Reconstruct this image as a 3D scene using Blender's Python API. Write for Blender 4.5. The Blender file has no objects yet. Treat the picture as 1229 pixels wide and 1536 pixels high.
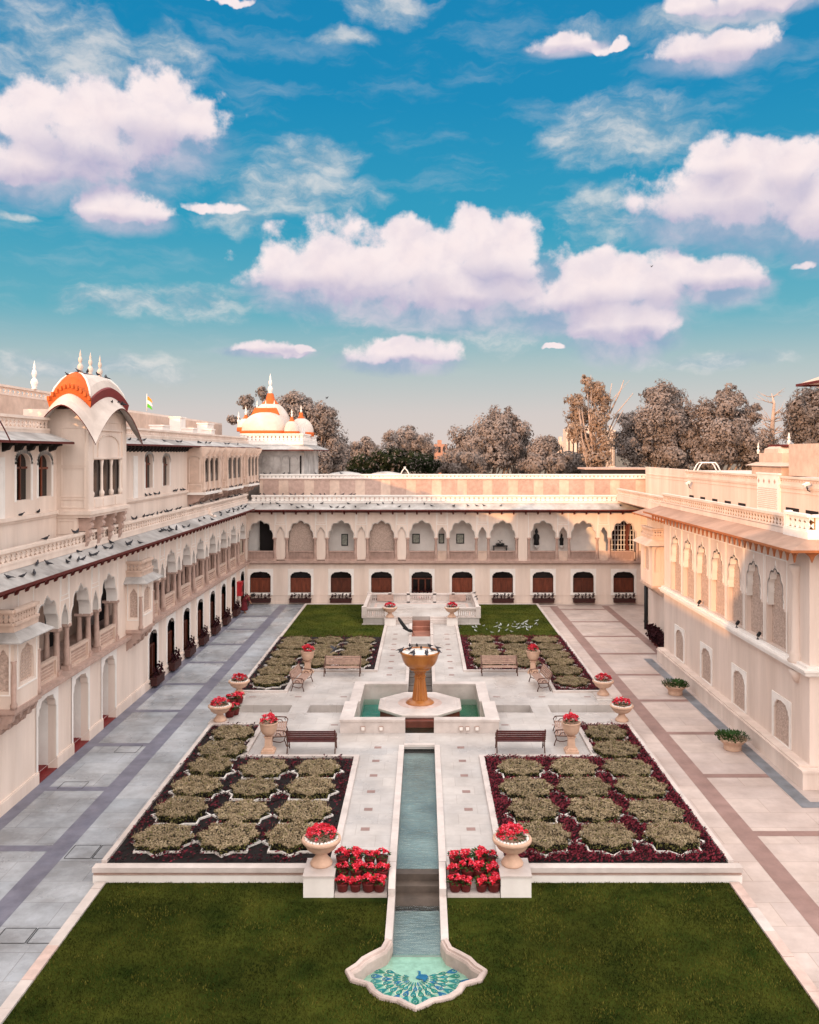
import bpy, bmesh, math, random
from math import sin, cos, pi, radians as R, sqrt, atan, atan2
rnd = random.Random(7)
C = bpy.context.scene
COL = C.collection
# ------------------------------------------------------------------ camera
K, HC, CX = 1320.0, 12.27, 0.18          # focal length in photo pixels, eye height, eye x
cam = bpy.data.cameras.new('camera'); camo = bpy.data.objects.new('camera', cam); COL.objects.link(camo)
camo.location = (CX, 0, HC); camo.rotation_euler = (pi/2, 0, 0)
cam.sensor_fit = 'VERTICAL'; cam.sensor_height = 36; cam.lens = 36*K/1536
cam.shift_x = -21.5/1536; cam.shift_y = -89/1536
cam.clip_start = 0.5; cam.clip_end = 20000
C.camera = camo
C.view_settings.view_transform = 'Standard'; C.view_settings.look = 'None'
C.view_settings.exposure = 0.0; C.view_settings.gamma = 1.0
# ------------------------------------------------------------------ sun
SD = (1.0, 1.3, -0.33)                   # direction the light travels
sl = bpy.data.lights.new('sun', 'SUN'); sl.energy = 4.2; sl.angle = R(0.5); sl.color = (1.0, 0.54, 0.25)
so = bpy.data.objects.new('sun', sl); COL.objects.link(so); so.location = (-40, -40, 40)
from mathutils import Vector, noise as mnoise
so.rotation_euler = Vector(SD).to_track_quat('-Z', 'Y').to_euler()
SUN_EL = math.atan2(0.33, sqrt(1+1.69)); SUN_ROT = math.atan2(-1.0, -1.3)
# ------------------------------------------------------------------ sky
def srgb(r, g, b):
    f = lambda c: (c/255/12.92 if c/255 <= .04045 else ((c/255+.055)/1.055)**2.4)
    return (f(r), f(g), f(b), 1)
W = bpy.data.worlds.new('World'); C.world = W; W.use_nodes = True
nt = W.node_tree; nt.nodes.clear()
def N(t, **kw):
    n = nt.nodes.new(t)
    for k, v in kw.items(): setattr(n, k, v)
    return n
def put(sock, v):
    if hasattr(v, 'is_output'): nt.links.new(v, sock)
    else: sock.default_value = v
def MA(op, a, b=0.0, c=0.0):
    n = N('ShaderNodeMath', operation=op); put(n.inputs[0], a); put(n.inputs[1], b); put(n.inputs[2], c); return n.outputs[0]
def SS(x, a, b, lo=0.0, hi=1.0):
    n = N('ShaderNodeMapRange', interpolation_type='SMOOTHSTEP')
    put(n.inputs[0], x); put(n.inputs[1], a); put(n.inputs[2], b); put(n.inputs[3], lo); put(n.inputs[4], hi); return n.outputs[0]
def MIX(f, a, b):
    n = N('ShaderNodeMix', data_type='RGBA'); put(n.inputs[0], f); put(n.inputs[6], a); put(n.inputs[7], b); return n.outputs[2]
def COMB(x, y, z=0.0):
    n = N('ShaderNodeCombineXYZ'); put(n.inputs[0], x); put(n.inputs[1], y); put(n.inputs[2], z); return n.outputs[0]
def VM(op, a, b=(0, 0, 0)):
    n = N('ShaderNodeVectorMath', operation=op); put(n.inputs[0], a); put(n.inputs[1], b); return n
def NOI(vec, scale, det, rough=.55):
    n = N('ShaderNodeTexNoise'); put(n.inputs['Vector'], vec); n.inputs['Scale'].default_value = scale
    n.inputs['Detail'].default_value = det; n.inputs['Roughness'].default_value = rough; return n
tc = N('ShaderNodeTexCoord'); dvec = tc.outputs['Generated']
sx = N('ShaderNodeSeparateXYZ'); nt.links.new(dvec, sx.inputs[0])
az = MA('ARCTAN2', sx.outputs[0], sx.outputs[1]); el = MA('ARCSINE', sx.outputs[2])
sky = N('ShaderNodeTexSky', sky_type='NISHITA', sun_disc=False)
sky.sun_elevation = SUN_EL; sky.sun_rotation = SUN_ROT; sky.air_density = 1.0; sky.dust_density = 0.6
nish = VM('SCALE', sky.outputs[0]); nish.inputs[3].default_value = 0.10
ramp = N('ShaderNodeValToRGB'); cr = ramp.color_ramp
elf = MA('DIVIDE', MA('MAXIMUM', el, 0.0), 0.5); put(ramp.inputs[0], elf)
stops = [(0.0, (224, 208, 202)), (.09, (212, 204, 202)), (.19, (178, 196, 198)), (.31, (100, 176, 194)), (.50, (46, 158, 192)), (.76, (18, 140, 188)), (1.0, (14, 132, 184))]
cr.elements[0].position, cr.elements[0].color = stops[0][0], srgb(*stops[0][1])
cr.elements[1].position, cr.elements[1].color = stops[-1][0], srgb(*stops[-1][1])
for p, c in stops[1:-1]:
    e = cr.elements.new(p); e.color = srgb(*c)
base = MIX(0.95, nish.outputs[0], ramp.outputs[0])
# clouds, each an ellipse in azimuth and elevation broken up by noise
def ae(px, py):
    dx = px-636; return atan(dx/K), atan((679-py)/sqrt(K*K+dx*dx))
q0 = COMB(az, el)
wob = VM('SUBTRACT', NOI(q0, 20, 4).outputs['Color'], (.5, .5, .5))
ws = VM('SCALE', wob.outputs[0]); ws.inputs[3].default_value = 0.036
q = VM('ADD', q0, ws.outputs[0]).outputs[0]
PUFF = [(110, 215, 160, 80, 60), (215, 190, 130, 70, 55), (40, 250, 95, 60, 40), (185, 325, 78, 34, 20), (325, 317, 52, 17, 12),
        (600, 425, 225, 96, 46), (480, 418, 130, 55, 40), (745, 400, 130, 80, 64), (680, 440, 260, 50, 42), (850, 450, 120, 40, 40), (925, 440, 130, 62, 50), (1075, 420, 85, 42, 30), (930, 490, 100, 50, 40),
        (1110, 300, 170, 70, 55), (1085, 255, 70, 52, 50), (1170, 265, 80, 56, 60), (1240, 320, 70, 80, 60),
        (605, 538, 105, 36, 18), (400, 525, 80, 16, 9), (458, 521, 26, 10, 8), (1075, 78, 108, 30, 20), (850, 70, 75, 16, 10), (920, 64, 26, 9, 7),
        (1140, 2, 130, 26, 16), (345, 2, 40, 8, 6), (1205, 405, 25, 10, 8), (830, 528, 22, 8, 6)]
WISP = [(130, 75, 165, 55, 70), (240, 70, 60, 34, 60), (470, 240, 85, 30, 32), (190, 450, 125, 22, 26), (300, 445, 110, 26, 40), (945, 195, 140, 52, 60), (870, 215, 70, 40, 34), (900, 310, 70, 40, 55),
        (580, 8, 80, 14, 34), (520, 60, 60, 14, 16), (430, 290, 150, 40, 50), (1030, 30, 190, 22, 30), (700, 470, 260, 60, 60), (20, 322, 40, 8, 8), (120, 555, 190, 30, 20), (1080, 540, 120, 20, 16), (370, 330, 80, 16, 30)]
def dens(lst, qq):
    D = None
    for (cx, cy, a, bu, bd) in lst:
        u, v = ae(cx, cy)
        s = N('ShaderNodeSeparateXYZ'); nt.links.new(VM('SUBTRACT', qq, (u, v, 0)).outputs[0], s.inputs[0])
        x = MA('MULTIPLY', s.outputs[0], K/a*1.0)
        y = MA('MAXIMUM', MA('MULTIPLY', s.outputs[1], K/bu), MA('MULTIPLY', s.outputs[1], -K/bd))
        d = MA('SUBTRACT', 1.0, MA('ADD', MA('MULTIPLY', x, x), MA('MULTIPLY', y, y)))
        D = d if D is None else MA('MAXIMUM', D, d)
    return D
nA = NOI(q, 17, 8, .52).outputs['Fac']; nB = NOI(VM('ADD', q, (0.006, -.013, 0)).outputs[0], 17, 8, .52).outputs['Fac']
vor = N('ShaderNodeTexVoronoi', feature='SMOOTH_F1'); put(vor.inputs['Vector'], q); vor.inputs['Scale'].default_value = 25; vor.inputs['Smoothness'].default_value = .35
DP = dens([(a, b-d*.12, c, d, e*.78) for a, b, c, d, e in PUFF], q); DW = dens(WISP, q)
DS = dens([(a, b+e*.30, c*.98, d*.6, e*1.25) for a, b, c, d, e in PUFF if c > 60], q0)
nF = NOI(q0, 62, 6, .6).outputs['Fac']
DPn = MA('ADD', MA('ADD', MA('ADD', DP, MA('MULTIPLY', MA('SUBTRACT', nF, .44), 1.0)), MA('MULTIPLY', MA('SUBTRACT', nA, .5), 1.15)), MA('MULTIPLY', MA('SUBTRACT', .42, vor.outputs['Distance']), 1.15))
aP = SS(DPn, -.02, .52)
nW = NOI(VM('MULTIPLY', q, (1, 2.2, 1)).outputs[0], 15, 7, .62).outputs['Fac']
aW = MA('MULTIPLY', SS(MA('ADD', DW, MA('MULTIPLY', MA('SUBTRACT', nW, .5), 2.6)), -.1, 1.3), .72)
relief = SS(MA('SUBTRACT', nA, nB), -.15, .13)
core = SS(DPn, .2, 1.5)
under = SS(MA('ADD', MA('SUBTRACT', DS, DP), MA('MULTIPLY', MA('SUBTRACT', nA, .5), .9)), .40, -.45)
cshade = MIX(MA('MULTIPLY', MA('ADD', MA('MULTIPLY', under, .72), MA('MULTIPLY', relief, .28)), 1.0), srgb(186, 182, 208), srgb(252, 238, 238))
ccol = MIX(MA('MULTIPLY', core, .22), cshade, srgb(246, 222, 222))
wcol = MIX(SS(nW, .35, .7), srgb(150, 178, 196), srgb(238, 232, 228))
aS = MA('MULTIPLY', SS(MA('ADD', DS, MA('MULTIPLY', MA('SUBTRACT', nW, .5), 1.6)), -.25, 1.0), .85)
scol = MIX(SS(nA, .38, .62), srgb(150, 172, 200), srgb(206, 200, 216))
nC = NOI(VM('MULTIPLY', q, (1, 4.5, 1)).outputs[0], 7, 6, .6).outputs['Fac']
cir = MA('MULTIPLY', SS(nC, .48, .80), MA('MULTIPLY', SS(el, .05, .14), .30))
base = MIX(cir, base, srgb(206, 212, 218))
c1 = MIX(aS, MIX(aW, base, wcol), scol); c2 = MIX(aP, c1, ccol)
# unseen bright overcast, added overhead and behind the viewer to light the courtyard
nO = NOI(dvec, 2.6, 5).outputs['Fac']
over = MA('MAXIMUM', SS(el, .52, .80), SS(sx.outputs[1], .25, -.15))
fill_deck = MIX(SS(nO, .3, .7), (1.98, 1.87, 1.82, 1), (2.80, 2.60, 2.46, 1))
c3 = MIX(MA('MULTIPLY', over, SS(el, -.02, .05)), c2, fill_deck)
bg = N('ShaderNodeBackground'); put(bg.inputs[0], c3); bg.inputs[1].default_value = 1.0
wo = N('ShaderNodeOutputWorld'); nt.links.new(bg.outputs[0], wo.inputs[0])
# ------------------------------------------------------------------ materials
def mat(name, col, rough=.7, var=.12, scale=1.2, bump=0.0, bscale=30, spec=.3, metal=0.0, col2=None, coord='Object', stain=0.0, streak=False, objvar=0.0):
    m = bpy.data.materials.new(name); m.use_nodes = True; t = m.node_tree; b = t.nodes['Principled BSDF']
    b.inputs['Roughness'].default_value = rough; b.inputs['Metallic'].default_value = metal; b.inputs['Specular IOR Level'].default_value = spec
    co = t.nodes.new('ShaderNodeTexCoord'); src = co.outputs[coord]
    n = t.nodes.new('ShaderNodeTexNoise'); n.inputs['Scale'].default_value = scale; n.inputs['Detail'].default_value = 7; n.inputs['Roughness'].default_value = .62
    if streak:
        mp = t.nodes.new('ShaderNodeMapping'); mp.inputs['Scale'].default_value = (1, 1, .22); t.links.new(src, mp.inputs[0]); t.links.new(mp.outputs[0], n.inputs['Vector'])
    else: t.links.new(src, n.inputs['Vector'])
    r = t.nodes.new('ShaderNodeValToRGB'); r.color_ramp.elements[0].position = .32; r.color_ramp.elements[1].position = .68
    c2 = col2 or tuple(min(1, c*(1+var)) for c in col); c1 = col if col2 else tuple(c*(1-var) for c in col)
    r.color_ramp.elements[0].color = (*c1, 1); r.color_ramp.elements[1].color = (*c2, 1)
    t.links.new(n.outputs['Fac'], r.inputs[0]); out = r.outputs[0]
    if stain:
        n2 = t.nodes.new('ShaderNodeTexNoise'); n2.inputs['Scale'].default_value = .35; n2.inputs['Detail'].default_value = 9; n2.inputs['Roughness'].default_value = .7
        if streak:
            mp2 = t.nodes.new('ShaderNodeMapping'); mp2.inputs['Scale'].default_value = (2.2, 2.2, .22); t.links.new(src, mp2.inputs[0]); t.links.new(mp2.outputs[0], n2.inputs['Vector'])
        else: t.links.new(src, n2.inputs['Vector'])
        r2 = t.nodes.new('ShaderNodeValToRGB'); r2.color_ramp.elements[0].position = .38; r2.color_ramp.elements[1].position = .62
        g = 1-stain; r2.color_ramp.elements[0].color = (g, g*.97, g*.95, 1); r2.color_ramp.elements[1].color = (1, 1, 1, 1)
        t.links.new(n2.outputs['Fac'], r2.inputs[0])
        mx = t.nodes.new('ShaderNodeMix'); mx.data_type = 'RGBA'; mx.blend_type = 'MULTIPLY'; mx.inputs[0].default_value = 1
        t.links.new(out, mx.inputs[6]); t.links.new(r2.outputs[0], mx.inputs[7]); out = mx.outputs[2]
    if objvar:
        oi = t.nodes.new('ShaderNodeObjectInfo'); mr = t.nodes.new('ShaderNodeMapRange'); mr.inputs[3].default_value = 1-objvar; mr.inputs[4].default_value = 1+objvar; t.links.new(oi.outputs['Random'], mr.inputs[0])
        sc_ = t.nodes.new('ShaderNodeVectorMath'); sc_.operation = 'SCALE'; t.links.new(out, sc_.inputs[0]); t.links.new(mr.outputs[0], sc_.inputs[3]); out = sc_.outputs[0]
    t.links.new(out, b.inputs['Base Color'])
    if bump:
        nb = t.nodes.new('ShaderNodeTexNoise'); nb.inputs['Scale'].default_value = bscale; nb.inputs['Detail'].default_value = 5; t.links.new(src, nb.inputs['Vector'])
        bp = t.nodes.new('ShaderNodeBump'); bp.inputs['Strength'].default_value = bump; bp.inputs['Distance'].default_value = .02
        t.links.new(nb.outputs['Fac'], bp.inputs['Height']); t.links.new(bp.outputs[0], b.inputs['Normal'])
    m['_out'] = 0
    return m
def paving(name, c1, c2, mortar, bw, rh, rough, stain=.25, rot=0.0, streaky=False):
    m = mat(name, c1, rough, .10, 1.1, stain=stain, bump=.15, bscale=6)
    t = m.node_tree; b = t.nodes['Principled BSDF']
    lk = b.inputs['Base Color'].links[0]; src = lk.from_socket
    co = t.nodes.new('ShaderNodeTexCoord'); mp = t.nodes.new('ShaderNodeMapping'); mp.inputs['Rotation'].default_value[2] = rot
    t.links.new(co.outputs['Object'], mp.inputs[0])
    br = t.nodes.new('ShaderNodeTexBrick'); br.inputs['Scale'].default_value = 1; br.inputs['Brick Width'].default_value = bw; br.inputs['Row Height'].default_value = rh
    br.inputs['Mortar Size'].default_value = .012; br.inputs['Mortar Smooth'].default_value = .3
    br.inputs['Color1'].default_value = (1, 1, 1, 1); br.inputs['Color2'].default_value = (*[x/y for x, y in zip(c2, c1)], 1); br.inputs['Mortar'].default_value = (*mortar, 1)
    t.links.new(mp.outputs[0], br.inputs['Vector'])
    mx = t.nodes.new('ShaderNodeMix'); mx.data_type = 'RGBA'; mx.blend_type = 'MULTIPLY'; mx.inputs[0].default_value = 1
    t.links.new(src, mx.inputs[6]); t.links.new(br.outputs['Color'], mx.inputs[7]); t.links.new(mx.outputs[2], b.inputs['Base Color'])
    nr = t.nodes.new('ShaderNodeTexNoise'); nr.inputs['Scale'].default_value = .5; nr.inputs['Detail'].default_value = 6; t.links.new(co.outputs['Object'], nr.inputs['Vector'])
    mr = t.nodes.new('ShaderNodeMapRange'); mr.inputs[1].default_value = .35; mr.inputs[2].default_value = .65; mr.inputs[3].default_value = rough-.18; mr.inputs[4].default_value = rough+.2
    t.links.new(nr.outputs['Fac'], mr.inputs[0]); t.links.new(mr.outputs[0], b.inputs['Roughness'])
    return m
M = {}
M['wall'] = mat('cream_plaster', (.765, .635, .555), .85, .07, .9, bump=.15, bscale=9, stain=.13, streak=True)
M['wallr'] = mat('peach_plaster', (.71, .58, .51), .85, .08, .9, bump=.15, bscale=9, stain=.14, streak=True)
M['white'] = mat('white_plaster', (.82, .77, .73), .8, .05, 2, stain=.10)
M['grey'] = mat('weathered_lime', (.46, .435, .42), .85, .20, 1.3, bump=.25, bscale=14, stain=.45)
M['domew'] = mat('cream_dome_plaster', (.64, .55, .495), .8, .08, 1.5, stain=.2)
M['eavefas'] = mat('brown_orange_paint', (.40, .135, .05), .75, .15, 3, stain=.2)
M['sand'] = mat('pink_sandstone', (.46, .32, .27), .8, .16, 3, bump=.25, bscale=25, stain=.15)
M['sandl'] = mat('pale_sandstone', (.60, .45, .37), .8, .12, 2.5, bump=.2, bscale=20, stain=.15)
M['jali'] = mat('sandstone_screen', (.47, .355, .30), .85, .3, 14, bump=.6, bscale=40)
M['fascia'] = mat('maroon_paint', (.10, .014, .011), .6, .2, 4)
M['orange'] = mat('orange_paint', (.58, .115, .02), .7, .16, 3, stain=.22)
M['dred'] = mat('dark_red_paint_and_shade', (.17, .018, .018), .6, .15, 3)
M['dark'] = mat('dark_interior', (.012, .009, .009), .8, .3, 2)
M['tile'] = mat('eave_plaster', (.42, .27, .205), .85, .12, 1.5, stain=.25)
M['wood'] = mat('red_brown_wood', (.125, .030, .014), .45, .35, 6, streak=True, objvar=.45)
M['glass'] = mat('window_glass', (.010, .007, .007), .15, .3, 2, spec=.22)
M['walkL'] = paving('grey_stone_paving', (.46, .48, .51), (.39, .42, .46), (.62, .6, .6), 2.4, 1.2, .34, .46)
M['walkR'] = paving('pink_stone_paving', (.58, .48, .435), (.52, .43, .40), (.7, .66, .62), 2.4, 1.2, .5, .22)
M['marble'] = paving('marble_paving', (.54, .50, .475), (.49, .455, .435), (.8, .78, .77), 1.3, .8, .4, .22)
M['marb'] = mat('white_marble', (.64, .565, .53), .4, .10, 2, stain=.22)
M['marbp'] = mat('pink_marble', (.60, .45, .40), .45, .16, 3, stain=.15)
M['bandL'] = mat('slate_band', (.135, .14, .19), .4, .3, 1.5, stain=.2, col2=(.22, .22, .28))
M['bandR'] = mat('red_stone_band', (.30, .19, .17), .5, .16, 1.5, stain=.2)
M['bandB'] = mat('blue_grey_stone', (.19, .21, .24), .35, .35, 1.2, stain=.2)
M['ground'] = mat('dry_ground', (.14, .11, .08), .95, .3, .2)
M['soil'] = mat('dark_soil', (.009, .006, .006), .95, .4, 6, bump=.5, bscale=20)
M['grass'] = mat('lawn_turf', (.018, .035, .004), .95, .4, .8, bump=.8, bscale=60, stain=.35, col2=(.062, .070, .010), spec=.05)
M['grass2'] = mat('lawn_blades', (.020, .038, .004), .8, .4, .7, stain=.4, col2=(.095, .092, .014), spec=.1)
M['hedge'] = mat('clipped_leaf', (.20, .145, .085), .85, .3, 3, objvar=.14, col2=(.40, .315, .205), spec=.1)
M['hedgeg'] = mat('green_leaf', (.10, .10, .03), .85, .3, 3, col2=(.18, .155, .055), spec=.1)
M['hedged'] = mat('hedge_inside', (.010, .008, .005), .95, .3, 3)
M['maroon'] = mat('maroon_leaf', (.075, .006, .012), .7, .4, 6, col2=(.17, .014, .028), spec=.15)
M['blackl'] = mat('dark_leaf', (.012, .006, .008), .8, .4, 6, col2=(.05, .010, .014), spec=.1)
M['red'] = mat('red_petal', (.44, .006, .014), .6, .3, 9, col2=(.64, .025, .05), spec=.15)
M['pink'] = mat('pink_petal', (.75, .10, .15), .6, .3, 9, spec=.15)
M['green'] = mat('plant_leaf', (.03, .07, .015), .7, .4, 5, spec=.2)
M['terra'] = mat('peach_stone', (.62, .41, .30), .75, .12, 4, bump=.2, bscale=20, stain=.15)
M['trough'] = mat('dark_trough', (.045, .012, .010), .6, .3, 5)
M['potred'] = mat('red_clay', (.13, .016, .015), .6, .2, 5)
M['gold'] = mat('golden_stone', (.28, .085, .018), .32, .25, 2.5, col2=(.44, .165, .035), spec=.5, streak=True)
M['brownst2'] = mat('brown_basin_plaster', (.34, .14, .095), .6, .2, 1.5, stain=.3)
M['brownst'] = mat('brown_red_stone', (.16, .04, .026), .35, .3, 2, spec=.5, stain=.3)
M['iron'] = mat('cast_iron', (.10, .045, .03), .5, .3, 8)
M['slat'] = mat('bench_slat', (.36, .23, .18), .55, .25, 7, streak=False)
M['slatd'] = mat('dark_bench_slat', (.09, .022, .020), .5, .3, 7)
M['pigeon'] = mat('pigeon_grey', (.030, .030, .038), .6, .5, 14, spec=.3)
M['grassy'] = mat('yellow_blades', (.075, .075, .010), .8, .4, 2, col2=(.17, .15, .03), spec=.1)
M['pigeonw'] = mat('pigeon_pale', (.44, .46, .45), .7, .2, 14)
M['metalw'] = mat('white_metal', (.7, .68, .66), .5, .08, 4)
M['black'] = mat('black_metal', (.012, .012, .013), .5, .3, 4)
M['bark'] = mat('tree_bark', (.26, .18, .14), .9, .3, 3, bump=.4, bscale=8)
M['barkw'] = mat('pale_bark', (.42, .32, .27), .9, .25, 2)
def leafmat(name, c1, c2):
    m = mat(name, c1, .85, .3, .35, col2=c2, spec=.08); t = m.node_tree; b = t.nodes['Principled BSDF']; o = t.nodes['Material Output']
    tl = t.nodes.new('ShaderNodeBsdfTranslucent'); t.links.new(b.inputs['Base Color'].links[0].from_socket, tl.inputs[0])
    mx = t.nodes.new('ShaderNodeMixShader'); mx.inputs[0].default_value = .42; t.links.new(b.outputs[0], mx.inputs[1]); t.links.new(tl.outputs[0], mx.inputs[2]); t.links.new(mx.outputs[0], o.inputs['Surface']); return m
M['tree_a'] = leafmat('taupe_leaf', (.27, .222, .20), (.40, .335, .31))
M['tree_b'] = leafmat('dark_taupe_leaf', (.13, .108, .098), (.27, .225, .207))
M['tree_g'] = leafmat('dark_green_leaf', (.008, .013, .007), (.035, .045, .018))
M['tree_o'] = leafmat('russet_leaf', (.33, .22, .15), (.45, .33, .25))
M['towerw'] = mat('tower_render', (.62, .50, .42), .8, .1, .3)
M['brick'] = mat('orange_brick', (.38, .20, .14), .85, .15, 2)
M['mosg'] = mat('mosaic_pale_green', (.24, .43, .33), .25, .15, 6, spec=.5)
M['most'] = mat('mosaic_teal', (.010, .16, .16), .2, .35, 5, spec=.5)
M['mosb'] = mat('mosaic_blue', (.012, .12, .24), .2, .35, 5, spec=.5)
M['mosgr'] = mat('mosaic_green', (.012, .17, .12), .2, .3, 5, spec=.5)
M['mosc'] = mat('mosaic_cream', (.60, .62, .46), .25, .12, 5, spec=.5)
M['tealfloor'] = mat('teal_pool_floor', (.005, .20, .17), .5, .4, 1.2, col2=(.01, .34, .30), stain=.3)
M['greenfloor'] = mat('green_pool_floor', (.005, .10, .045), .5, .4, 1.2, col2=(.012, .18, .07), stain=.3)
M['canalfloor'] = mat('grey_blue_canal_floor', (.30, .34, .34), .5, .25, .9, stain=.35, col2=(.50, .52, .51))
M['canaldark'] = mat('dark_canal_floor', (.10, .075, .06), .6, .3, 2, stain=.3)
M['saff'] = mat('saffron_cloth', (.8, .25, .03), .8, .05)
M['gcloth'] = mat('green_cloth', (.08, .42, .03), .8, .05)
M['skin'] = mat('brown_skin', (.25, .12, .07), .6, .1)
M['hair'] = mat('black_hair', (.01, .008, .008), .6, .2)
M['sari'] = mat('maroon_cloth', (.13, .012, .018), .8, .2, 5)
M['redbox'] = mat('red_enamel', (.40, .012, .018), .35, .12, 4, spec=.5)
M['paper'] = mat('picture_paper', (.42, .42, .36), .6, .6, 8, col2=(.16, .17, .14))
M['lattw'] = mat('white_lattice', (.80, .74, .68), .8, .06)
M['rim'] = mat('rim_marble', (.60, .485, .44), .45, .16, 2.5, stain=.3)
M['grassf'] = mat('far_turf', (.030, .047, .006), .95, .4, .5, bump=.8, bscale=60, stain=.3, col2=(.085, .092, .014), spec=.05)
M['ochre'] = mat('ochre_paint', (.30, .155, .05), .7, .15)
def water_mat(name, tint, rough=.03, bscale=5, strength=.25, k=1.15):
    m = bpy.data.materials.new(name); m.use_nodes = True; t = m.node_tree
    b = t.nodes['Principled BSDF']; t.nodes.remove(b); o = t.nodes['Material Output']
    tr = t.nodes.new('ShaderNodeBsdfTransparent'); tr.inputs[0].default_value = (*tint, 1)
    gl = t.nodes.new('ShaderNodeBsdfGlossy'); gl.inputs['Roughness'].default_value = rough
    lw = t.nodes.new('ShaderNodeFresnel'); lw.inputs[0].default_value = 1.45
    n = t.nodes.new('ShaderNodeTexNoise'); n.inputs['Scale'].default_value = bscale; n.inputs['Detail'].default_value = 4
    co = t.nodes.new('ShaderNodeTexCoord'); mp = t.nodes.new('ShaderNodeMapping'); mp.inputs['Scale'].default_value = (.6, 1.6, 1)
    t.links.new(co.outputs['Object'], mp.inputs[0]); t.links.new(mp.outputs[0], n.inputs['Vector'])
    bp = t.nodes.new('ShaderNodeBump'); bp.inputs['Strength'].default_value = strength; bp.inputs['Distance'].default_value = .05
    t.links.new(n.outputs['Fac'], bp.inputs['Height']); t.links.new(bp.outputs[0], gl.inputs['Normal']); t.links.new(bp.outputs[0], lw.inputs['Normal'])
    ad = t.nodes.new('ShaderNodeMath'); ad.operation = 'MULTIPLY_ADD'; ad.inputs[1].default_value = k; ad.inputs[2].default_value = .02; ad.use_clamp = True
    t.links.new(lw.outputs[0], ad.inputs[0])
    mx = t.nodes.new('ShaderNodeMixShader'); t.links.new(ad.outputs[0], mx.inputs[0]); t.links.new(tr.outputs[0], mx.inputs[1]); t.links.new(gl.outputs[0], mx.inputs[2])
    t.links.new(mx.outputs[0], o.inputs['Surface'])
    return m
M['water'] = water_mat('clear_water', (.80, .92, .92), .05, 6, .55)
M['watert'] = water_mat('teal_water', (.72, .97, .88), .05, 7, .6, .5)
# ------------------------------------------------------------------ object helpers
def tag(o, label=None, cat=None, group=None, kind=None):
    if label: o['label'] = label
    if cat: o['category'] = cat
    if group: o['group'] = group
    if kind: o['kind'] = kind
    return o
def thing(name, label, cat, loc=(0, 0, 0), rz=0, group=None):
    o = bpy.data.objects.new(name, None); COL.objects.link(o); o.location = loc; o.rotation_euler = (0, 0, rz); o.empty_display_size = .2
    return tag(o, label, cat, group)
def inst(src, parent=None, loc=None, rz=0, name=None):
    o = src.copy(); COL.objects.link(o); o.parent = parent
    if loc is not None: o.location = loc
    o.rotation_euler = (0, 0, rz)
    for ch in src.children:
        c = ch.copy(); COL.objects.link(c); c.parent = o
    return o
def dup(root, loc, rz=0, label=None, group=None, s=None):
    r = root.copy(); COL.objects.link(r); r.location = loc; r.rotation_euler = (0, 0, rz)
    if s: r.scale = (s, s, s) if not isinstance(s, tuple) else s
    if label: r['label'] = label
    if group: r['group'] = group
    for ch in root.children:
        c = ch.copy(); COL.objects.link(c); c.parent = r
        for g in ch.children:
            d = g.copy(); COL.objects.link(d); d.parent = c
    return r
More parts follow.
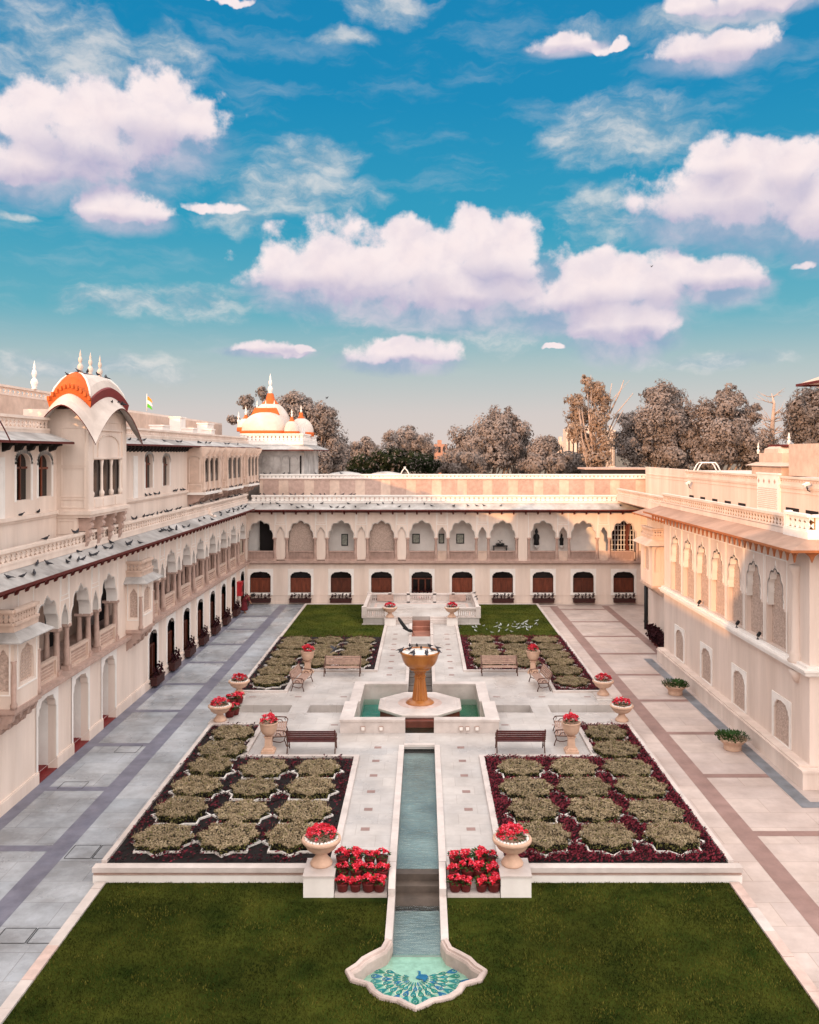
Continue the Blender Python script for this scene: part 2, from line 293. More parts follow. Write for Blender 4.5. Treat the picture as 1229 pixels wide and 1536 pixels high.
class MB:
    def __init__(s): s.v, s.f, s.m, s.sm = [], [], [], []
    def add(s, vs, fs, m=0, smooth=False):
        b = len(s.v); s.v += [tuple(p) for p in vs]
        for f in fs: s.f.append([i+b for i in f]); s.m.append(m); s.sm.append(smooth)
    def quad(s, a, b, c, d, m=0): s.add([a, b, c, d], [(0, 1, 2, 3)], m)
    def box(s, x0, x1, y0, y1, z0, z1, m=0):
        vs = [(x, y, z) for z in (z0, z1) for y in (y0, y1) for x in (x0, x1)]
        s.add(vs, [(0, 2, 3, 1), (4, 5, 7, 6), (0, 1, 5, 4), (2, 6, 7, 3), (0, 4, 6, 2), (1, 3, 7, 5)], m)
    def tbox(s, T, u0, u1, v0, v1, d0, d1, m=0):
        vs = [T(u, v, d) for v in (v0, v1) for d in (d0, d1) for u in (u0, u1)]
        s.add(vs, [(0, 2, 3, 1), (4, 5, 7, 6), (0, 1, 5, 4), (2, 6, 7, 3), (0, 4, 6, 2), (1, 3, 7, 5)], m)
    def hexa(s, bot, top, m=0):          # two quads joined
        s.add(list(bot)+list(top), [(3, 2, 1, 0), (4, 5, 6, 7), (0, 1, 5, 4), (1, 2, 6, 5), (2, 3, 7, 6), (3, 0, 4, 7)], m)
    def lathe(s, prof, c=(0, 0, 0), n=16, m=0, smooth=True, ph=0.0, flute=0.0, sq=None):
        vs, fs = [], []
        for (r, z) in prof:
            for i in range(n):
                a = 2*pi*i/n+ph; rr = r*(1-flute*(i % 2)); vs.append((c[0]+rr*cos(a), c[1]+rr*sin(a), c[2]+z))
        for j in range(len(prof)-1):
            for i in range(n):
                k = (i+1) % n; fs.append((j*n+i, j*n+k, (j+1)*n+k, (j+1)*n+i))
        fs.append(tuple(reversed(range(n)))); L = (len(prof)-1)*n; fs.append(tuple(L+i for i in range(n)))
        s.add(vs, fs, m, smooth)
    def prism(s, poly, z0, z1, m=0, T=None):
        n = len(poly); T = T or (lambda u, v, d: (u, v, d))
        vs = [T(x, y, z0) for x, y in poly]+[T(x, y, z1) for x, y in poly]
        s.add(vs, [tuple(reversed(range(n))), tuple(range(n, 2*n))]+[(i, (i+1) % n, n+(i+1) % n, n+i) for i in range(n)], m)
    def tube(s, pts, r, n=7, m=0, closed=False):
        pts = [Vector(p) for p in pts]; rings = []
        rs = r if isinstance(r, (list, tuple)) else [r]*len(pts)
        for i, p in enumerate(pts):
            d = (pts[min(i+1, len(pts)-1)]-pts[max(i-1, 0)]).normalized()
            a = d.cross(Vector((0, 0, 1)))
            if a.length < .1: a = d.cross(Vector((1, 0, 0)))
            a.normalize(); b = d.cross(a)
            rings.append([p+(a*cos(2*pi*k/n)+b*sin(2*pi*k/n))*rs[i] for k in range(n)])
        vs = [v for rg in rings for v in rg]; fs = []
        for i in range(len(pts)-1):
            for k in range(n): fs.append((i*n+k, i*n+(k+1) % n, (i+1)*n+(k+1) % n, (i+1)*n+k))
        fs.append(tuple(reversed(range(n)))); L = (len(pts)-1)*n; fs.append(tuple(L+k for k in range(n)))
        s.add(vs, fs, m, True)
    def grid(s, rows, m=0, smooth=True, closed=False):
        nv = len(rows[0]); vs = [p for r in rows for p in r]; fs = []
        for j in range(len(rows)-1):
            for i in range(nv if closed else nv-1):
                k = (i+1) % nv; fs.append((j*nv+i, j*nv+k, (j+1)*nv+k, (j+1)*nv+i))
        s.add(vs, fs, m, smooth)
    def build(s, name, mats, parent=None, org=(0, 0, 0), kind=None):
        me = bpy.data.meshes.new(name)
        me.from_pydata([(x-org[0], y-org[1], z-org[2]) for x, y, z in s.v], [], s.f)
        for k in (mats if isinstance(mats, (list, tuple)) else [mats]): me.materials.append(M[k])
        me.polygons.foreach_set('material_index', s.m); me.polygons.foreach_set('use_smooth', s.sm); me.update()
        o = bpy.data.objects.new(name, me); COL.objects.link(o)
        if parent: o.parent = parent
        if kind: o['kind'] = kind
        return o
def at(px, py, z):                        # measured point of the photo on the level z
    Y = K*(HC-z)/(py-679); return (CX+(px-636)*Y/K, Y, z)
# ================================================================== the setting: ground, paths, platform, canal, lawns
ZP = 0.45                                  # level of the raised garden platform
XL, XR, YF = -14.12, 14.38, 71.35          # wall planes of the left wing, right block and far wing
def struct(name, mb, mats): return mb.build(name, mats, kind='structure')
g = MB(); g.quad((-9000, -3000, -1.2), (9000, -3000, -1.2), (9000, 12000, -1.2), (-9000, 12000, -1.2)); struct('ground', g, 'ground')
def sheet(mb, x0, x1, y0, y1, z, m=0): mb.box(x0, x1, y0, y1, z-.6, z, m) if False else mb.quad((x0, y0, z), (x1, y0, z), (x1, y1, z), (x0, y1, z), m)
# side paths
p = MB(); sheet(p, XL-1.5, -9.12, -10, YF, 0); struct('path', p, 'walkL')
p = MB(); sheet(p, 9.12, 19, -10, YF, 0); struct('path', p, 'walkR')
p = MB(); sheet(p, -9.12, 9.12, 68.9, YF, 0); struct('path', p, 'walkR')
p = MB(); sheet(p, XL, XL+.55, 20, YF-.3, .004); sheet(p, -11.42, -10.77, 16, YF-.6, .004)
for k in range(11):
    y = 66.0-4.84*k; sheet(p, XL+.55, -11.42, y-.2, y+.2, .004)
sheet(p, -11.42+.65, -9.12, YF-1.2, YF-.9, .004)
struct('path_band', p, 'bandL')
p = MB(); sheet(p, 10.2, 10.85, 16, YF-1, .004)
for k in range(11):
    y = 68.9-5.07*k
    if y < 17: break
    sheet(p, 10.85, 13.25 if y < 52 else 14.4, y-.19, y+.19, .004)
sheet(p, 14.4, 14.95, 53, YF-1, .004); sheet(p, 9.2, 10.2, YF-1.3, YF-1, .004); sheet(p, 10.85, 18, YF-1.0, YF-.75, .004)
struct('path_band', p, 'bandR')
p = MB(); sheet(p, 13.25, 13.75, 30.9, 52.4, .008); sheet(p, 13.25, 18, 30.4, 30.9, .008); struct('path_band', p, 'bandB')
# thin joints and access covers in the left path
p = MB()
for (x0, x1, y0, y1) in [(-10.7, -9.9, 26.6, 27.5), (-9.85, -9.2, 26.6, 27.5), (-10.6, -9.8, 22.0, 22.7), (-9.75, -9.1, 22.0, 22.7), (-12.5, -11.6, 36.0, 36.9), (-13.2, -12.3, 32.1, 32.8)]:
    for a in (y0, y1): sheet(p, x0, x1, a-.012, a+.012, .008)
    for a in (x0, x1): p.quad((a-.012, y0+.012, .008), (a+.012, y0+.012, .008), (a+.012, y1-.012, .008), (a-.012, y1-.012, .008))
struct('path_cover', p, 'black')
# platform
pl = MB()
for s in (-1, 1):
    def pb(xa, xb, ya, yb, z=ZP): pl.box(min(s*xa, s*xb), max(s*xa, s*xb), ya, yb, -.4, z)
    pb(.61, 9.1, 25.3, 37.1); pb(3.35, 9.1, 37.1, 40.0); pb(3.35, 9.1, 41.2, 43.2); pb(5.15, 5.98, 40.0, 41.2); pb(.61, 9.1, 43.2, 56.4); pb(.61, 2.5, 56.4, 60.6)
    pl.box(min(s*3.35, s*9.1), max(s*3.35, s*9.1), 40.0, 41.2, -.4, .12)
pl.box(-.61, .61, 35.45, 37.1, .33, ZP); pl.box(-.61, .61, 54.4, 56.6, -.4, ZP)
struct('platform', pl, 'marble')
# inlays of reddish stone along the walks
p = MB()
for s in (-1, 1):
    for k in range(7):
        y = 26.1+1.53*k; sheet(p, s*1.66-.14, s*1.66+.14, y-.12, y+.12, ZP+.004)
    for k in range(9):
        y = 45.3+1.5*k; sheet(p, s*1.66-.14, s*1.66+.14, y-.12, y+.12, ZP+.004)
    for x in (2.2, 4.4, 6.6):
        for y in (38.2, 42.6): sheet(p, s*(x+1.5)-.16, s*(x+1.5)+.16, y-.07, y+.07, ZP+.004)
struct('paving_inlay', p, 'bandR')
ZM_ = -.24
# canal floors
p = MB(); sheet(p, -.61, .61, 25.3, 35.45, .16); struct('canal_floor', p, 'canalfloor')
p = MB(); sheet(p, -.61, .61, 35.45, 37.1, .1); sheet(p, -.61, .61, 43.2, 54.4, .22)
for k in range(20):
    y = 43.3+.55*k; p.box(-.60, .60, y, y+.5, .2, .225+rnd.uniform(0, .04))
struct('canal_floor', p, 'canaldark')
p = MB(); sheet(p, -.61, .61, 23.9, 25.0, -.34); sheet(p, -.61, .61, 21.9, 23.9, -.34); p.quad((-.61, 21.9, -.34), (.61, 21.9, -.34), (.61, 21.9, ZM_), (-.61, 21.9, ZM_)); struct('canal_floor', p, 'canalfloor')
p = MB(); sheet(p, -3.35, .0, 37.1, 43.2, .0); struct('pool_floor', p, 'tealfloor')
p = MB(); sheet(p, .0, 3.35, 37.1, 43.2, .0); struct('pool_floor', p, 'greenfloor')
w = MB(); sheet(w, -.61, .61, 25.3, 35.45, .30); struct('canal_water', w, 'water')
w = MB(); sheet(w, -.61, .61, 21.88, 24.25, -.22); struct('canal_water', w, 'water')
w = MB(); sheet(w, -2.85, 2.85, 37.6, 42.7, .30); sheet(w, -.61, .61, 35.45, 37.6, .30); struct('pool_water', w, 'watert')
# cascade from the upper canal to the lower one
p = MB()
ys = [(25.32, .30), (25.0, .30), (24.98, .12), (24.7, .10), (24.68, -.08), (24.4, -.10), (24.22, -.30), (24.2, -.36)]
p.grid([[(-.61, y, z), (.61, y, z)] for y, z in ys], smooth=False); struct('cascade', p, 'canaldark')
# brown basin at the far end of the canal
p = MB(); sheet(p, -.61, .61, 56.6, 61.0, .04); p.box(-.61, .61, 60.9, 61.19, .0, .62); p.box(-.61, .61, 60.5, 60.9, .0, .28); struct('basin_floor', p, 'brownst2')
# kerbs of white marble round the canal and the beds
k_ = MB()
def kerb(x0, x1, y0, y1, h=.09): k_.box(x0, x1, y0, y1, ZP-.02, ZP+h)
for s in (-1, 1):
    def kb(xa, xb, ya, yb, h=.09): kerb(min(s*xa, s*xb), max(s*xa, s*xb), ya, yb, h)
    kb(.61, .82, 25.3, 35.4, .07); kb(.61, .78, 43.75, 56.8, .05); kb(.61, .8, 56.8, 60.5, .10)
    # front bed outline
    kb(2.32, 2.52, 25.34, 34.0); kb(2.32, 6.92, 34.0, 34.2); kb(6.72, 6.92, 34.2, 38.0); kb(6.72, 9.1, 38.0, 38.16); kb(8.94, 9.1, 25.34, 38.0)
    # rear bed outline
    kb(2.32, 2.5, 47.45, 60.4); kb(2.5, 6.72, 47.45, 47.63); kb(6.54, 6.72, 43.5, 47.45); kb(6.54, 9.1, 43.34, 43.5); kb(8.94, 9.1, 43.5, 56.4)
struct('kerb', k_, 'marb')
k_ = MB(); k_.box(-.61, .61, 35.4, 35.6, ZP-.02, ZP+.07); struct('kerb', k_, 'marb')
# retaining wall of the platform towards the front lawn
def front_wall(s, lab):
    wl = MB(); a, b = (3.2, 9.25)
    x0, x1 = min(s*a, s*b), max(s*a, s*b)
    wl.box(x0, x1, 25.06, 25.298, -.5, .22, 0); wl.box(x0, x1, 25.11, 25.298, .22, .335, 1); wl.box(x0, x1, 25.0, 25.298, .335, .47, 2)
    o = wl.build('retaining_wall', ['white', 'sand', 'marb']); tag(o, lab, 'wall')
front_wall(-1, 'low white retaining wall with pink coping under the front flower bed on the grey path side')
front_wall(1, 'low white retaining wall with pink coping under the front flower bed on the pink path side')
# lawns
POOL = [(-.62, 22.0), (-.66, 21.65), (-.80, 21.32), (-1.12, 21.06), (-1.42, 20.80), (-1.58, 20.52), (-1.84, 20.28), (-1.70, 20.02), (-1.36, 19.90), (-1.16, 19.80), (-1.02, 19.52), (-.78, 19.30), (-.50, 19.20), (-.34, 19.16), (-.16, 18.98), (0, 18.84)]
POOL = [(x if x > -.67 else -.64+(x+.66)*.74, 21.86-(21.65-y)*.86 if y < 21.9 else y) for x, y in POOL]
POOLF = POOL+[(-x, y) for x, y in reversed(POOL[:-1])]
def off(poly, d):
    out = []; n = len(poly)
    for i in range(n):
        a, b, c = poly[max(i-1, 0)], poly[i], poly[min(i+1, n-1)]
        dx, dy = c[0]-a[0], c[1]-a[1]; l = sqrt(dx*dx+dy*dy); out.append((b[0]-dy/l*d, b[1]+dx/l*d))
    return out
POOLO = off(POOLF, -.16)
def inpoly(x, y, P):
    c = False; j = len(P)-1
    for i in range(len(P)):
        if (P[i][1] > y) != (P[j][1] > y) and x < (P[j][0]-P[i][0])*(y-P[i][1])/(P[j][1]-P[i][1])+P[i][0]: c = not c
        j = i
    return c
hf = POOLO[:16]
lawn = MB()
left = [(-.78, 25.1), (-8.86, 25.1), (-8.86, 10), (0, 10)]+[(min(x, -.0), y) for x, y in reversed(hf)]
lawn.add([(x, y, 0.02) for x, y in left], [tuple(range(len(left)))]); lawn.add([(-x, y, 0.02) for x, y in left], [tuple(reversed(range(len(left))))])
struct('lawn', lawn, 'grass')
for s in (-1, 1):
    l2 = MB(); X = lambda v: s*v
    poly = [(2.5, 56.4), (8.94, 56.4), (8.94, 68.7), (4.05, 68.7), (4.05, 60.55), (2.5, 60.55)]
    l2.add([(X(x), y, .42) for x, y in poly], [tuple(range(6))])
    struct('lawn', l2, 'grassf')
    e = MB(); e.box(min(s*8.94, s*9.12), max(s*8.94, s*9.12), 56.4, 68.9, -.2, .46); e.box(min(s*4.05, s*9.12), max(s*4.05, s*9.12), 68.7, 68.9, -.2, .455)
    e.box(min(s*4.05, s*9.0), max(s*4.05, s*9.0), 60.6, 68.7, -.3, .40); struct('kerb', e, 'marb')
    # lawn kerb made of stone lengths
    e = MB(); y = 10.0; i = 0
    while y < 25.0:
        d = min(rnd.uniform(.9, 1.5), 25.0-y)
        e.box(min(s*8.86, s*9.14), max(s*8.86, s*9.14), y+.006, y+d-.006, -.3, .075+rnd.uniform(-.006, .006), 1 if rnd.random() < .3 else 0); y += d; i += 1
    struct('kerb', e, ['marb', 'marbp'])
# grass blades standing in the lawns
gb = MB()
def blades(n, x0, x1, y0, y1, z, test, hmin=.03, hmax=.065, w=.012):
    for _ in range(n):
        x, y = rnd.uniform(x0, x1), rnd.uniform(y0, y1)
        if not test(x, y): continue
        a = rnd.uniform(0, 2*pi); h = rnd.uniform(hmin, hmax); dx, dy = cos(a)*w, sin(a)*w; lx, ly = rnd.uniform(-.03, .03), rnd.uniform(-.03, .03)
        i = len(gb.v); gb.v += [(x-dx, y-dy, z), (x+dx, y+dy, z), (x+lx, y+ly, z+h)]; gb.f.append([i, i+1, i+2]); gb.m.append(0); gb.sm.append(False)
blades(90000, -8.84, 8.84, 18.2, 25.05, .02, lambda x, y: not inpoly(x, y, POOLO) and not (abs(x) < .8 and y > 21) and not (y > 24.0 and .8 < abs(x) < 3.2))
for _ in range(26000):
    x, y = rnd.uniform(-8.84, 8.84), rnd.uniform(18.2, 25.05)
    if mnoise.noise(Vector((x*.8, y*1.3, 2)))+.45*mnoise.noise(Vector((x*3.1, y*4, 5))) < .12-.02*x or inpoly(x, y, POOLO) or (abs(x) < .8 and y > 21) or (y > 24 and abs(x) < 3.2): continue
    a = rnd.uniform(0, 2*pi); dx, dy = cos(a)*.013, sin(a)*.013; i = len(gb.v); gb.v += [(x-dx, y-dy, .02), (x+dx, y+dy, .02), (x+rnd.uniform(-.03, .03), y+rnd.uniform(-.03, .03), rnd.uniform(.06, .09))]; gb.f.append([i, i+1, i+2]); gb.m.append(1); gb.sm.append(False)
tag(gb.build('grass', ['grass2', 'grassy']), 'short dark green mown grass of the front lawn around the peacock pool', 'grass', kind='stuff')
gb = MB()
for s in (-1, 1): blades(9000, min(s*2.6, s*8.9), max(s*2.6, s*8.9), 56.5, 68.6, .42, lambda x, y: not (abs(x) < 4.1 and y > 60.5), .03, .06, .02)
tag(gb.build('grass', 'grassf'), 'green mown grass of the two far lawns beside the raised terrace', 'grass', kind='stuff')
# peacock pool: rim thing, mosaic floor
rim = thing('peacock_pool', 'pink marble rim of lobed outline around the peacock mosaic at the canal end', 'pool', (0, 20.5, 0))
r1, r2, r3, r0 = POOLF, off(POOLF, -.05), off(POOLF, -.14), POOLF
def rimgrid(rows): return [[(x, y, z) for x, y in P] for P, z in rows]
mb = MB(); mb.grid(rimgrid([(off(POOLF, .03), -.32), (off(POOLF, .03), .0), (POOLF, .06), (r2, .055), (off(POOLF, -.06), .10), (off(POOLF, -.15), .115), (off(POOLF, -.17), .08), (off(POOLF, -.17), -.1)]), smooth=False)
mb.build('coping', 'rim', rim, (0, 20.5, 0))
for s in (-1, 1):
    mb = MB(); mb.box(min(s*.61, s*.80), max(s*.61, s*.80), 22.0, 24.15, -.4, .10); mb.box(min(s*.61, s*.80), max(s*.61, s*.80), 24.15, 25.28, -.4, .30)
    mb.hexa([(s*.61, 24.15, .3), (s*.80, 24.15, .3), (s*.80, 25.28, .3), (s*.61, 25.28, .3)], [(s*.61, 24.85, .52), (s*.80, 24.85, .52), (s*.80, 25.28, .52), (s*.61, 25.28, .52)])
    mb.build('canal_kerb', 'marb', rim, (0, 20.5, 0))
ZM = -.28
mos = thing('mosaic', 'round peacock mosaic of teal and green tail feathers on the lobed pool floor', 'mosaic', (0, 20.1, ZM))
mb = MB(); inner = off(POOLF, .02); n = len(inner); mb.add([(x, y, ZM) for x, y in inner], [tuple(range(n))]); mb.build('tile_ground', 'mosg', mos, (0, 20.1, ZM))
PC = (-.02, 20.98)
def drop(cx, cy, ang, L, Wd, z, m, mb, n=14):          # teardrop feather, tip towards the bird
    pts = []
    for i in range(n):
        t = 2*pi*i/n; x = -cos(t)*L/2; y = sin(t)*Wd/2*(.15+.85*((1-cos(t))/2)**.8)
        pts.append((cx+x*cos(ang)-y*sin(ang), cy+x*sin(ang)+y*cos(ang), z))
    mb.add(pts, [tuple(range(n))], m)
mf = MB()
for row, (rad, cnt, L, Wd) in enumerate([(.22, 17, .19, .085), (.40, 17, .24, .15), (.60, 17, .28, .21), (.83, 17, .32, .27), (1.08, 18, .35, .31), (1.34, 21, .35, .33)]):
    for i in range(cnt):
        a = R(152+236*(i+(row % 2)*.5)/(cnt-.5+.5*(row % 2))) if row else R(150+240*i/(cnt-1))
        kx = 1.12; x, y = PC[0]+rad*kx*cos(a), PC[1]+rad*.98*sin(a)
        if not inpoly(x, y, off(POOLF, .05)): continue
        if y > PC[1]+.55: continue
        drop(x, y, a, L*1.02, Wd*1.18, ZM+.004, 1 if row < 3 else 0, mf); drop(x, y, a, L*.9, Wd*.95, ZM+.008, (2, 4, 2, 4, 3)[(i+row) % 5], mf)
        ex, ey = x+L*.12*cos(a), y+L*.12*sin(a); drop(ex+L*.08*cos(a), ey+L*.08*sin(a), a, L*.32, Wd*.5, ZM+.012, 0, mf); drop(ex+L*.10*cos(a), ey+L*.10*sin(a), a, L*.22, Wd*.36, ZM+.016, 2, mf)
for s in (-1, 1):                                       # side plumes towards the canal
    for i in range(7):
        a = R(90-s*(62+5.0*i)); x0, y0 = PC[0]+s*.95, PC[1]+.02
        for rr in (1.25, 1.5):
            x, y = PC[0]+rr*cos(a), PC[1]+rr*.8*sin(a)+.05
            if inpoly(x, y, off(POOLF, .10)): drop(x, y, a, .34, .10, ZM+.004, 3, mf); drop(x, y, a, .22, .05, ZM+.010, 4, mf)
mf.build('feather', ['mosg', 'mosc', 'most', 'mosb', 'mosgr'], mos, (0, 20.1, ZM))
mbp = MB()                                              # the bird
body = [(-.05, .02), (.02, .16), (.16, .22), (.30, .20), (.37, .08), (.30, -.03), (.26, -.17), (.20, -.19), (.18, -.06), (.08, -.06)]
mbp.add([(PC[0]+.05+x, PC[1]+.0+y, ZM+.02) for x, y in body], [tuple(range(len(body)))]); 
neck = [(.20, .18), (.16, .30), (.17, .38), (.10, .42), (.05, .40), (.10, .36), (.09, .28), (.10, .16)]
mbp.add([(PC[0]+x, PC[1]+y-.02, ZM+.024) for x, y in neck], [tuple(range(len(neck)))])
mbp.v = [(PC[0]+(x-PC[0])*.75, PC[1]+(y-PC[1])*.75, z) for x, y, z in mbp.v]
mbp.build('bird', 'mosb', mos, (0, 20.1, ZM))
p = MB(); sheet(p, -.60, .60, 21.62, 21.9, ZM+.003); struct('pool_ledge', p, 'mosg')
# ================================================================== architecture helpers
def cusp(cx, w, v0, spring, apex, lobes=9, n=54, dep=.13, ogee=.05):
    pts = [(cx-w/2, v0)]; last = cx-w/2
    for i in range(n+1):
        th = pi-pi*i/n; r = 1-dep*(1-abs(cos(lobes*(th-pi/2)/2))); x = cx+w/2*cos(th)*r; y = spring+(apex-spring)*(max(sin(th), 0)**.85)*r
        x = max(x, last+1e-4); x = min(x, cx+w/2-1e-4*(n-i+1)); last = x; pts.append((x, y))
    k = n//2+1; pts[k] = (pts[k][0], pts[k][1]+ogee); pts.append((cx+w/2, v0)); return pts
def rnda(cx, w, v0, spring, apex, n=14, p=.8):
    pts = [(cx-w/2, v0)]
    for i in range(n+1):
        th = pi-pi*i/n; pts.append((cx+w/2*cos(th), spring+(apex-spring)*(max(sin(th), 0)**p)))
    pts.append((cx+w/2, v0)); return pts
def shoulder(cx, w, v0, top, k=.32):                     # flat arch with scalloped shoulders
    h = w/2; d = k
    return [(cx-h, v0), (cx-h, top-d), (cx-h+.06, top-d+.03), (cx-h+.10, top-d*.55), (cx-h+.22, top-d*.40), (cx-h+.30, top-.05), (cx-.12, top-.01), (cx, top+.02),
            (cx+.12, top-.01), (cx+h-.30, top-.05), (cx+h-.22, top-d*.40), (cx+h-.10, top-d*.55), (cx+h-.06, top-d+.03), (cx+h, top-d), (cx+h, v0)]
def apanel(mb, T, u0, u1, v0, v1, ol, dep, mw=0, mr=0, d=0.0, sill=True):
    """wall sheet u0..u1 x v0..v1 at depth d with the opening ol cut out, and reveals dep deep"""
    a, b, s = ol[0][0], ol[-1][0], ol[0][1]
    Q = lambda *c: mb.quad(*[T(x, y, dd) for x, y, dd in c], mw)
    if a-u0 > 1e-4: Q((u0, v0, d), (a, v0, d), (a, v1, d), (u0, v1, d))
    if u1-b > 1e-4: Q((b, v0, d), (u1, v0, d), (u1, v1, d), (b, v1, d))
    if s-v0 > 1e-4: Q((a, v0, d), (b, v0, d), (b, s, d), (a, s, d))
    for (x0, y0), (x1, y1) in zip(ol, ol[1:]):
        if x1-x0 > 1e-5: Q((x0, y0, d), (x1, y1, d), (x1, v1, d), (x0, v1, d))
        mb.quad(T(x0, y0, d), T(x1, y1, d), T(x1, y1, d+dep), T(x0, y0, d+dep), mr)
    if sill: mb.quad(T(a, s, d), T(b, s, d), T(b, s, d+dep), T(a, s, d+dep), mr)
def fillo(mb, T, ol, d, m=0):                             # the opening itself closed by a flat panel
    mb.add([T(x, y, d) for x, y in ol], [tuple(range(len(ol)))], m)
def ribbon(mb, T, pts, w, d0, d1, m=0):
    for (a, b) in zip(pts, pts[1:]):
        dx, dy = b[0]-a[0], b[1]-a[1]; l = sqrt(dx*dx+dy*dy)
        if l < 1e-6: continue
        nx, ny = -dy/l*w/2, dx/l*w/2; ex, ey = dx/l*w*.3, dy/l*w*.3
        q = [(a[0]+nx-ex, a[1]+ny-ey), (a[0]-nx-ex, a[1]-ny-ey), (b[0]-nx+ex, b[1]-ny+ey), (b[0]+nx+ex, b[1]+ny+ey)]
        mb.hexa([T(x, y, d0) for x, y in q], [T(x, y, d1) for x, y in q], m)
def rect_trim(mb, T, u0, u1, v0, v1, w, d, m=0, d1=0.0, bot=True):
    mb.tbox(T, u0, u1, v1-w, v1, d, d1, m)
    if bot: mb.tbox(T, u0, u1, v0, v0+w, d, d1, m)
    else: v0 -= w
    mb.tbox(T, u0, u0+w, v0+w, v1-w, d, d1, m); mb.tbox(T, u1-w, u1, v0+w, v1-w, d, d1, m)
TL = lambda u, v, d: (XL-d, u, v)
TF = lambda u, v, d: (u, YF+d, v)
TR = lambda u, v, d: (XR+d, u, v)
def balus(mb, P, n, z0, z1, m=0, md=None, kind='vase', r=.075):
    """pierced parapet along P[0]->P[1]: base course, uprights and rail"""
    (xa, ya), (xb, yb) = P; L = sqrt((xb-xa)**2+(yb-ya)**2); ux, uy = (xb-xa)/L, (yb-ya)/L; nx, ny = -uy, ux
    def bar(s0, s1, za, zb, t, mm=m):
        q = [(xa+ux*s+nx*k, ya+uy*s+ny*k) for s, k in ((s0, -t), (s1, -t), (s1, t), (s0, t))]
        mb.hexa([(x, y, za) for x, y in q], [(x, y, zb) for x, y in q], mm)
    bar(0, L, z0, z0+.09, .12); bar(0, L, z1-.11, z1, .12); h0, h1 = z0+.09, z1-.11; H = h1-h0
    st = L/n
    for i in range(n):
        s = st*(i+.5)
        if kind == 'vase':          # slab uprights with waisted outline: leaves little diamonds and triangles between
            o = [(.16, 0), (.24, .10), (.42, .26), (.22, .44), (.17, .52), (.34, .68), (.50, .84), (.50, 1.0)]
        elif kind == 'disc':
            o = [(.18, 0), (.36, .10), (.49, .30), (.36, .50), (.20, .58), (.40, .72), (.5, .86), (.5, 1.0)]
        else: o = [(.35, 0), (.45, .12), (.24, .3), (.36, .62), (.46, .85), (.5, 1.0)]
        poly = [(-a*st, h0+b*H) for a, b in o]+[(a*st, h0+b*H) for a, b in reversed(o)]; k = len(poly); t = .022
        vs = [(xa+ux*(s+u)+nx*t, ya+uy*(s+u)+ny*t, z) for u, z in poly]+[(xa+ux*(s+u)-nx*t, ya+uy*(s+u)-ny*t, z) for u, z in poly]
        mb.add(vs, [tuple(range(k)), tuple(reversed(range(k, 2*k)))]+[(i2, (i2+1) % k, k+(i2+1) % k, k+i2) for i2 in range(k)], m)
def column_mesh(h, r, name, m):
    mb = MB(); b = .22*h/1.9
    mb.box(-r*1.15, r*1.15, -r*1.15, r*1.15, 0, b*.9)
    mb.lathe([(r*1.1, b*.9), (r*1.2, b*1.1), (r*.95, b*1.5), (r*1.05, b*1.7), (r*.9, b*2.0), (r*.92, h*.5), (r*.74, h*.86), (r*.95, h*.88), (r*.80, h*.905), (r*1.12, h*.94)], n=12, flute=.06)
    mb.box(-r*1.2, r*1.2, -r*1.2, r*1.2, h*.94, h)
    return mb
def finial_prof(h): return [(r*.66, z) for r, z in [(.01, 0), (.16*h, 0), (.11*h, .06*h), (.15*h, .14*h), (.20*h, .24*h), (.14*h, .34*h), (.06*h, .40*h), (.10*h, .45*h), (.135*h, .54*h), (.11*h, .64*h), (.05*h, .70*h), (.075*h, .76*h), (.045*h, .85*h), (.02*h, .93*h), (.004*h, h)]]
BAY = 3.265
YB = [69.3-BAY*i for i in range(14)]
XB = [.02+3.273*(j-4) for j in range(10)]
Z1, ZS, ZA, ZT = 3.46, 5.35, 6.72, 8.2       # gallery floor, arch springing, arch top, top of wall
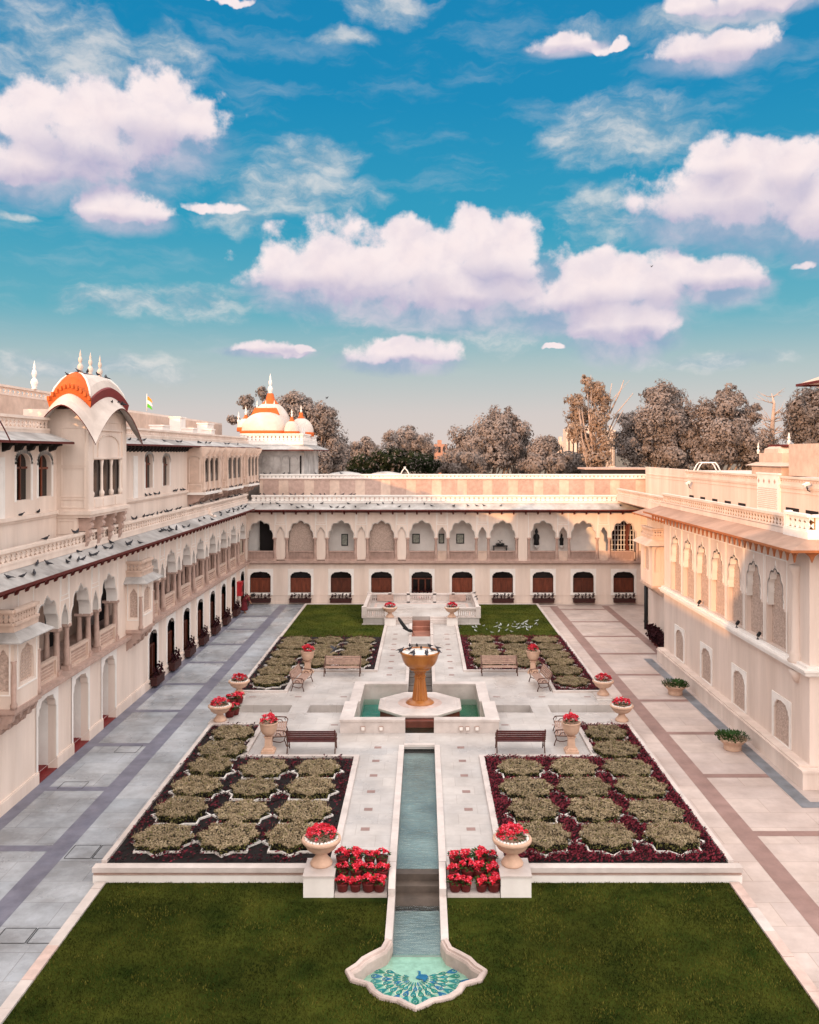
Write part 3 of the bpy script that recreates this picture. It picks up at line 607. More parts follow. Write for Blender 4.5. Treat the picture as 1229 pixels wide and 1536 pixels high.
# ---- pieces used again and again (first use keeps the prototype itself)
class Proto:
    def __init__(s, fn): s.fn, s.o = fn, None
    def __call__(s, parent, loc, rz=0):
        if s.o is None: s.o = s.fn(parent); s.o.location = loc; s.o.rotation_euler = (0, 0, rz); return s.o
        return inst(s.o, parent, loc, rz)
P_col = Proto(lambda p: column_mesh(ZS-Z1-.02, .135, 'column', 'sand').build('column', 'sand', p))
def _bracket():
    mb = MB(); prof = [(0, 0), (0, -.46), (-.10, -.42), (-.16, -.30), (-.34, -.24), (-.46, -.12), (-.62, -.06), (-.62, .02)]
    mb.prism([(x, z) for x, z in prof], -.06, .06, T=lambda u, v, d: (u, d, v)); return mb
P_brk = Proto(lambda p: _bracket().build('bracket', 'fascia', p))
def window_thing(parent, T, cx, w, v0, top, org, double=True, glassy=False, dep=.22):
    """surround of white plaster, red-brown frame, glass panes"""
    ol = shoulder(cx, w, v0, top)
    mb = MB(); apanel(mb, T, cx-w/2-.19, cx+w/2+.19, v0-.13, top+.22, ol, dep+.03, d=-.03)
    mb.tbox(T, cx-w/2-.19, cx+w/2+.19, top+.22, top+.235, -.03, 0); 
    for s in (-1, 1): mb.tbox(T, cx+s*(w/2+.19)-.007, cx+s*(w/2+.19)+.007, v0-.13, top+.235, -.028, .0)
    mb.tbox(T, cx-w/2-.22, cx+w/2+.22, v0-.20, v0-.13, -.07, 0)
    wn = mb.build('window', 'white', parent, org)
    g = MB(); fillo(g, T, ol, dep-.02); g.build('pane', 'glass', wn, org)
    f = MB(); tr = v0+(top-v0)*.66; h = w/2-.02
    f.tbox(T, cx-h, cx+h, tr-.05, tr+.04, dep-.10, dep-.03); f.tbox(T, cx-h, cx+h, v0, v0+.10, dep-.10, dep-.03)
    for s in (-1, 1): f.tbox(T, cx+s*(h-.05)-.05, cx+s*(h-.05)+.05, v0+.10, tr-.05, dep-.10, dep-.03)
    leafs = [(-h+.10, -.02), (.02, h-.10)] if not glassy else [(-h+.10, -h/3), (h/3, h-.10)]
    if not glassy:
        for a, b in leafs:
            f.tbox(T, cx+a, cx+b, v0+.12, tr-.07, dep-.07, dep-.035); rect_trim(f, T, cx+a+.07, cx+b-.07, v0+.18, tr-.12, .05, dep-.09, d1=dep-.07)
        f.tbox(T, cx-.04, cx+.04, v0+.1, tr-.05, dep-.12, dep-.07)
    else:
        for k in (-1, 1): f.tbox(T, cx+k*h/3-.06, cx+k*h/3+.06, v0+.1, tr-.05, dep-.12, dep-.03)
    f.build('frame', 'wood', wn, org); return wn
# ================================================================== far wing
OF = (2.2, YF, 0)
fw = thing('palace_wing', 'two storey cream arcaded wing across the far end, ten dark windows in its lower storey', 'building', OF)
XE0, XE1 = XL, 18.5
mb = MB(); u0 = XE0
for j, x in enumerate(XB):
    u1 = (XB[j]+XB[j+1])/2 if j < 9 else XE1
    apanel(mb, TF, u0, u1, -.1, Z1, shoulder(x, 1.68, .92, 2.62), .30); u0 = u1
mb.tbox(TF, XE0, XE1, -.1, .18, -.06, 0); mb.tbox(TF, XE0, XE1, .70, .74, -.025, 0)
# upper arcade wall
u0 = XE0
BIGW = 2.02
def upper_open(mb, T, cx, big=True, w=None, spring=ZS, apex=None, dep=.28, closed=False):
    w = w or (BIGW if big else .74); apex = apex or (ZA if big else 6.22)
    return cusp(cx, w, ZS, spring, apex, 9 if big else 5, 54 if big else 30, .12)
def imposts(mb, T, x, dep, m=0):
    for s in (-1, 1): mb.tbox(T, x+s*1.145-.15, x+s*1.145+.15, ZS-.09, ZS+.004, -.012, dep, m)
for j, x in enumerate(XB):
    a, b = x-1.27, x+1.27
    if j == 0: mb.tbox(TF, XE0, a, Z1, ZT, 0, .3)
    apanel(mb, TF, a, b, ZS, ZT, upper_open(mb, TF, x), .28, sill=False)
    n0, n1 = b, (XB[j+1]-1.27 if j < 9 else XE1)
    mid = (n0+n1)/2
    if j == 6: mb.tbox(TF, n0, n1, Z1+.05, ZT, 0, .28)
    elif j in (0, 1, 2, 3):
        ol = cusp(mid, .72, ZS, ZS, 6.22, 5, 30, .12); apanel(mb, TF, n0, n1, ZS, ZT, ol, .12, sill=False); fillo(mb, TF, ol, .12); mb.tbox(TF, mid-.37, mid+.37, Z1+.12, ZS, .12, .25)
    else:
        apanel(mb, TF, n0, n1, ZS, ZT, cusp(mid, .72, ZS, ZS, 6.22, 5, 30, .12), .28, sill=False)
mb.build('wall', 'wall', fw, OF)
# white mouldings round the arches
mb = MB()
for j, x in enumerate(XB):
    ol = upper_open(mb, TF, x)[1:-1]; ribbon(mb, TF, [(x+(px-x)*1.04, ZS+(py-ZS)*1.035) for px, py in ol], .06, 0, -.022)
    rect_trim(mb, TF, x-1.20, x+1.20, ZS+.06, ZT-.62, .045, -.018, bot=False)
    n0, n1 = x+1.27, (XB[j+1]-1.27 if j < 9 else XE1)
    if j == 6: continue
    mid = (n0+n1)/2; ol = cusp(mid, .72, Z1+.05, ZS, 6.22, 5, 30, .12)[1:-1]; ribbon(mb, TF, ol, .045, 0, -.02)
    rect_trim(mb, TF, mid-.42, mid+.42, 6.42, ZT-.62, .04, -.018); rect_trim(mb, TF, mid-.34, mid+.34, 6.62, ZT-.75, .03, -.016)
mb.build('moulding', 'white', fw, OF)
mb = MB(); mb.tbox(TF, XE0+.0, XE1, Z1-.10, Z1+.05, -.34, 3.0); mb.tbox(TF, XE0, XE1, Z1-.2, Z1-.1, -.2, 0); mb.build('ledge', 'sand', fw, OF)
mb = MB()
for x in XB: imposts(mb, TF, x, .28)
mb.build('impost', 'sand', fw, OF)
# gallery interior
GD = 1.6
mb = MB(); mb.tbox(TF, XE0-.4, XE1+.4, Z1+.05, ZT, GD, GD+.2); mb.tbox(TF, XE0-.4, XE1+.4, 7.3, 7.45, .28, GD); mb.build('gallery_wall', 'white', fw, OF)
for j, x in enumerate(XB):
    for s in (-1, 1):
        P_col(fw, (x+s*1.145-OF[0], .13, Z1+.05))
    mb = MB(); h0, h1 = Z1+.05, 4.30
    mb.tbox(TF, x-1.02, x+1.02, h1-.09, h1, .06, .22); mb.tbox(TF, x-1.02, x+1.02, h0, h0+.12, .06, .22)
    n = 17
    for k in range(n+1):
        u = x-1.0+2.0*k/n; mb.tbox(TF, u-.022, u+.022, h0+.12, h1-.09, .10, .18)
    mb.tbox(TF, x-1.02, x+1.02, h0+.12, h1-.09, .17, .175)
    mb.build('railing', 'sand', fw, OF)
for j in (4, 5, 7, 8, 9):
    mid = XB[j]+1.64 if j < 9 else 17.6
    mb = MB(); mb.tbox(TF, mid-.36, mid+.36, Z1+.05, 4.3, .10, .16); rect_trim(mb, TF, mid-.36, mid+.36, Z1+.05, 4.3, .08, .06, d1=.1); mb.build('railing', 'sandl', fw, OF)
for j in (1, 3):
    mb = MB(); fillo(mb, TF, upper_open(mb, TF, XB[j]), .55); x = XB[j]; mb.tbox(TF, x-1.05, x+1.05, Z1+.05, ZS, .55, .6)
    for k in range(13): mb.tbox(TF, x-.95+.158*k-.012, x-.95+.158*k+.012, 4.3, 6.3, .53, .55)
    for k in range(13): mb.tbox(TF, x-1.0, x+1.0, 4.4+.158*k-.012, 4.4+.158*k+.012, .535, .55)
    mb.build('lattice_screen', 'jali', fw, OF)
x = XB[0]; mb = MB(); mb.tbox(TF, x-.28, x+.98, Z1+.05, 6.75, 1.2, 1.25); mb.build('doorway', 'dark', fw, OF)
x = XB[9]; mb = MB()
mb.tbox(TF, x-1.0, x+1.05, Z1+.1, 6.9, 1.0, 1.05); fr = mb.build('french_window', 'glass', fw, OF)
mb = MB()
for k in range(9): mb.tbox(TF, x-1.0+.25*k-.025, x-1.0+.25*k+.025, Z1+.1, 6.8, .95, 1.0)
for k in range(8): mb.tbox(TF, x-1.0, x+1.05, 3.9+.4*k-.02, 3.9+.4*k+.02, .955, 1.0)
mb.build('glazing_bars', 'lattw', fr, OF)
mb = MB(); mb.grid([[(x+.35+.5*sx_*(.3+.7*abs(z-5)/2)+.03*sin(8*k), YF+.88+.04*cos(3*k), z) for k, sx_ in enumerate([i/5 for i in range(6)])] for z in (4.2, 5.0, 5.8, 6.6)]); mb.build('curtain', 'wood', fr, OF)
for j, x in enumerate(XB): window_thing(fw, TF, x, 1.68, .92, 2.62, OF, glassy=(j == 4))
# eave, parapet
def eave_far():
    mb = MB(); y0 = YF-.95
    mb.hexa([(XE0+.7, y0, 7.62), (XE1+.3, y0, 7.62), (XE1+.3, YF+.1, 7.98), (XE0-.3, YF+.1, 7.98)], [(XE0+.7, y0, 7.72), (XE1+.3, y0, 7.72), (XE1+.3, YF+.1, 8.22), (XE0-.3, YF+.1, 8.22)], 0)
    mb.box(XE0+.75, XE1+.3, y0-.02, y0, 7.60, 7.70, 1); return mb
eave_far().build('eave', ['grey', 'fascia'], fw, OF)
mb = MB(); mb.tbox(TF, XE0, XE1, 7.42, 7.52, -.05, 0); mb.build('string_course', 'fascia', fw, OF)
for k in range(33):
    P_brk(fw, (XE0+1.0+k*.98-OF[0], -.02, 7.72), R(90))
mb = MB(); mb.tbox(TF, XE0-.2, XE1, 8.2, 8.3, -.02, .2); balus(mb, ((XE0+.3, YF+.1), (XE1, YF+.1)), 84, 8.28, 8.83, kind='disc'); mb.build('balustrade', 'white', fw, OF)
mb = MB(); mb.box(XE0, XE1, YF+.2, 76, 8.0, 8.18); mb.build('terrace_floor', 'grey', fw, OF)
mb = MB(); mb.box(-14.0, 20.4, 76, 76.4, 8.0, 10.0); mb.build('roof_wall', 'sandl', fw, OF)
mb = MB()
x = -13.7
while x < 20: mb.box(x, x+1.35, 75.97, 76, 8.25, 9.9); x += 2.2
mb.box(-14, 20.4, 75.93, 76, 9.95, 10.03); mb.build('roof_panel', 'sand', fw, OF)
mb = MB(); balus(mb, ((-14.0, 76.1), (20.4, 76.1)), 100, 10.03, 10.42, kind='disc'); mb.build('roof_parapet', 'white', fw, OF)
mb = MB(); mb.box(-14, 20.4, 76.4, 90, 8, 9.8); mb.box(XE0, XE1, YF+GD+.2, 76, 0, 8.0); mb.box(XE0+.4, XE1-.4, YF+.35, YF+GD, 0, Z1-.1); mb.build('core', 'wall', fw, OF)
# ================================================================== left wing
OL = (XL, 45, 0)
lw = thing('palace_wing', 'long cream palace wing along the left with sandstone columns and bird-covered grey eave', 'building', OL)
NB = len(YB)                                             # bays 0 (far) .. 13 (near)
mb = MB(); alc = MB()
mb.tbox(TL, 70.93, YF, -.1, Z1, 0, .3)
for i, y in enumerate(YB):
    a, b = y-BAY/2, y+BAY/2
    if i in (8, 12, 13): mb.tbox(TL, a, b, -.1, Z1, 0, .3)
    elif i in (9, 10, 11): apanel(mb, TL, a, b, -.1, Z1, shoulder(y, 1.62, .0, 3.02, .55), .30, sill=False)
    else: apanel(mb, TL, a, b, -.1, Z1, shoulder(y, 1.42, .45, 2.92), .30)
mb.tbox(TL, -20, YB[13]-BAY/2, -.1, Z1, 0, .3)
prev = 70.93                                            # plinth, interrupted at the alcoves
for i in (9, 10, 11):
    y = YB[i]; mb.tbox(TL, y+.81, prev, -.1, .42, -.07, 0); mb.tbox(TL, y+.81, prev, .42, .47, -.05, 0); prev = y-.81
mb.tbox(TL, -20, prev, -.1, .42, -.07, 0); mb.tbox(TL, -20, prev, .42, .47, -.05, 0)
# upper arcade
def arcade_ok(i): return i in (0, 1, 2, 3, 4, 5, 6, 7, 9, 10, 11)
for i, y in enumerate(YB):
    a, b = y-1.27, y+1.27
    if not arcade_ok(i): mb.tbox(TL, y-1.27, y+1.27, Z1, ZT, 0, .3)
    else: apanel(mb, TL, a, b, ZS, ZT, upper_open(mb, TL, y), .46, mr=1, sill=False)
    n1 = a; n0 = a-(BAY-2.54)
    if arcade_ok(i) and (i+1 < NB) and arcade_ok(i+1): apanel(mb, TL, n0, n1, ZS, ZT, cusp((n0+n1)/2, .72, ZS, ZS, 6.22, 5, 30, .12), .46, mr=1, sill=False)
    else: mb.tbox(TL, n0, n1, Z1, ZT, 0, .3)
mb.tbox(TL, YB[0]+1.27, YF, Z1, ZT, 0, .3); mb.tbox(TL, -20, YB[13]-BAY/2+.36, Z1, ZT, 0, .3)
mb.build('wall', ['wall', 'white'], lw, OL)
mb = MB()
for i, y in enumerate(YB):
    if arcade_ok(i): imposts(mb, TL, y, .60)
mb.build('impost', 'sand', lw, OL)
# alcoves: white reveals, maroon floor
for i in (9, 10, 11):
    y = YB[i]; a = MB(); h = .81
    a.tbox(TL, y-h-.1, y-h, .0, 3.1, .3, 2.0); a.tbox(TL, y+h, y+h+.1, .0, 3.1, .3, 2.0); a.tbox(TL, y-h, y+h, 0, 3.1, 1.9, 2.0); a.tbox(TL, y-h-.1, y+h+.1, 3.05, 3.2, .3, 2.0); 
    a.tbox(TL, y-h, y+h, 2.35, 2.42, 1.86, 1.9); a.tbox(TL, y+h-.03, y+h, 2.5, 2.58, .3, 1.9)
    al = a.build('alcove', 'white', lw, OL)
    a = MB(); a.tbox(TL, y-h, y+h, -.02, .02, -.05, 1.9); a.tbox(TL, y-h, y+h, .02, .14, .30, 1.9); a.build('doorstep', 'dred', al, OL)
    a = MB(); ol = shoulder(y, 1.62, .0, 3.02, .55); apanel(a, TL, y-.98, y+.98, .42, 3.24, [(p[0], max(p[1], .43)) for p in ol], .03, d=-.03, sill=False)
    a.tbox(TL, y-.98, y+.98, 3.24, 3.25, -.03, 0); a.build('surround', 'white', al, OL)
for i in range(8): window_thing(lw, TL, YB[i], 1.42, .45, 2.92, OL, glassy=True)
mb = MB(); mb.tbox(TL, -20, YF, Z1-.10, Z1+.05, -.30, 3.0); mb.tbox(TL, -20, YF, Z1-.2, Z1-.1, -.17, 0); mb.build('ledge', 'sand', lw, OL)
# gallery behind the arcade
mb = MB(); mb.tbox(TL, 20, YF+3, Z1+.05, ZT, 2.6, 2.8); mb.tbox(TL, 20, YF+3, 7.2, 7.4, .46, 2.6); g_ = mb.build('gallery_wall', 'sandl', lw, OL)
for i, y in enumerate(YB):
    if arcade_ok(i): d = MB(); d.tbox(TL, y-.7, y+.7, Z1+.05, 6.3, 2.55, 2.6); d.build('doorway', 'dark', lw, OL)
for i, y in enumerate(YB):
    if not arcade_ok(i): continue
    for s in (-1, 1):
        P_col(lw, (-.12, y+s*1.145-OL[1], Z1+.05)); P_col(lw, (-.50, y+s*1.145-OL[1], Z1+.05))
    mb = MB(); h0, h1 = Z1+.05, 4.32; mb.tbox(TL, y-1.02, y+1.02, h0, h1, .10, .20); rect_trim(mb, TL, y-1.02, y+1.02, h0, h1, .12, .03, 0, .10)
    for r_ in range(4):
        for k in range(16): mb.tbox(TL, y-.84+.106*k, y-.84+.106*k+.05, h0+.16+.13*r_, h0+.24+.13*r_, .085, .1, 1)
    mb.build('railing', ['sandl', 'sand'], lw, OL)
mb = MB()
for i, y in enumerate(YB):
    if not arcade_ok(i): continue
    ol = upper_open(mb, TL, y)[1:-1]; ribbon(mb, TL, [(y+(px-y)*1.04, ZS+(py-ZS)*1.035) for px, py in ol], .06, 0, -.022)
    rect_trim(mb, TL, y-1.20, y+1.20, ZS+.06, ZT-.62, .045, -.018, bot=False)
    mid = y-BAY/2
    if arcade_ok(i+1):
        ol = cusp(mid, .70, Z1+.05, ZS, 6.22, 5, 30, .12)[1:-1]; ribbon(mb, TL, ol, .045, 0, -.02); rect_trim(mb, TL, mid-.42, mid+.42, 6.42, ZT-.62, .04, -.018); rect_trim(mb, TL, mid-.34, mid+.34, 6.6, ZT-.75, .03, -.016)
for (a, b) in ((YB[8]-.9, YB[8]+.9), (YB[12]-.9, YB[12]+.9)): rect_trim(mb, TL, a, b, 6.3, ZT-.62, .045, -.018)
mb.build('moulding', 'white', lw, OL)
# eave and balustrade
mb = MB(); x0 = XL+.74
mb.hexa([(XL-.1, -20, 7.98), (x0, -20, 7.72), (x0, YF-.2, 7.72), (XL-.1, YF+1, 7.98)], [(XL-.1, -20, 8.24), (x0, -20, 7.80), (x0, YF-.2, 7.80), (XL-.1, YF+1, 8.24)], 0)
mb.box(x0, x0+.02, -20, YF-.95, 7.69, 7.80, 1); mb.build('eave', ['grey', 'fascia'], lw, OL)
for k in range(60): P_brk(lw, (-.02, YF-1.2-.82*k-OL[1], 7.72), R(180))
mb = MB(); mb.tbox(TL, -20, YF, 7.42, 7.52, -.05, 0); mb.build('string_course', 'fascia', lw, OL)
mb = MB(); mb.box(XL-.18, XL+.02, -20, YF, 8.2, 8.42); balus(mb, ((XL-.08, 18), (XL-.08, YF+.1)), 140, 8.40, 8.93, kind='vase'); mb.build('balustrade', 'wall', lw, OL)
mb = MB(); mb.box(-17, XL-.1, -20, 76, 8.0, 8.18); mb.build('terrace_floor', 'grey', lw, OL)
for y in (27.9, 58.5):                                   # rain spouts let into the parapet
    mb = MB(); mb.box(XL-.05, XL+.16, y-.1, y+.1, 8.3, 8.62); mb.hexa([(XL, y-.22, 8.2), (XL+.45, y-.28, 7.98), (XL+.45, y+.28, 7.98), (XL, y+.22, 8.2)], [(XL, y-.22, 8.3), (XL+.45, y-.28, 8.06), (XL+.45, y+.28, 8.06), (XL, y+.22, 8.3)]); mb.build('rain_spout', 'wall', lw, OL)
# lower jharokhas (oriel balconies) of the left wing
def oriel(root, org, yc, tag_):
    xf = XL+.73; h = .95; T = lambda u, v, d: (xf-d, u, v); TS = lambda u, v, d: (u, yc-h+d, v)
    o = MB(); ol = cusp(yc, 1.1, 4.5, 5.15, 5.75, 7, 40, .10)
    apanel(o, T, yc-h, yc+h, 3.75, 6.1, ol, .10); ol2 = cusp(XL+.36, .40, 4.35, 5.2, 5.72, 5, 30, .12); apanel(o, TS, XL, xf, 3.75, 6.1, ol2, .10); o.quad((XL, yc+h, 3.75), (xf, yc+h, 3.75), (xf, yc+h, 6.1), (XL, yc+h, 6.1))
    o.box(XL, xf+.05, yc-h-.05, yc+h+.05, 6.1, 6.16)
    b = o.build('oriel', 'wall', root, org)
    o = MB(); fillo(o, T, ol, .10); fillo(o, TS, ol2, .10)
    for k in range(9):
        for r_ in range(10): o.tbox(T, yc-.48+.115*k, yc-.48+.115*k+.05, 4.55+.11*r_, 4.60+.11*r_, .085, .1, 1)
    o.build('lattice_screen', ['jali', 'sandl'], b, org)
    o = MB(); rect_trim(o, T, yc-h+.2, yc+h-.2, 4.35, 6.0, .06, -.02); rect_trim(o, TS, XL+.06, xf-.12, 4.2, 6.0, .05, -.02); o.build('moulding', 'white', b, org)
    o = MB()
    for (x, y) in ((xf-.02, yc-h+.02), (xf-.02, yc+h-.02)): o.lathe([(.10, 3.75), (.12, 3.9), (.08, 4.0), (.085, 4.8), (.065, 5.25), (.10, 5.35)], (x, y, 0), 10)
    o.build('corner_column', 'sand', b, org)
    o = MB(); e = .38
    o.hexa([(XL, yc-h-e, 6.0), (xf+e, yc-h-e, 6.0), (xf+e, yc+h+e, 6.0), (XL, yc+h+e, 6.0)], [(XL, yc-h-e, 6.04), (xf+e, yc-h-e, 6.04), (xf+e, yc+h+e, 6.04), (XL, yc+h+e, 6.04)])
    o.hexa([(XL, yc-h-e, 6.04), (xf+e, yc-h-e, 6.04), (xf+e, yc+h+e, 6.04), (XL, yc+h+e, 6.04)], [(XL, yc-h, 6.30), (xf, yc-h, 6.30), (xf, yc+h, 6.30), (XL, yc+h, 6.30)])
    o.build('hood', 'grey', b, org)
    o = MB(); o.box(XL, xf-.02, yc-h+.02, yc+h-.02, 6.25, 6.55)
    balus(o, ((XL, yc-h+.08), (xf-.04, yc-h+.08)), 4, 6.52, 7.05, kind='disc'); balus(o, ((xf-.08, yc-h+.05), (xf-.08, yc+h-.05)), 9, 6.52, 7.05, kind='disc'); o.build('parapet', 'sandl', b, org)
    o = MB()                                             # stepped and carved underside
    o.box(XL, xf+.06, yc-h-.06, yc+h+.06, 3.60, 3.76); o.box(XL, xf-.03, yc-h+.03, yc+h-.03, 3.48, 3.60)
    for k in range(4):
        y = yc-h+.12+k*(2*h-.24)/3
        o.prism([(XL, 3.48), (xf-.05, 3.48), (xf-.09, 3.30), (xf-.22, 3.26), (xf-.26, 3.12), (xf-.42, 3.08), (xf-.46, 2.92), (xf-.58, 2.86), (XL, 2.72)], y-.09, y+.09, T=lambda u, v, d: (u, d, v))
    o.build('corbel', 'sand', b, org); return b
for yc in (43.2, 30.1): oriel(lw, OL, yc, '')
# ------------------------------------------------------------------ second storey, set back behind the terrace
X2 = -15.22; T2 = lambda u, v, d: (X2-d, u, v)
mb = MB(); wins = [(33.85, 1.2, 10.45, 12.25), (35.75, 1.2, 10.5, 12.2), (49.3, 1.3, 10.3, 12.2), (52.6, 1.3, 10.3, 12.1), (31.2, .9, 10.0, 12.1), (27.6, 1.2, 10.45, 12.25)]
segs = sorted(wins); u0 = -20.0
for (y, w, v0, v1) in segs:
    apanel(mb, T2, u0, y+w/2+.3, 8.0, 13.0, rnda(y, w, v0, v1-.45, v1), .19); u0 = y+w/2+.3
mb.tbox(T2, u0, 57.3, 8.0, 13.0, 0, .3); mb.tbox(T2, 57.3, 77, 8.0, 13.0, .02, .3)
mb.build('upper_wall', 'wall', lw, OL)
for (y, w, v0, v1) in wins:
    m2 = MB(); fillo(m2, T2, rnda(y, w, v0, v1-.45, v1), .18); wn = m2.build('upper_window', 'glass', lw, OL)
    m2 = MB(); m2.tbox(T2, y-.04, y+.04, v0, v1-.05, .12, .17); m2.tbox(T2, y-w/2, y+w/2, v1-.6, v1-.52, .12, .17); m2.build('frame', 'wood', wn, OL)
    m2 = MB(); ol = rnda(y, w, v0, v1-.45, v1); ribbon(m2, T2, [(y+(a-y)*1.16, b if k in (0, len(ol)-1) else b+.08) for k, (a, b) in enumerate(ol)], .16, 0, -.025); m2.build('surround', 'white', wn, OL)
mb = MB(); mb.tbox(T2, -20, 36.8, 9.72, 9.86, -.14, 0); mb.tbox(T2, 42, 57.2, 9.70, 9.84, -.12, 0); mb.tbox(T2, -20, 57.2, 9.62, 9.72, -.06, 0)
mb.build('upper_ledge', 'wall', lw, OL)
# slim niches with a pilaster
for y in (46.9, 31.9):
    m2 = MB(); ol = cusp(y, .55, 10.0, 11.35, 11.75, 5, 30); apanel(m2, T2, y-.36, y+.36, 9.86, 12.1, ol, .04, d=-.05); m2.tbox(T2, y-.36, y+.36, 9.84, 12.1, -.045, 0); fillo(m2, T2, ol, -.02, 1); m2.build('niche', ['white', 'sand'], lw, OL)
# upper eave
mb = MB(); x0 = X2+.85
for (a, b) in ((-20, 36.6), (42.6, 80)):
    mb.hexa([(X2-.1, a, 12.85), (x0, a, 12.66), (x0, b, 12.66), (X2-.1, b, 12.85)], [(X2-.1, a, 13.06), (x0, a, 12.72), (x0, b, 12.72), (X2-.1, b, 13.06)], 0)
    mb.box(x0, x0+.02, a, b, 12.62, 12.71, 1)
mb.build('upper_eave', ['grey', 'fascia'], lw, OL)
P_blk = Proto(lambda p: (lambda m: (m.prism([(0, 0), (.5, 0), (.5, -.08), (.3, -.12), (.22, -.26), (.08, -.30), (0, -.34)], -.10, .10, T=lambda u, v, d: (u, d, v)), m.build('eave_block', 'dark', p))[1])(MB()))
for y in [32.2, 33.2, 34.2, 35.3, 36.2, 42.9]+[43.6+.62*k for k in range(22)]: P_blk(lw, (X2-OL[0], y-OL[1], 12.64))
mb = MB(); mb.box(X2-.35, X2-.15, -20, 36.6, 12.9, 13.2); balus(mb, ((X2-.25, 20), (X2-.25, 36.6)), 50, 13.18, 13.72); mb.box(X2-.35, X2-.15, 42.2, 78, 12.9, 13.2); balus(mb, ((X2-.25, 42.4), (X2-.25, 78)), 100, 13.18, 13.62)
mb.build('roof_balustrade', 'wall', lw, OL)
mb = MB(); mb.box(-24, X2-.3, -20, 80, 8.0, 13.0); mb.box(-24, -20, -25, 88, 8, 15.05); mb.box(-24, -21.5, -25, 30, 15.05, 15.2); mb.box(-17.6, X2-.05, -20, 36, 0, 8) if False else None
mb.build('roof_block', 'sandl', lw, OL)
mb = MB(); balus(mb, ((-20.1, 20), (-20.1, 50)), 60, 15.05, 15.55); mb.box(-20.2, -20.0, 50, 88, 15.05, 15.2); mb.build('roof_parapet', 'wall', lw, OL)
for (x, y, w, h) in ((-16.6, 55.5, 1.6, 13.95), (-16.4, 62, 1.3, 13.95), (-16.3, 67, 1.1, 14.0), (-17.6, 71, 2.2, 14.6), (-18.4, 66, 1.5, 14.9)):
    mb = MB(); mb.box(x-.5, x+.3, y, y+w, 13.0, h); mb.box(x-.56, x+.36, y-.06, y+w+.06, h, h+.08); mb.build('roof_block', 'white', lw, OL)
mb = MB(); mb.box(XL-3, XL-.3, -20, YF, -.1, Z1-.1) if False else None
# mass of the wing behind its galleries, keeps daylight out
mb.box(-24, XL-2.8, -25, 80, -.1, 8.0); mb.build('core', 'wall', lw, OL)
# far oriels of the second storey, three windowed bays on corbels
def upper_oriel(y0, y1):
    xf = XL+.02; T = lambda u, v, d: (xf-d, u, v)
    o = MB(); o.box(X2, xf-.12, y0, y1, 9.6, 12.66); b = o.build('oriel', 'sandl', lw, OL)
    o = MB(); ow = (X2+.12, xf-.30); TS = lambda u, v, d: (u, y0+d, v)
    ol = rnda((ow[0]+ow[1])/2, ow[1]-ow[0], 10.35, 11.8, 12.05); ribbon(o, TS, ol, .05, 0, -.03); rect_trim(o, TS, X2+.05, xf-.16, 9.75, 10.2, .04, -.02); o.build('moulding', 'wall', b, OL)
    n = 4; st = (y1-y0-.3)/(n-1)
    o = MB()
    for k in range(n-1): o.tbox(T, y0+.15+st*k+.10, y0+.15+st*(k+1)-.10, 10.35, 11.9, .10, .118)
    o.build('pane', 'glass', b, OL)
    for k in range(n):
        o = MB(); o.lathe([(.15, 9.72), (.17, 9.9), (.10, 10.0), (.14, 10.2), (.11, 10.35), (.085, 11.7), (.13, 11.8), (.16, 12.0), (.20, 12.06)], (xf-.08, y0+.15+st*k, 0), 8)
        o.prism([(xf-.16, 12.0), (xf+.05, 12.04), (xf+.22, 12.25), (xf+.34, 12.5), (xf+.36, 12.62), (xf-.16, 12.62)], y0+.09+st*k, y0+.21+st*k, T=lambda u, v, d: (u, d, v)); o.build('column', 'sandl', b, OL)
    o = MB(); o.box(X2, xf+.10, y0-.08, y1+.08, 9.52, 9.68); o.build('sill', 'white', b, OL)
    for k in range(4):
        o = MB(); y = y0+.25+k*(y1-y0-.5)/3
        o.prism([(X2, 9.52), (xf+.02, 9.52), (xf-.10, 9.36), (xf-.35, 9.28), (xf-.45, 9.08), (xf-.75, 8.98), (X2, 8.8)], y-.13, y+.13, T=lambda u, v, d: (u, d, v)); o.build('corbel', 'sand', b, OL)
for a, b in ((57.3, 61.7), (64.1, 69.2), (71.4, 76.0)): upper_oriel(a, b)
mb = MB(); mb.box(X2, XL-.35, 61.7, 64.1, 9.3, 12.66); mb.box(X2, XL-.35, 69.2, 71.4, 9.3, 12.66)
for a, b in ((61.7, 64.1), (69.2, 71.4)): ribbon(mb, lambda u, v, d: (XL-.35-d, u, v), rnda((a+b)/2, 1.5, 10.2, 11.6, 12.0), .06, 0, -.03)
mb.build('upper_bay', 'sandl', lw, OL)
# ------------------------------------------------------------------ the big oriel with the curved orange roof
def bangla(parent, org, cx, cy, levels, names, N=20, end_m=None):
    """curved hipped roof: each level = (half x, half y, corner z, rise); bands between levels get name and materials (end, side)"""
    def ring(hx, hy, zc, rise):
        pts = []
        for (ax, ay, bx, by) in ((-1, -1, 1, -1), (1, -1, 1, 1), (1, 1, -1, 1), (-1, 1, -1, -1)):
            for k in range(N):
                t = k/N; u = 2*t-1; x = ax+(bx-ax)*t; y = ay+(by-ay)*t
                f = 1-abs(u)**1.75; bow = 1+.03*f
                pts.append((cx+x*hx*bow, cy+y*hy*bow, zc+rise*f))
        return pts
    rings = [ring(*l) for l in levels]
    for (nm, a, b, mats) in names:
        mb = MB(); n4 = 4*N
        for j in range(a, b):
            for i in range(n4):
                k = (i+1) % n4; side = i//N; mb.add([rings[j][i], rings[j][k], rings[j+1][k], rings[j+1][i]], [(0, 1, 2, 3)], side % 2, True)
        o = mb.build(nm, mats, parent, org)
    return rings
OJ = (XL-.6, 39.2, 8.9)
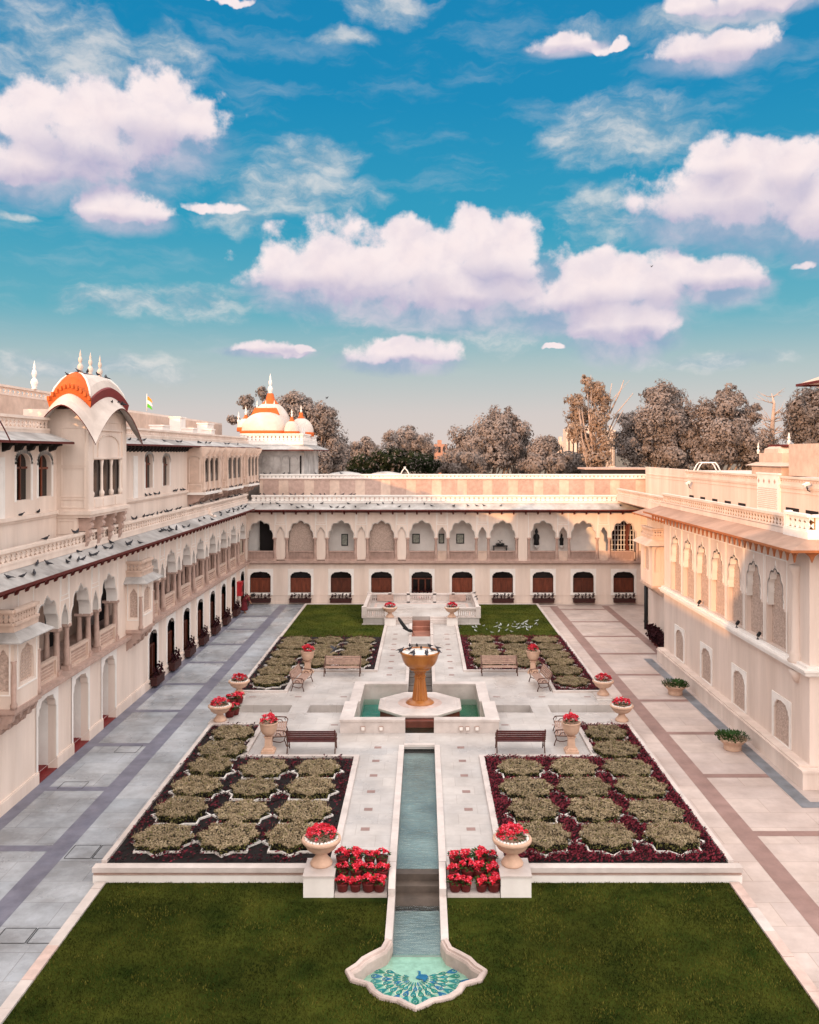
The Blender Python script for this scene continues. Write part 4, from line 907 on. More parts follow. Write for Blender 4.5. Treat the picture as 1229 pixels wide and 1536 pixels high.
jh = thing('oriel_pavilion', 'projecting oriel of the left wing with curved orange and white roof and three finials', 'oriel', OJ)
xf = XL+.24; y0, y1 = 36.9, 41.6; TJ = lambda u, v, d: (xf-d, u, v); TJS = lambda u, v, d: (u, y0+d, v)
mb = MB(); wz0, wz1 = 10.35, 11.96
mb.box(X2, xf, y0, y0+.55, 9.8, 13.6); mb.box(X2, xf, y1-.55, y1, 9.8, 13.6); mb.box(X2-.3, xf, y0+.55, y1-.55, 9.8, wz0); mb.box(X2-.3, xf-.05, y0+.55, y1-.55, wz1, 14.2); mb.box(X2-1.4, xf-.01, y0+.01, y1-.01, 13.6, 14.1)
mb.box(X2-1.4, X2, y0+.02, y1-.02, 13.0, 13.6)
mb.build('body', 'wall', jh, OJ)
mb = MB()
for (a, b) in ((38.05, 38.75), (38.85, 39.75), (39.85, 40.65)): pass
for k in range(4):
    mb = MB(); y = y0+.6+k*(y1-y0-1.2)/3; mb.lathe([(.11, wz0), (.13, wz0+.2), (.07, wz0+.3), (.06, wz1-.3), (.10, wz1)], (xf-.10, y, 0), 8); mb.build('mullion', 'wall', jh, OJ)
mb = MB(); mb.tbox(TJ, y0+.55, y1-.55, wz0, wz1, .17, .19); mb.build('pane', 'glass', jh, OJ)
mb = MB(); c_ = (y0+y1)/2
for a, b in ((y0+.65, c_-.8), (c_+.8, y1-.65), (c_-.7, c_+.7)): mb.tbox(TJ, a, b, wz0-.42, wz0-.06, -.035, 0)
ribbon(mb, TJ, rnda(c_+.1, 2.6, 12.05, 12.5, 13.05), .06, .05, -.0); rect_trim(mb, TJ, y0+.5, y1-.5, 12.0, 13.3, .07, -.03, 0, .05)
rect_trim(mb, TJS, X2+.18, xf-.14, 11.72, 13.35, .05, -.03); rect_trim(mb, TJS, X2+.18, xf-.14, 10.4, 11.66, .05, -.03); rect_trim(mb, TJS, X2+.18, xf-.14, 9.95, 10.34, .05, -.03)
mb.build('panel', 'wall', jh, OJ)
mb = MB(); mb.box(X2, xf+.14, y0-.14, y1+.12, 9.66, 9.82); mb.box(X2, xf+.05, y0-.05, y1+.05, 9.54, 9.66); mb.box(X2, XL-.25, y0+.0, y1-.05, 8.2, 9.54)
rect_trim(mb, TJS, X2+.06, XL-.32, 8.85, 9.45, .05, -.03); mb.build('base', 'wall', jh, OJ)
for k in range(4):
    mb = MB(); y = y0+.35+k*(y1-y0-.7)/3
    mb.prism([(XL-.36, 9.54), (xf+.10, 9.54), (xf+.09, 9.42), (xf-.02, 9.34), (xf+.06, 9.20), (xf+.02, 9.08), (xf-.09, 9.02), (xf-.02, 8.88), (xf-.06, 8.74), (xf-.15, 8.68), (xf-.12, 8.52), (xf-.20, 8.36), (XL+.03, 8.30), (XL+.03, 8.96), (XL-.36, 8.96)], y-.16, y+.16, T=lambda u, v, d: (u, d, v)); mb.build('corbel', 'sand', jh, OJ)
LV = [(1.36, 3.05, 12.58, 1.62), (1.38, 3.07, 12.63, 1.62), (1.12, 2.66, 13.42, 1.05), (.88, 2.32, 14.12, .62), (.86, 2.28, 14.14, .60), (.93, 2.36, 14.50, .62), (.84, 2.22, 14.56, .62), (.72, 2.05, 14.98, .50), (.52, 1.85, 15.35, .28), (.28, 1.65, 15.60, .10), (.08, 1.5, 15.68, .02)]
CX_, CY_ = -14.67, 39.2
rg = bangla(jh, OJ, CX_, CY_, LV, [('eave_lip', 0, 1, ['fascia', 'fascia']), ('curved_eave', 1, 4, ['domew', 'domew']), ('frieze', 4, 6, ['orange', 'dred']), ('vault', 6, 10, ['orange', 'domew'])])  # frieze colours hold the light: orange on sunlit ends, dark red on shaded sides
mb = MB()                                                # soffit
LS = [(1.36, 3.05, 12.58, 1.62), (1.0, 2.5, 13.35, 1.0), (.75, 2.2, 14.0, .55)]
def ringpts(hx, hy, zc, rise, N=20):
    pts = []
    for (ax, ay, bx, by) in ((-1, -1, 1, -1), (1, -1, 1, 1), (1, 1, -1, 1), (-1, 1, -1, -1)):
        for k in range(N):
            t = k/N; u = 2*t-1; f = 1-abs(u)**1.75; pts.append((CX_+(ax+(bx-ax)*t)*hx*(1+.03*f), CY_+(ay+(by-ay)*t)*hy*(1+.03*f), zc+rise*f))
    return pts
mb.grid([ringpts(*l) for l in LS], closed=True); mb.build('soffit', 'grey', jh, OJ)
mb = MB(); mb.box(CX_-.10, CX_+.10, CY_-1.55, CY_+1.55, 15.62, 15.74); mb.build('ridge', 'fascia', jh, OJ)
mb = MB()                                                # small corbel teeth of the frieze and pale hip lines
for k in range(11):
    u = -1+2*(k+.5)/11; f = 1-abs(u)**1.75; x = CX_+u*.93; z = 14.52+.62*f
    mb.box(x-.05, x+.05, CY_-2.46, CY_-2.34, z-.16, z+.02)
mb.build('frieze_bracket', 'orange', jh, OJ)
mb = MB()
for (sxx, syy) in ((-1, -1), (1, -1), (1, 1), (-1, 1)):
    mb = MB(); mb.tube([(CX_+sxx*l[0]*1.01, CY_+syy*l[1]*1.005, l[2]+.02) for l in LV[6:]], .045, 6); mb.build('hip_ridge', 'white', jh, OJ)
for k in (-1, 0, 1):
    mb = MB(); mb.lathe(finial_prof(1.0), (CX_, CY_+k*1.15, 15.74), 12); mb.build('finial', 'domew', jh, OJ)
# neighbouring oriel roof, its red corner just enters at the left edge
OJ2 = (XL-.6, 26.3, 8.9)
j2 = thing('oriel_pavilion', 'second oriel with curved roof, only its dark red corner shows at the left edge', 'oriel', OJ2)
bangla(j2, OJ2, CX_-.2, 26.1, [(a, b, c, d) for a, b, c, d in LV], [('eave_lip', 0, 1, ['fascia', 'fascia']), ('curved_eave', 1, 4, ['white', 'white']), ('frieze', 4, 6, ['orange', 'fascia']), ('vault', 6, 10, ['orange', 'white'])])  # frieze sides coloured darker than the ends, as shade
mb = MB(); mb.box(X2, XL, 24.0, 28.0, 9.8, 14.0); mb.build('body', 'wall', j2, OJ2)
# ------------------------------------------------------------------ domed pavilion beyond the corner
OD = (-13, 84, 8)
dp = thing('domed_pavilion', 'square pavilion with white domes and orange bands beyond the left corner of the courtyard', 'pavilion', OD)
mb = MB(); mb.box(-16.5, -10.6, 79, 90, 8, 13.0)
TD = lambda u, v, d: (u, 79+d, v)
for x in (-14.0, -13.0, -12.2, -11.5): ribbon(mb, TD, rnda(x, .7, 9, 11.6, 12.0), .05, 0, -.03)
mb.build('wall', 'grey', dp, OD)
mb = MB(); mb.tbox(TD, -10.95, -10.8, 9.8, 12.0, -.02, .0); mb.build('window', 'glass', dp, OD)
mb = MB(); mb.hexa([(-17, 78, 12.55), (-9.6, 78, 12.55), (-9.6, 91, 12.55), (-17, 91, 12.55)], [(-17, 78.9, 12.9), (-10.4, 78.9, 12.9), (-10.4, 90, 12.9), (-17, 90, 12.9)]); mb.build('eave', 'grey', dp, OD)
mb = MB(); mb.box(-17, -9.7, 78.05, 78.12, 12.45, 12.56); mb.box(-9.7, -9.62, 78.05, 91, 12.45, 12.56); mb.build('fascia', 'fascia', dp, OD)
mb = MB(); mb.box(-16.4, -10.7, 79.3, 89.8, 12.9, 13.3); balus(mb, ((-16.4, 79.4), (-10.7, 79.4)), 16, 13.3, 14.0, kind='disc'); balus(mb, ((-10.8, 79.4), (-10.8, 89.8)), 26, 13.3, 14.0, kind='disc'); mb.build('parapet', 'white', dp, OD)
def dome(cx, cy, z, r, h, ribs=0, fin=1.2, capr=.42, band=.35, name='dome'):
    mb = MB(); mb.lathe([(r*.98, 0), (r*1.0, .03)] + [(r*1.02*cos(t), band+h*sin(t)) for t in [pi/2*k/10 for k in range(11)] if cos(t) > .05], (cx, cy, z), 28, flute=.05 if ribs else 0); d = mb.build(name, 'domew', dp, OD)
    mb = MB(); mb.lathe([(r*1.03, -.05), (r*1.06, 0), (r*1.06, band*.8), (r*1.02, band)], (cx, cy, z), 28); mb.build('orange_band', 'orange', d, OD)
    mb = MB(); zc = z+band+h*sin(math.acos(capr)); mb.lathe([(r*(capr+.04), zc-z-.05), (r*capr, zc-z+.02), (r*capr*.55, zc-z+h*.18), (r*.16, zc-z+h*.40), (r*.12, zc-z+h*.42)], (cx, cy, z), 20); mb.build('orange_cap', 'orange', d, OD)
    mb = MB(); mb.lathe(finial_prof(fin), (cx, cy, zc+h*.40), 12); mb.build('finial', 'white', d, OD)
mb = MB(); mb.box(-16.3, -11.2, 82, 90, 13.0, 14.6); mb.build('drum', 'white', dp, OD)
dome(-14.85, 86.2, 14.35, 1.95, 2.55, fin=2.0, capr=.42)
dome(-12.0, 81.2, 13.9, .7, 1.0, fin=.8)
dome(-11.75, 85.5, 13.9, 1.2, 1.4, fin=.8, capr=.3)
dome(-16.6, 83, 14.3, .8, .9, fin=.9)
for fx, fy in ((-17.5, 84.0), (-12.2, 87.5)):
    mb = MB(); mb.lathe(finial_prof(1.2), (fx, fy, 15.0), 10); mb.build('finial', 'white', dp, OD)
mb = MB(); rows = []                                     # ribbed half vault in front of the main dome
for j in range(9):
    t = pi/2*j/8; rr = cos(t)
    rows.append([(-14.6+(2.0*rr+.25)*cos(a)*(1-.03*(k % 2)), 82.2+(1.5*rr+.1)*sin(a), 13.95+.35+1.75*sin(t)) for k, a in enumerate([2*pi*i/36 for i in range(36)])])
mb.grid(rows, closed=True); v_ = mb.build('vault', 'domew', dp, OD)
mb = MB(); mb.lathe([(1.0, 0), (1.03, .0), (1.03, .36), (.98, .38)], (0, 0, 0), 36); mb.v = [(-14.6+x*2.32, 82.2+y*1.68, 13.93+z) for x, y, z in mb.v]; mb.build('orange_band', 'orange', v_, OD)
mb = MB(); mb.hexa([(-15.9, 81.9, 15.75), (-13.3, 81.9, 15.75), (-13.3, 82.6, 15.75), (-15.9, 82.6, 15.75)], [(-15.6, 82.1, 16.45), (-13.6, 82.1, 16.45), (-13.6, 82.4, 16.45), (-15.6, 82.4, 16.45)]); mb.build('orange_cap', 'orange', v_, OD)
for x in (-15.4, -14.6, -13.8):
    mb = MB(); mb.lathe(finial_prof(.8), (x, 82.25, 16.4), 8); mb.build('finial', 'white', v_, OD)
# unseen domed tower, added behind the viewer to shade the near right block
mb = MB(); mb.box(-19, -14.6, -7.6, -2.4, 8, 16.5); mb.build('shade_tower', 'wall', lw, OL)
mb = MB(); mb.lathe([(2.75, 16.5), (2.9, 16.8)]+[(2.7*cos(t), 16.9+2.5*sin(t)) for t in [pi/2*k/8 for k in range(8)]]+[(.05, 20.2)], (-16.8, -5.0, 0), 24); mb.build('shade_tower_dome', 'white', lw, OL)
# flag on the roof
FX = .5; fl = thing('flagpole', 'small flagpole with a saffron, white and green flag on the left roof', 'flagpole', (-18.7, 60, 15.1))
mb = MB(); mb.tube([(-18.7, 60, 15.1), (-18.7, 60, 16.2)], .03, 6); mb.lathe([(.0, 0), (.05, .04), (.0, .1)], (-18.7, 60, 16.2), 6); mb.build('pole', 'metalw', fl, (-18.7, 60, 15.1))
mb = MB()
for c in range(3):
    rows = [[(-18.67+.07*k*(1+.35*zz)+.02*sin(k*1.3), 60+.05*sin(k*1.5), 16.12-.25*(c+zz)-.05*k*(1.0)) for k in range(5)] for zz in (0, .5, 1)]
    mb.grid(rows, m=c)
mb.build('flag', ['saff', 'white', 'gcloth'], fl, (-18.7, 60, 15.1))
fo = MB(); fo.lathe(finial_prof(1.5), (-20.0, 45.6, 15.55), 10); o = fo.build('roof_finial', 'white', org=(-20.0, 45.6, 15.55)); o.location = (-20.0, 45.6, 15.55); tag(o, 'single white stone finial on the rear parapet left of the orange roof', 'finial')
# ================================================================== right block
OR_ = (XR+4, 42, 0); XS_T = 15.9
rb = thing('palace_block', 'peach block on the right with seven scalloped blind arches and pointed orange valance', 'building', OR_)
YN, YE = 32.4, 52.0
lows = [34.9, 39.6, 44.2, 48.8]; ups = [35.5+2.35*i for i in range(7)]
mb = MB(); u0 = YN+.3
for i, y in enumerate(lows):
    u1 = (lows[i]+lows[i+1])/2 if i < 3 else YE
    apanel(mb, TR, u0, u1, .6, 4.1, shoulder(y, 1.50, .78, 2.42, .4), .06); u0 = u1
mb.tbox(TR, YN, YE, -.1, .62, -.42, 0); mb.tbox(TR, YN-.05, YE, .62, .70, -.46, 0); mb.tbox(TR, YN-.02, YE, .70, .78, -.40, 0)
u0 = YN+1.6
mb.tbox(TR, YN+.3, u0, 4.1, 8.9, 0, .3)
for i, y in enumerate(ups):
    u1 = y+2.35/2 if i < 6 else YE
    apanel(mb, TR, u0, u1, 6.0, 8.9, cusp(y, 1.62, 6.0, 6.35, 7.55, 11, 66, .10, .10), .26, mw=0, mr=1, sill=False); mb.quad(TR(u0, 6.0, 0), TR(y-.81, 6.0, 0), TR(y-.81, 6.0, .26), TR(u0, 6.0, .26)); mb.quad(TR(y+.81, 6.0, 0), TR(u1, 6.0, 0), TR(u1, 6.0, .26), TR(y+.81, 6.0, .26))
    mb.tbox(TR, u0, y-1.0 if i else y-.9, 4.1, 6.0, .03, .3); mb.tbox(TR, y+1.0, u1, 4.1, 6.0, .03, .3); mb.tbox(TR, y-1.01, y+1.01, 4.1, 4.42, .03, .3); u0 = u1
mb.box(XR, 24, YN, YN+.3, -.1, 8.9); mb.box(XR-.42, 24, YN-.40, YN, -.1, .62); mb.box(XR-.46, 24, YN-.46, YN-.05, .62, .70)
mb.box(XR+.3, 24, YN+.3, YE-.35, -.1, 8.9); mb.box(19.6, 24, YE, 72, -.1, 8.9); mb.box(XR+.02, XR+.32, YE-.3, YE, -.1, 8.9)
mb.build('wall', ['wallr', 'white'], rb, OR_)
for y in lows:
    s_ = MB(); ol = shoulder(y, 1.50, .78, 2.42, .4); apanel(s_, TR, y-.93, y+.93, .78, 2.60, [(a, max(b, .79)) for a, b in ol], .04, d=-.04); s_.tbox(TR, y-.93, y+.93, 2.60, 2.61, -.04, 0)
    for k in (-1, 1): s_.tbox(TR, y+k*.93-.006, y+k*.93+.006, .80, 2.61, -.038, 0)
    w_ = s_.build('blind_window', 'white', rb, OR_)
    s_ = MB(); fillo(s_, TR, ol, .055)
    for k in range(9): s_.tbox(TR, y-.66, y+.66, .92+.16*k, .95+.16*k, .043, .055)
    for k in range(9): s_.tbox(TR, y-.62+.155*k-.012, y-.62+.155*k+.012, .82, 2.1, .045, .055)
    s_.build('lattice_screen', 'jali', w_, OR_)
for y in ups:
    s_ = MB(); ol = cusp(y, 1.62, 6.0, 6.35, 7.55, 11, 66, .10, .10); fillo(s_, TR, ol, .25); s_.tbox(TR, y-1.0, y+1.0, 4.42, 6.0, .25, .28)
    for k in range(15): s_.tbox(TR, y-.78, y+.78, 4.5+.17*k, 4.53+.17*k, .232, .25)
    for k in range(10): s_.tbox(TR, y-.76+.169*k-.012, y-.76+.169*k+.012, 4.45, 6.5, .235, .25)
    a_ = s_.build('blind_arch', 'jali', rb, OR_)
    s_ = MB(); out = ol[1:-1]; ribbon(s_, TR, [(y+(p[0]-y)*1.03, 6.35+(p[1]-6.35)*1.03) for p in out], .07, 0, -.03)
    s_.tbox(TR, y-.86, y-.79, 6.1, 6.4, -.03, 0); s_.tbox(TR, y+.79, y+.86, 6.1, 6.4, -.03, 0)
    
    rect_trim(s_, TR, y-1.12, y+1.12, 4.47, 8.05, .045, -.02, bot=False); ribbon(s_, TR, [(y, 7.66), (y, 7.9)], .06, 0, -.02); s_.build('moulding', 'white', a_, OR_)
mb = MB()
for (v0, v1, d) in ((4.02, 4.10, -.10), (4.10, 4.24, -.26), (4.24, 4.32, -.34), (4.32, 4.42, -.16)):
    mb.tbox(TR, YN-(-d), YE, v0, v1, d, 0); mb.box(XR, 24, YN+d, YN, v0, v1)
mb.build('cornice', 'white', rb, OR_)
mb = MB(); mb.lathe([(.30, 4.30), (.36, 4.38), (.26, 4.5), (.30, 4.62), (.20, 4.75), (.185, 7.6), (.26, 7.8), (.30, 8.0)], (XR-.02, YN+1.05, 0), 14)
mb.lathe([(.10, 3.55), (.20, 3.75), (.30, 4.0)], (XR-.02, YN+1.05, 0), 14); mb.build('corner_column', 'wallr', rb, OR_)
# eave with its pointed valance
mb = MB(); xe = XR-1.0; ye = YN-.75
mb.hexa([(xe, ye, 8.66), (25, ye, 8.66), (25, YN+.3, 8.95), (XR+.3, YN+.3, 8.95)], [(xe, ye, 8.76), (25, ye, 8.76), (25, YN+.3, 9.2), (XR+.3, YN+.3, 9.2)], 0)
mb.hexa([(xe, ye, 8.66), (XR+.3, YN+.3, 8.95), (XR+.3, YE+.9, 8.95), (xe, YE+.9, 8.66)], [(xe, ye, 8.76), (XR+.3, YN+.3, 9.2), (XR+.3, YE+.9, 9.2), (xe, YE+.9, 8.76)], 0)
mb.build('eave', 'tile', rb, OR_)
mb = MB(); mb.box(xe-.02, xe, ye, YE+.9, 8.66, 8.75); mb.box(xe-.02, 25, ye-.02, ye, 8.66, 8.75); mb.build('fascia', 'eavefas', rb, OR_)
P_val = Proto(lambda p: (lambda m: (m.prism([(-.26, 0), (.26, 0), (.26, -.10), (.10, -.22), (0, -.46), (-.10, -.22), (-.26, -.10)], -.03, .03, T=lambda u, v, d: (d, u, v)), m.build('valance_point', 'eavefas', p))[1])(MB()))
k = 0
while YN-.3+k*.62 < YE: P_val(rb, (xe+.32-OR_[0], YN-.3+k*.62-OR_[1], 8.72)); k += 1
for k in range(5): P_val(rb, (xe+.9+k*.62-OR_[0], ye+.32-OR_[1], 8.72), R(90))
mb = MB(); mb.box(XR-.02, XR+.3, YN, YE, 9.05, 9.32); balus(mb, ((XR+.1, YN+2.2), (XR+.1, YE+.6)), 54, 9.3, 9.86); mb.box(XR-.02, XR+.3, YE, YE+.7, 9.05, 9.32); mb.build('balustrade', 'wallr', rb, OR_)
mb = MB(); mb.box(XR+.22, XR+.25, YN+2.2, YE+.6, 9.36, 9.76); mb.build('balustrade_backing', 'ochre', rb, OR_)
mb = MB(); mb.box(XR-.08, XR+.3, YN-.02, YN+2.2, 9.05, 9.34); mb.box(XR+.3, 24, YN-.02, YN+.3, 9.05, 9.34)
balus(mb, ((XR+.06, YN+.1), (XR+.06, YN+2.2)), 5, 9.33, 9.98, kind='disc'); balus(mb, ((24, YN+.14), (XR+.1, YN+.14)), 16, 9.33, 9.98, kind='disc'); mb.box(XR-.04, XR+.22, YN+2.0, YN+2.24, 9.3, 10.02); mb.build('corner_balustrade', 'white', rb, OR_)
mb = MB(); mb.box(XR+.22, XR+.26, YN+.1, YN+2.1, 9.4, 9.9); mb.box(XR+.3, 24, YN+.28, YN+.31, 9.4, 9.9); mb.build('balustrade_backing', 'ochre', rb, OR_)
mb = MB(); mb.box(XR+.3, 20, YN+.3, YE+.7, 8.95, 9.04); mb.box(XS_T, 20, YE+.7, 76, 8.3, 8.42); mb.build('terrace_floor', 'tile', rb, OR_)
# set back wall on the roof
X3 = 19.2; T3 = lambda u, v, d: (X3+d, u, v)
mb = MB(); mb.box(X3, 30, 22, 75.5, 8.5, 10.75); mb.build('roof_wall', 'wallr', rb, OR_)
mb = MB(); balus(mb, ((X3+.05, 22), (X3+.05, 64)), 130, 10.5, 11.02); mb.tbox(T3, 22, 75, 10.42, 10.5, -.05, 0); mb.tbox(T3, 22, 75, 10.2, 10.24, -.03, 0); mb.box(X3, X3+.2, 64, 75.5, 10.75, 11.05); mb.build('roof_parapet', 'wallr', rb, OR_)
mb = MB(); mb.tbox(T3, 46.9, 49.9, 9.1, 11.1, -.12, 0); mb.tbox(T3, 46.8, 50.0, 11.08, 11.16, -.16, 0); ps = mb.build('pierced_screen', 'white', rb, OR_)
mb = MB()
for r_ in range(11):
    for c in range(20):
        u = 47.15+.135*c+(.067 if r_ % 2 else 0); v = 9.25+.105*r_; mb.add([T3(u-.05, v, -.123), T3(u, v-.045, -.123), T3(u+.05, v, -.123), T3(u, v+.045, -.123)], [(0, 1, 2, 3)])
for c in range(4):
    m2 = MB(); u = 47.3+.75*c; m2.add([T3(u-.14+.12, 10.7, -.123), T3(u+.12, 10.55, -.123), T3(u+.26, 10.7, -.123), T3(u+.12, 10.85, -.123)], [(0, 1, 2, 3)]); m2.build('roundel', 'sand', ps, OR_)
mb.build('lattice_pattern', 'sand', ps, OR_)
for (a, b) in ((44.6, 46.2), (42.4, 43.8), (40.2, 41.6), (52, 53.2), (54.5, 55.6), (57, 58), (59.5, 60.5), (62, 63)):
    mb = MB(); mb.tbox(T3, a, b, 9.06, 9.42 if a < 47 else 9.25, -.02, .05); mb.build('roof_vent', 'dark', rb, OR_)
# higher masses on the right roof
mb = MB(); mb.box(20.5, 32, 41.5, 49, 11, 12.75); mb.box(22.5, 32, 41, 46.5, 12.75, 13.55); mb.build('roof_block', 'sandl', rb, OR_)
mb = MB(); mb.box(20.47, 20.5, 43.3, 43.5, 11.4, 12.3); mb.build('lightning_tape', 'white', rb, OR_)
mb = MB(); mb.box(20.3, 23, 49.5, 54, 10.9, 11.5); mb.hexa([(20.0, 49.2, 11.5), (23.2, 49.2, 11.5), (23.2, 54.3, 11.5), (20.0, 54.3, 11.5)], [(20.5, 49.8, 11.7), (23, 49.8, 11.7), (23, 53.8, 11.7), (20.5, 53.8, 11.7)]); mb.build('roof_hut', 'sandl', rb, OR_)
mb = MB(); mb.box(20.6, 22.8, 50.2, 53.6, 11.7, 12.25); mb.lathe([(1.5, 12.25), (1.45, 12.5), (1.1, 12.65)], (21.7, 51.9, 0), 4, ph=pi/4, smooth=False); lv = mb.build('lantern_vault', 'sandl', rb, OR_)
mb = MB(); mb.box(20.9, 22.5, 50.8, 53.0, 12.62, 12.75); mb.build('red_band', 'fascia', lv, OR_)
for k in range(4):
    mb = MB(); mb.lathe(finial_prof(.75), (21.3+.25*k if k else 20.7, 51.0+.55*k if k else 54.0, 12.72 if k else 12.2), 10); mb.build('finial', 'white', lv, OR_)
for (x, y, z) in ((22.5, 46.3, 13.5), (21.8, 46.9, 12.75)):
    mb = MB(); mb.lathe(finial_prof(.9), (x, y, z), 10); mb.build('finial', 'white', rb, OR_)
# chhatri on the near corner: only the tip of its broad eave is in the picture
OC = (18.2, 33.8, 9.05)
ch = thing('roof_kiosk', 'rooftop kiosk on the right corner, the tip of its eave enters at top right', 'kiosk', OC)
mb = MB(); mb.hexa([(15.6, 31.2, 15.08), (20.8, 31.2, 15.08), (20.8, 36.4, 15.08), (15.6, 36.4, 15.08)], [(16.8, 32.4, 15.6), (19.6, 32.4, 15.6), (19.6, 35.2, 15.6), (16.8, 35.2, 15.6)]); mb.build('eave', 'sandl', ch, OC)
mb = MB(); mb.box(15.56, 15.62, 31.2, 36.4, 15.0, 15.1); mb.box(15.62, 20.8, 31.17, 31.22, 15.0, 15.1); mb.box(15.62, 20.8, 36.38, 36.43, 15.0, 15.1); mb.build('fascia', 'fascia', ch, OC)
mb = MB(); mb.lathe([(1.4, 15.6), (1.5, 15.8), (1.4, 16.3), (1.0, 17.0), (.3, 17.4), (.05, 18.0)], (18.2, 33.8, 0), 20); mb.build('dome', 'white', ch, OC)
for x in (17.1, 19.3):
    for y in (32.7, 34.9):
        mb = MB(); mb.lathe([(.28, 9.05), (.2, 9.6), (.17, 14.2), (.3, 15.08)], (x, y, 0), 10); mb.build('column', 'sandl', ch, OC)
# ------------------------------------------------------------------ set back section between block and far wing
OS = (17, 57, 0); XS = 15.75; TS_ = lambda u, v, d: (XS+d, u, v)
sw = thing('linking_wing', 'set back peach section with a corner balcony between the right block and the far wing', 'building', OS)
mb = MB(); mb.box(XS, 19.5, YE-.1, 61.4, -.1, 8.4); mb.box(XS-.05, XS, YE, 61.4, 3.9, 4.05); mb.build('wall', 'wallr', sw, OS)
mb = MB(); mb.hexa([(14.9, YE+.9, 8.05), (20, YE+.9, 8.05), (20, 62.2, 8.05), (14.9, 62.2, 8.05)], [(XS, YE+.9, 8.4), (20, YE+.9, 8.4), (20, 61.4, 8.4), (XS, 61.4, 8.4)]); mb.build('eave', 'tile', sw, OS)
mb = MB(); mb.box(14.88, 14.92, YE+.9, 62.2, 7.98, 8.07); mb.build('fascia', 'eavefas', sw, OS)
mb = MB(); mb.box(XS, XS+.3, YE+.6, 71, 8.4, 8.85); balus(mb, ((XS+.1, YE+.6), (XS+.1, 71)), 46, 8.83, 9.4); mb.build('balustrade', 'wallr', sw, OS)
o = MB(); yc, h, xf2 = 58.6, 1.5, XS-.75; TO = lambda u, v, d: (xf2+d, u, v); TOS = lambda u, v, d: (u, yc-h+d, v)
ol = cusp(XS-.38, .44, 4.5, 5.6, 6.2, 5, 30, .12); apanel(o, TOS, xf2, XS, 3.6, 6.3, ol, .1); fillo(o, TOS, ol, .1); ol = cusp(yc, 1.3, 4.5, 5.4, 6.1, 7, 42, .12); apanel(o, TO, yc-h, yc+h, 3.6, 6.3, ol, .1); fillo(o, TO, ol, .1, 1); o.quad((xf2, yc+h, 3.6), (XS, yc+h, 3.6), (XS, yc+h, 6.3), (xf2, yc+h, 6.3))
b_ = o.build('balcony', ['wallr', 'jali'], sw, OS)
o = MB(); o.hexa([(XS, yc-h-.45, 6.25), (xf2-.5, yc-h-.45, 6.25), (xf2-.5, yc+h+.45, 6.25), (XS, yc+h+.45, 6.25)], [(XS, yc-h, 6.6), (xf2, yc-h, 6.6), (xf2, yc+h, 6.6), (XS, yc+h, 6.6)]); o.build('hood', 'sandl', b_, OS)
o = MB(); o.box(xf2+.02, XS, yc-h+.02, yc+h-.02, 6.5, 6.75); balus(o, ((XS, yc-h+.1), (xf2+.05, yc-h+.1)), 4, 6.75, 7.35, kind='disc'); balus(o, ((xf2+.1, yc-h+.05), (xf2+.1, yc+h-.05)), 12, 6.75, 7.35, kind='disc'); o.build('parapet', 'sandl', b_, OS)
o = MB(); o.box(xf2-.06, XS, yc-h-.06, yc+h+.06, 3.45, 3.62); o.hexa([(XS-.1, yc-h+.1, 2.9), (XS, yc-h+.1, 2.9), (XS, yc+h-.1, 2.9), (XS-.1, yc+h-.1, 2.9)], [(xf2, yc-h, 3.45), (XS, yc-h, 3.45), (XS, yc+h, 3.45), (xf2, yc+h, 3.45)]); o.build('corbel', 'sandl', b_, OS)
o = MB(); o.tube([(XS-.12, 61.2, 0), (XS-.12, 61.2, 3.0)], .13, 10); o.tube([(XS-.12, 61.2, .5), (XS-.12, 61.2, .6)], .16, 10); t_ = o.build('drainpipe', 'black', org=(XS-.12, 61.2, 0)); t_.location = (XS-.12, 61.2, 0); tag(t_, 'thick black vertical pipe at the end of the right hand wall', 'pipe')
# white hoops over roof hatches
def hoop(x, y, z, w, h, lab):
    t = thing('roof_hoop', lab, 'hoop', (x, y, z), 0, 'white tubular hoops on the roofs'); m = MB()
    for dy in (0, .9): m.tube([(-w/2, dy, 0), (-w/2+.35*h, dy, h*.7), (-w/2+.6*h, dy, h), (w/2-.6*h, dy, h), (w/2-.35*h, dy, h*.7), (w/2, dy, 0)], .05, 6)
    m.tube([(-w/2+.6*h, 0, h), (-w/2+.6*h, .9, h)], .04, 6); m.tube([(w/2-.6*h, 0, h), (w/2-.6*h, .9, h)], .04, 6); m.build('hoop_frame', 'metalw', t)
hoop(22.2, 68, 10.75, 1.9, .75, 'white tubular hoop on the right roof, the one closer to the far wing'); hoop(22.6, 57, 10.75, 1.7, .75, 'white tubular hoop on the right roof, nearer the small pavilion with finials'); hoop(-1.5, 77.5, 9.9, 1.2, 1.1, 'small white hoop rising above the far roof parapet in front of dark trees')
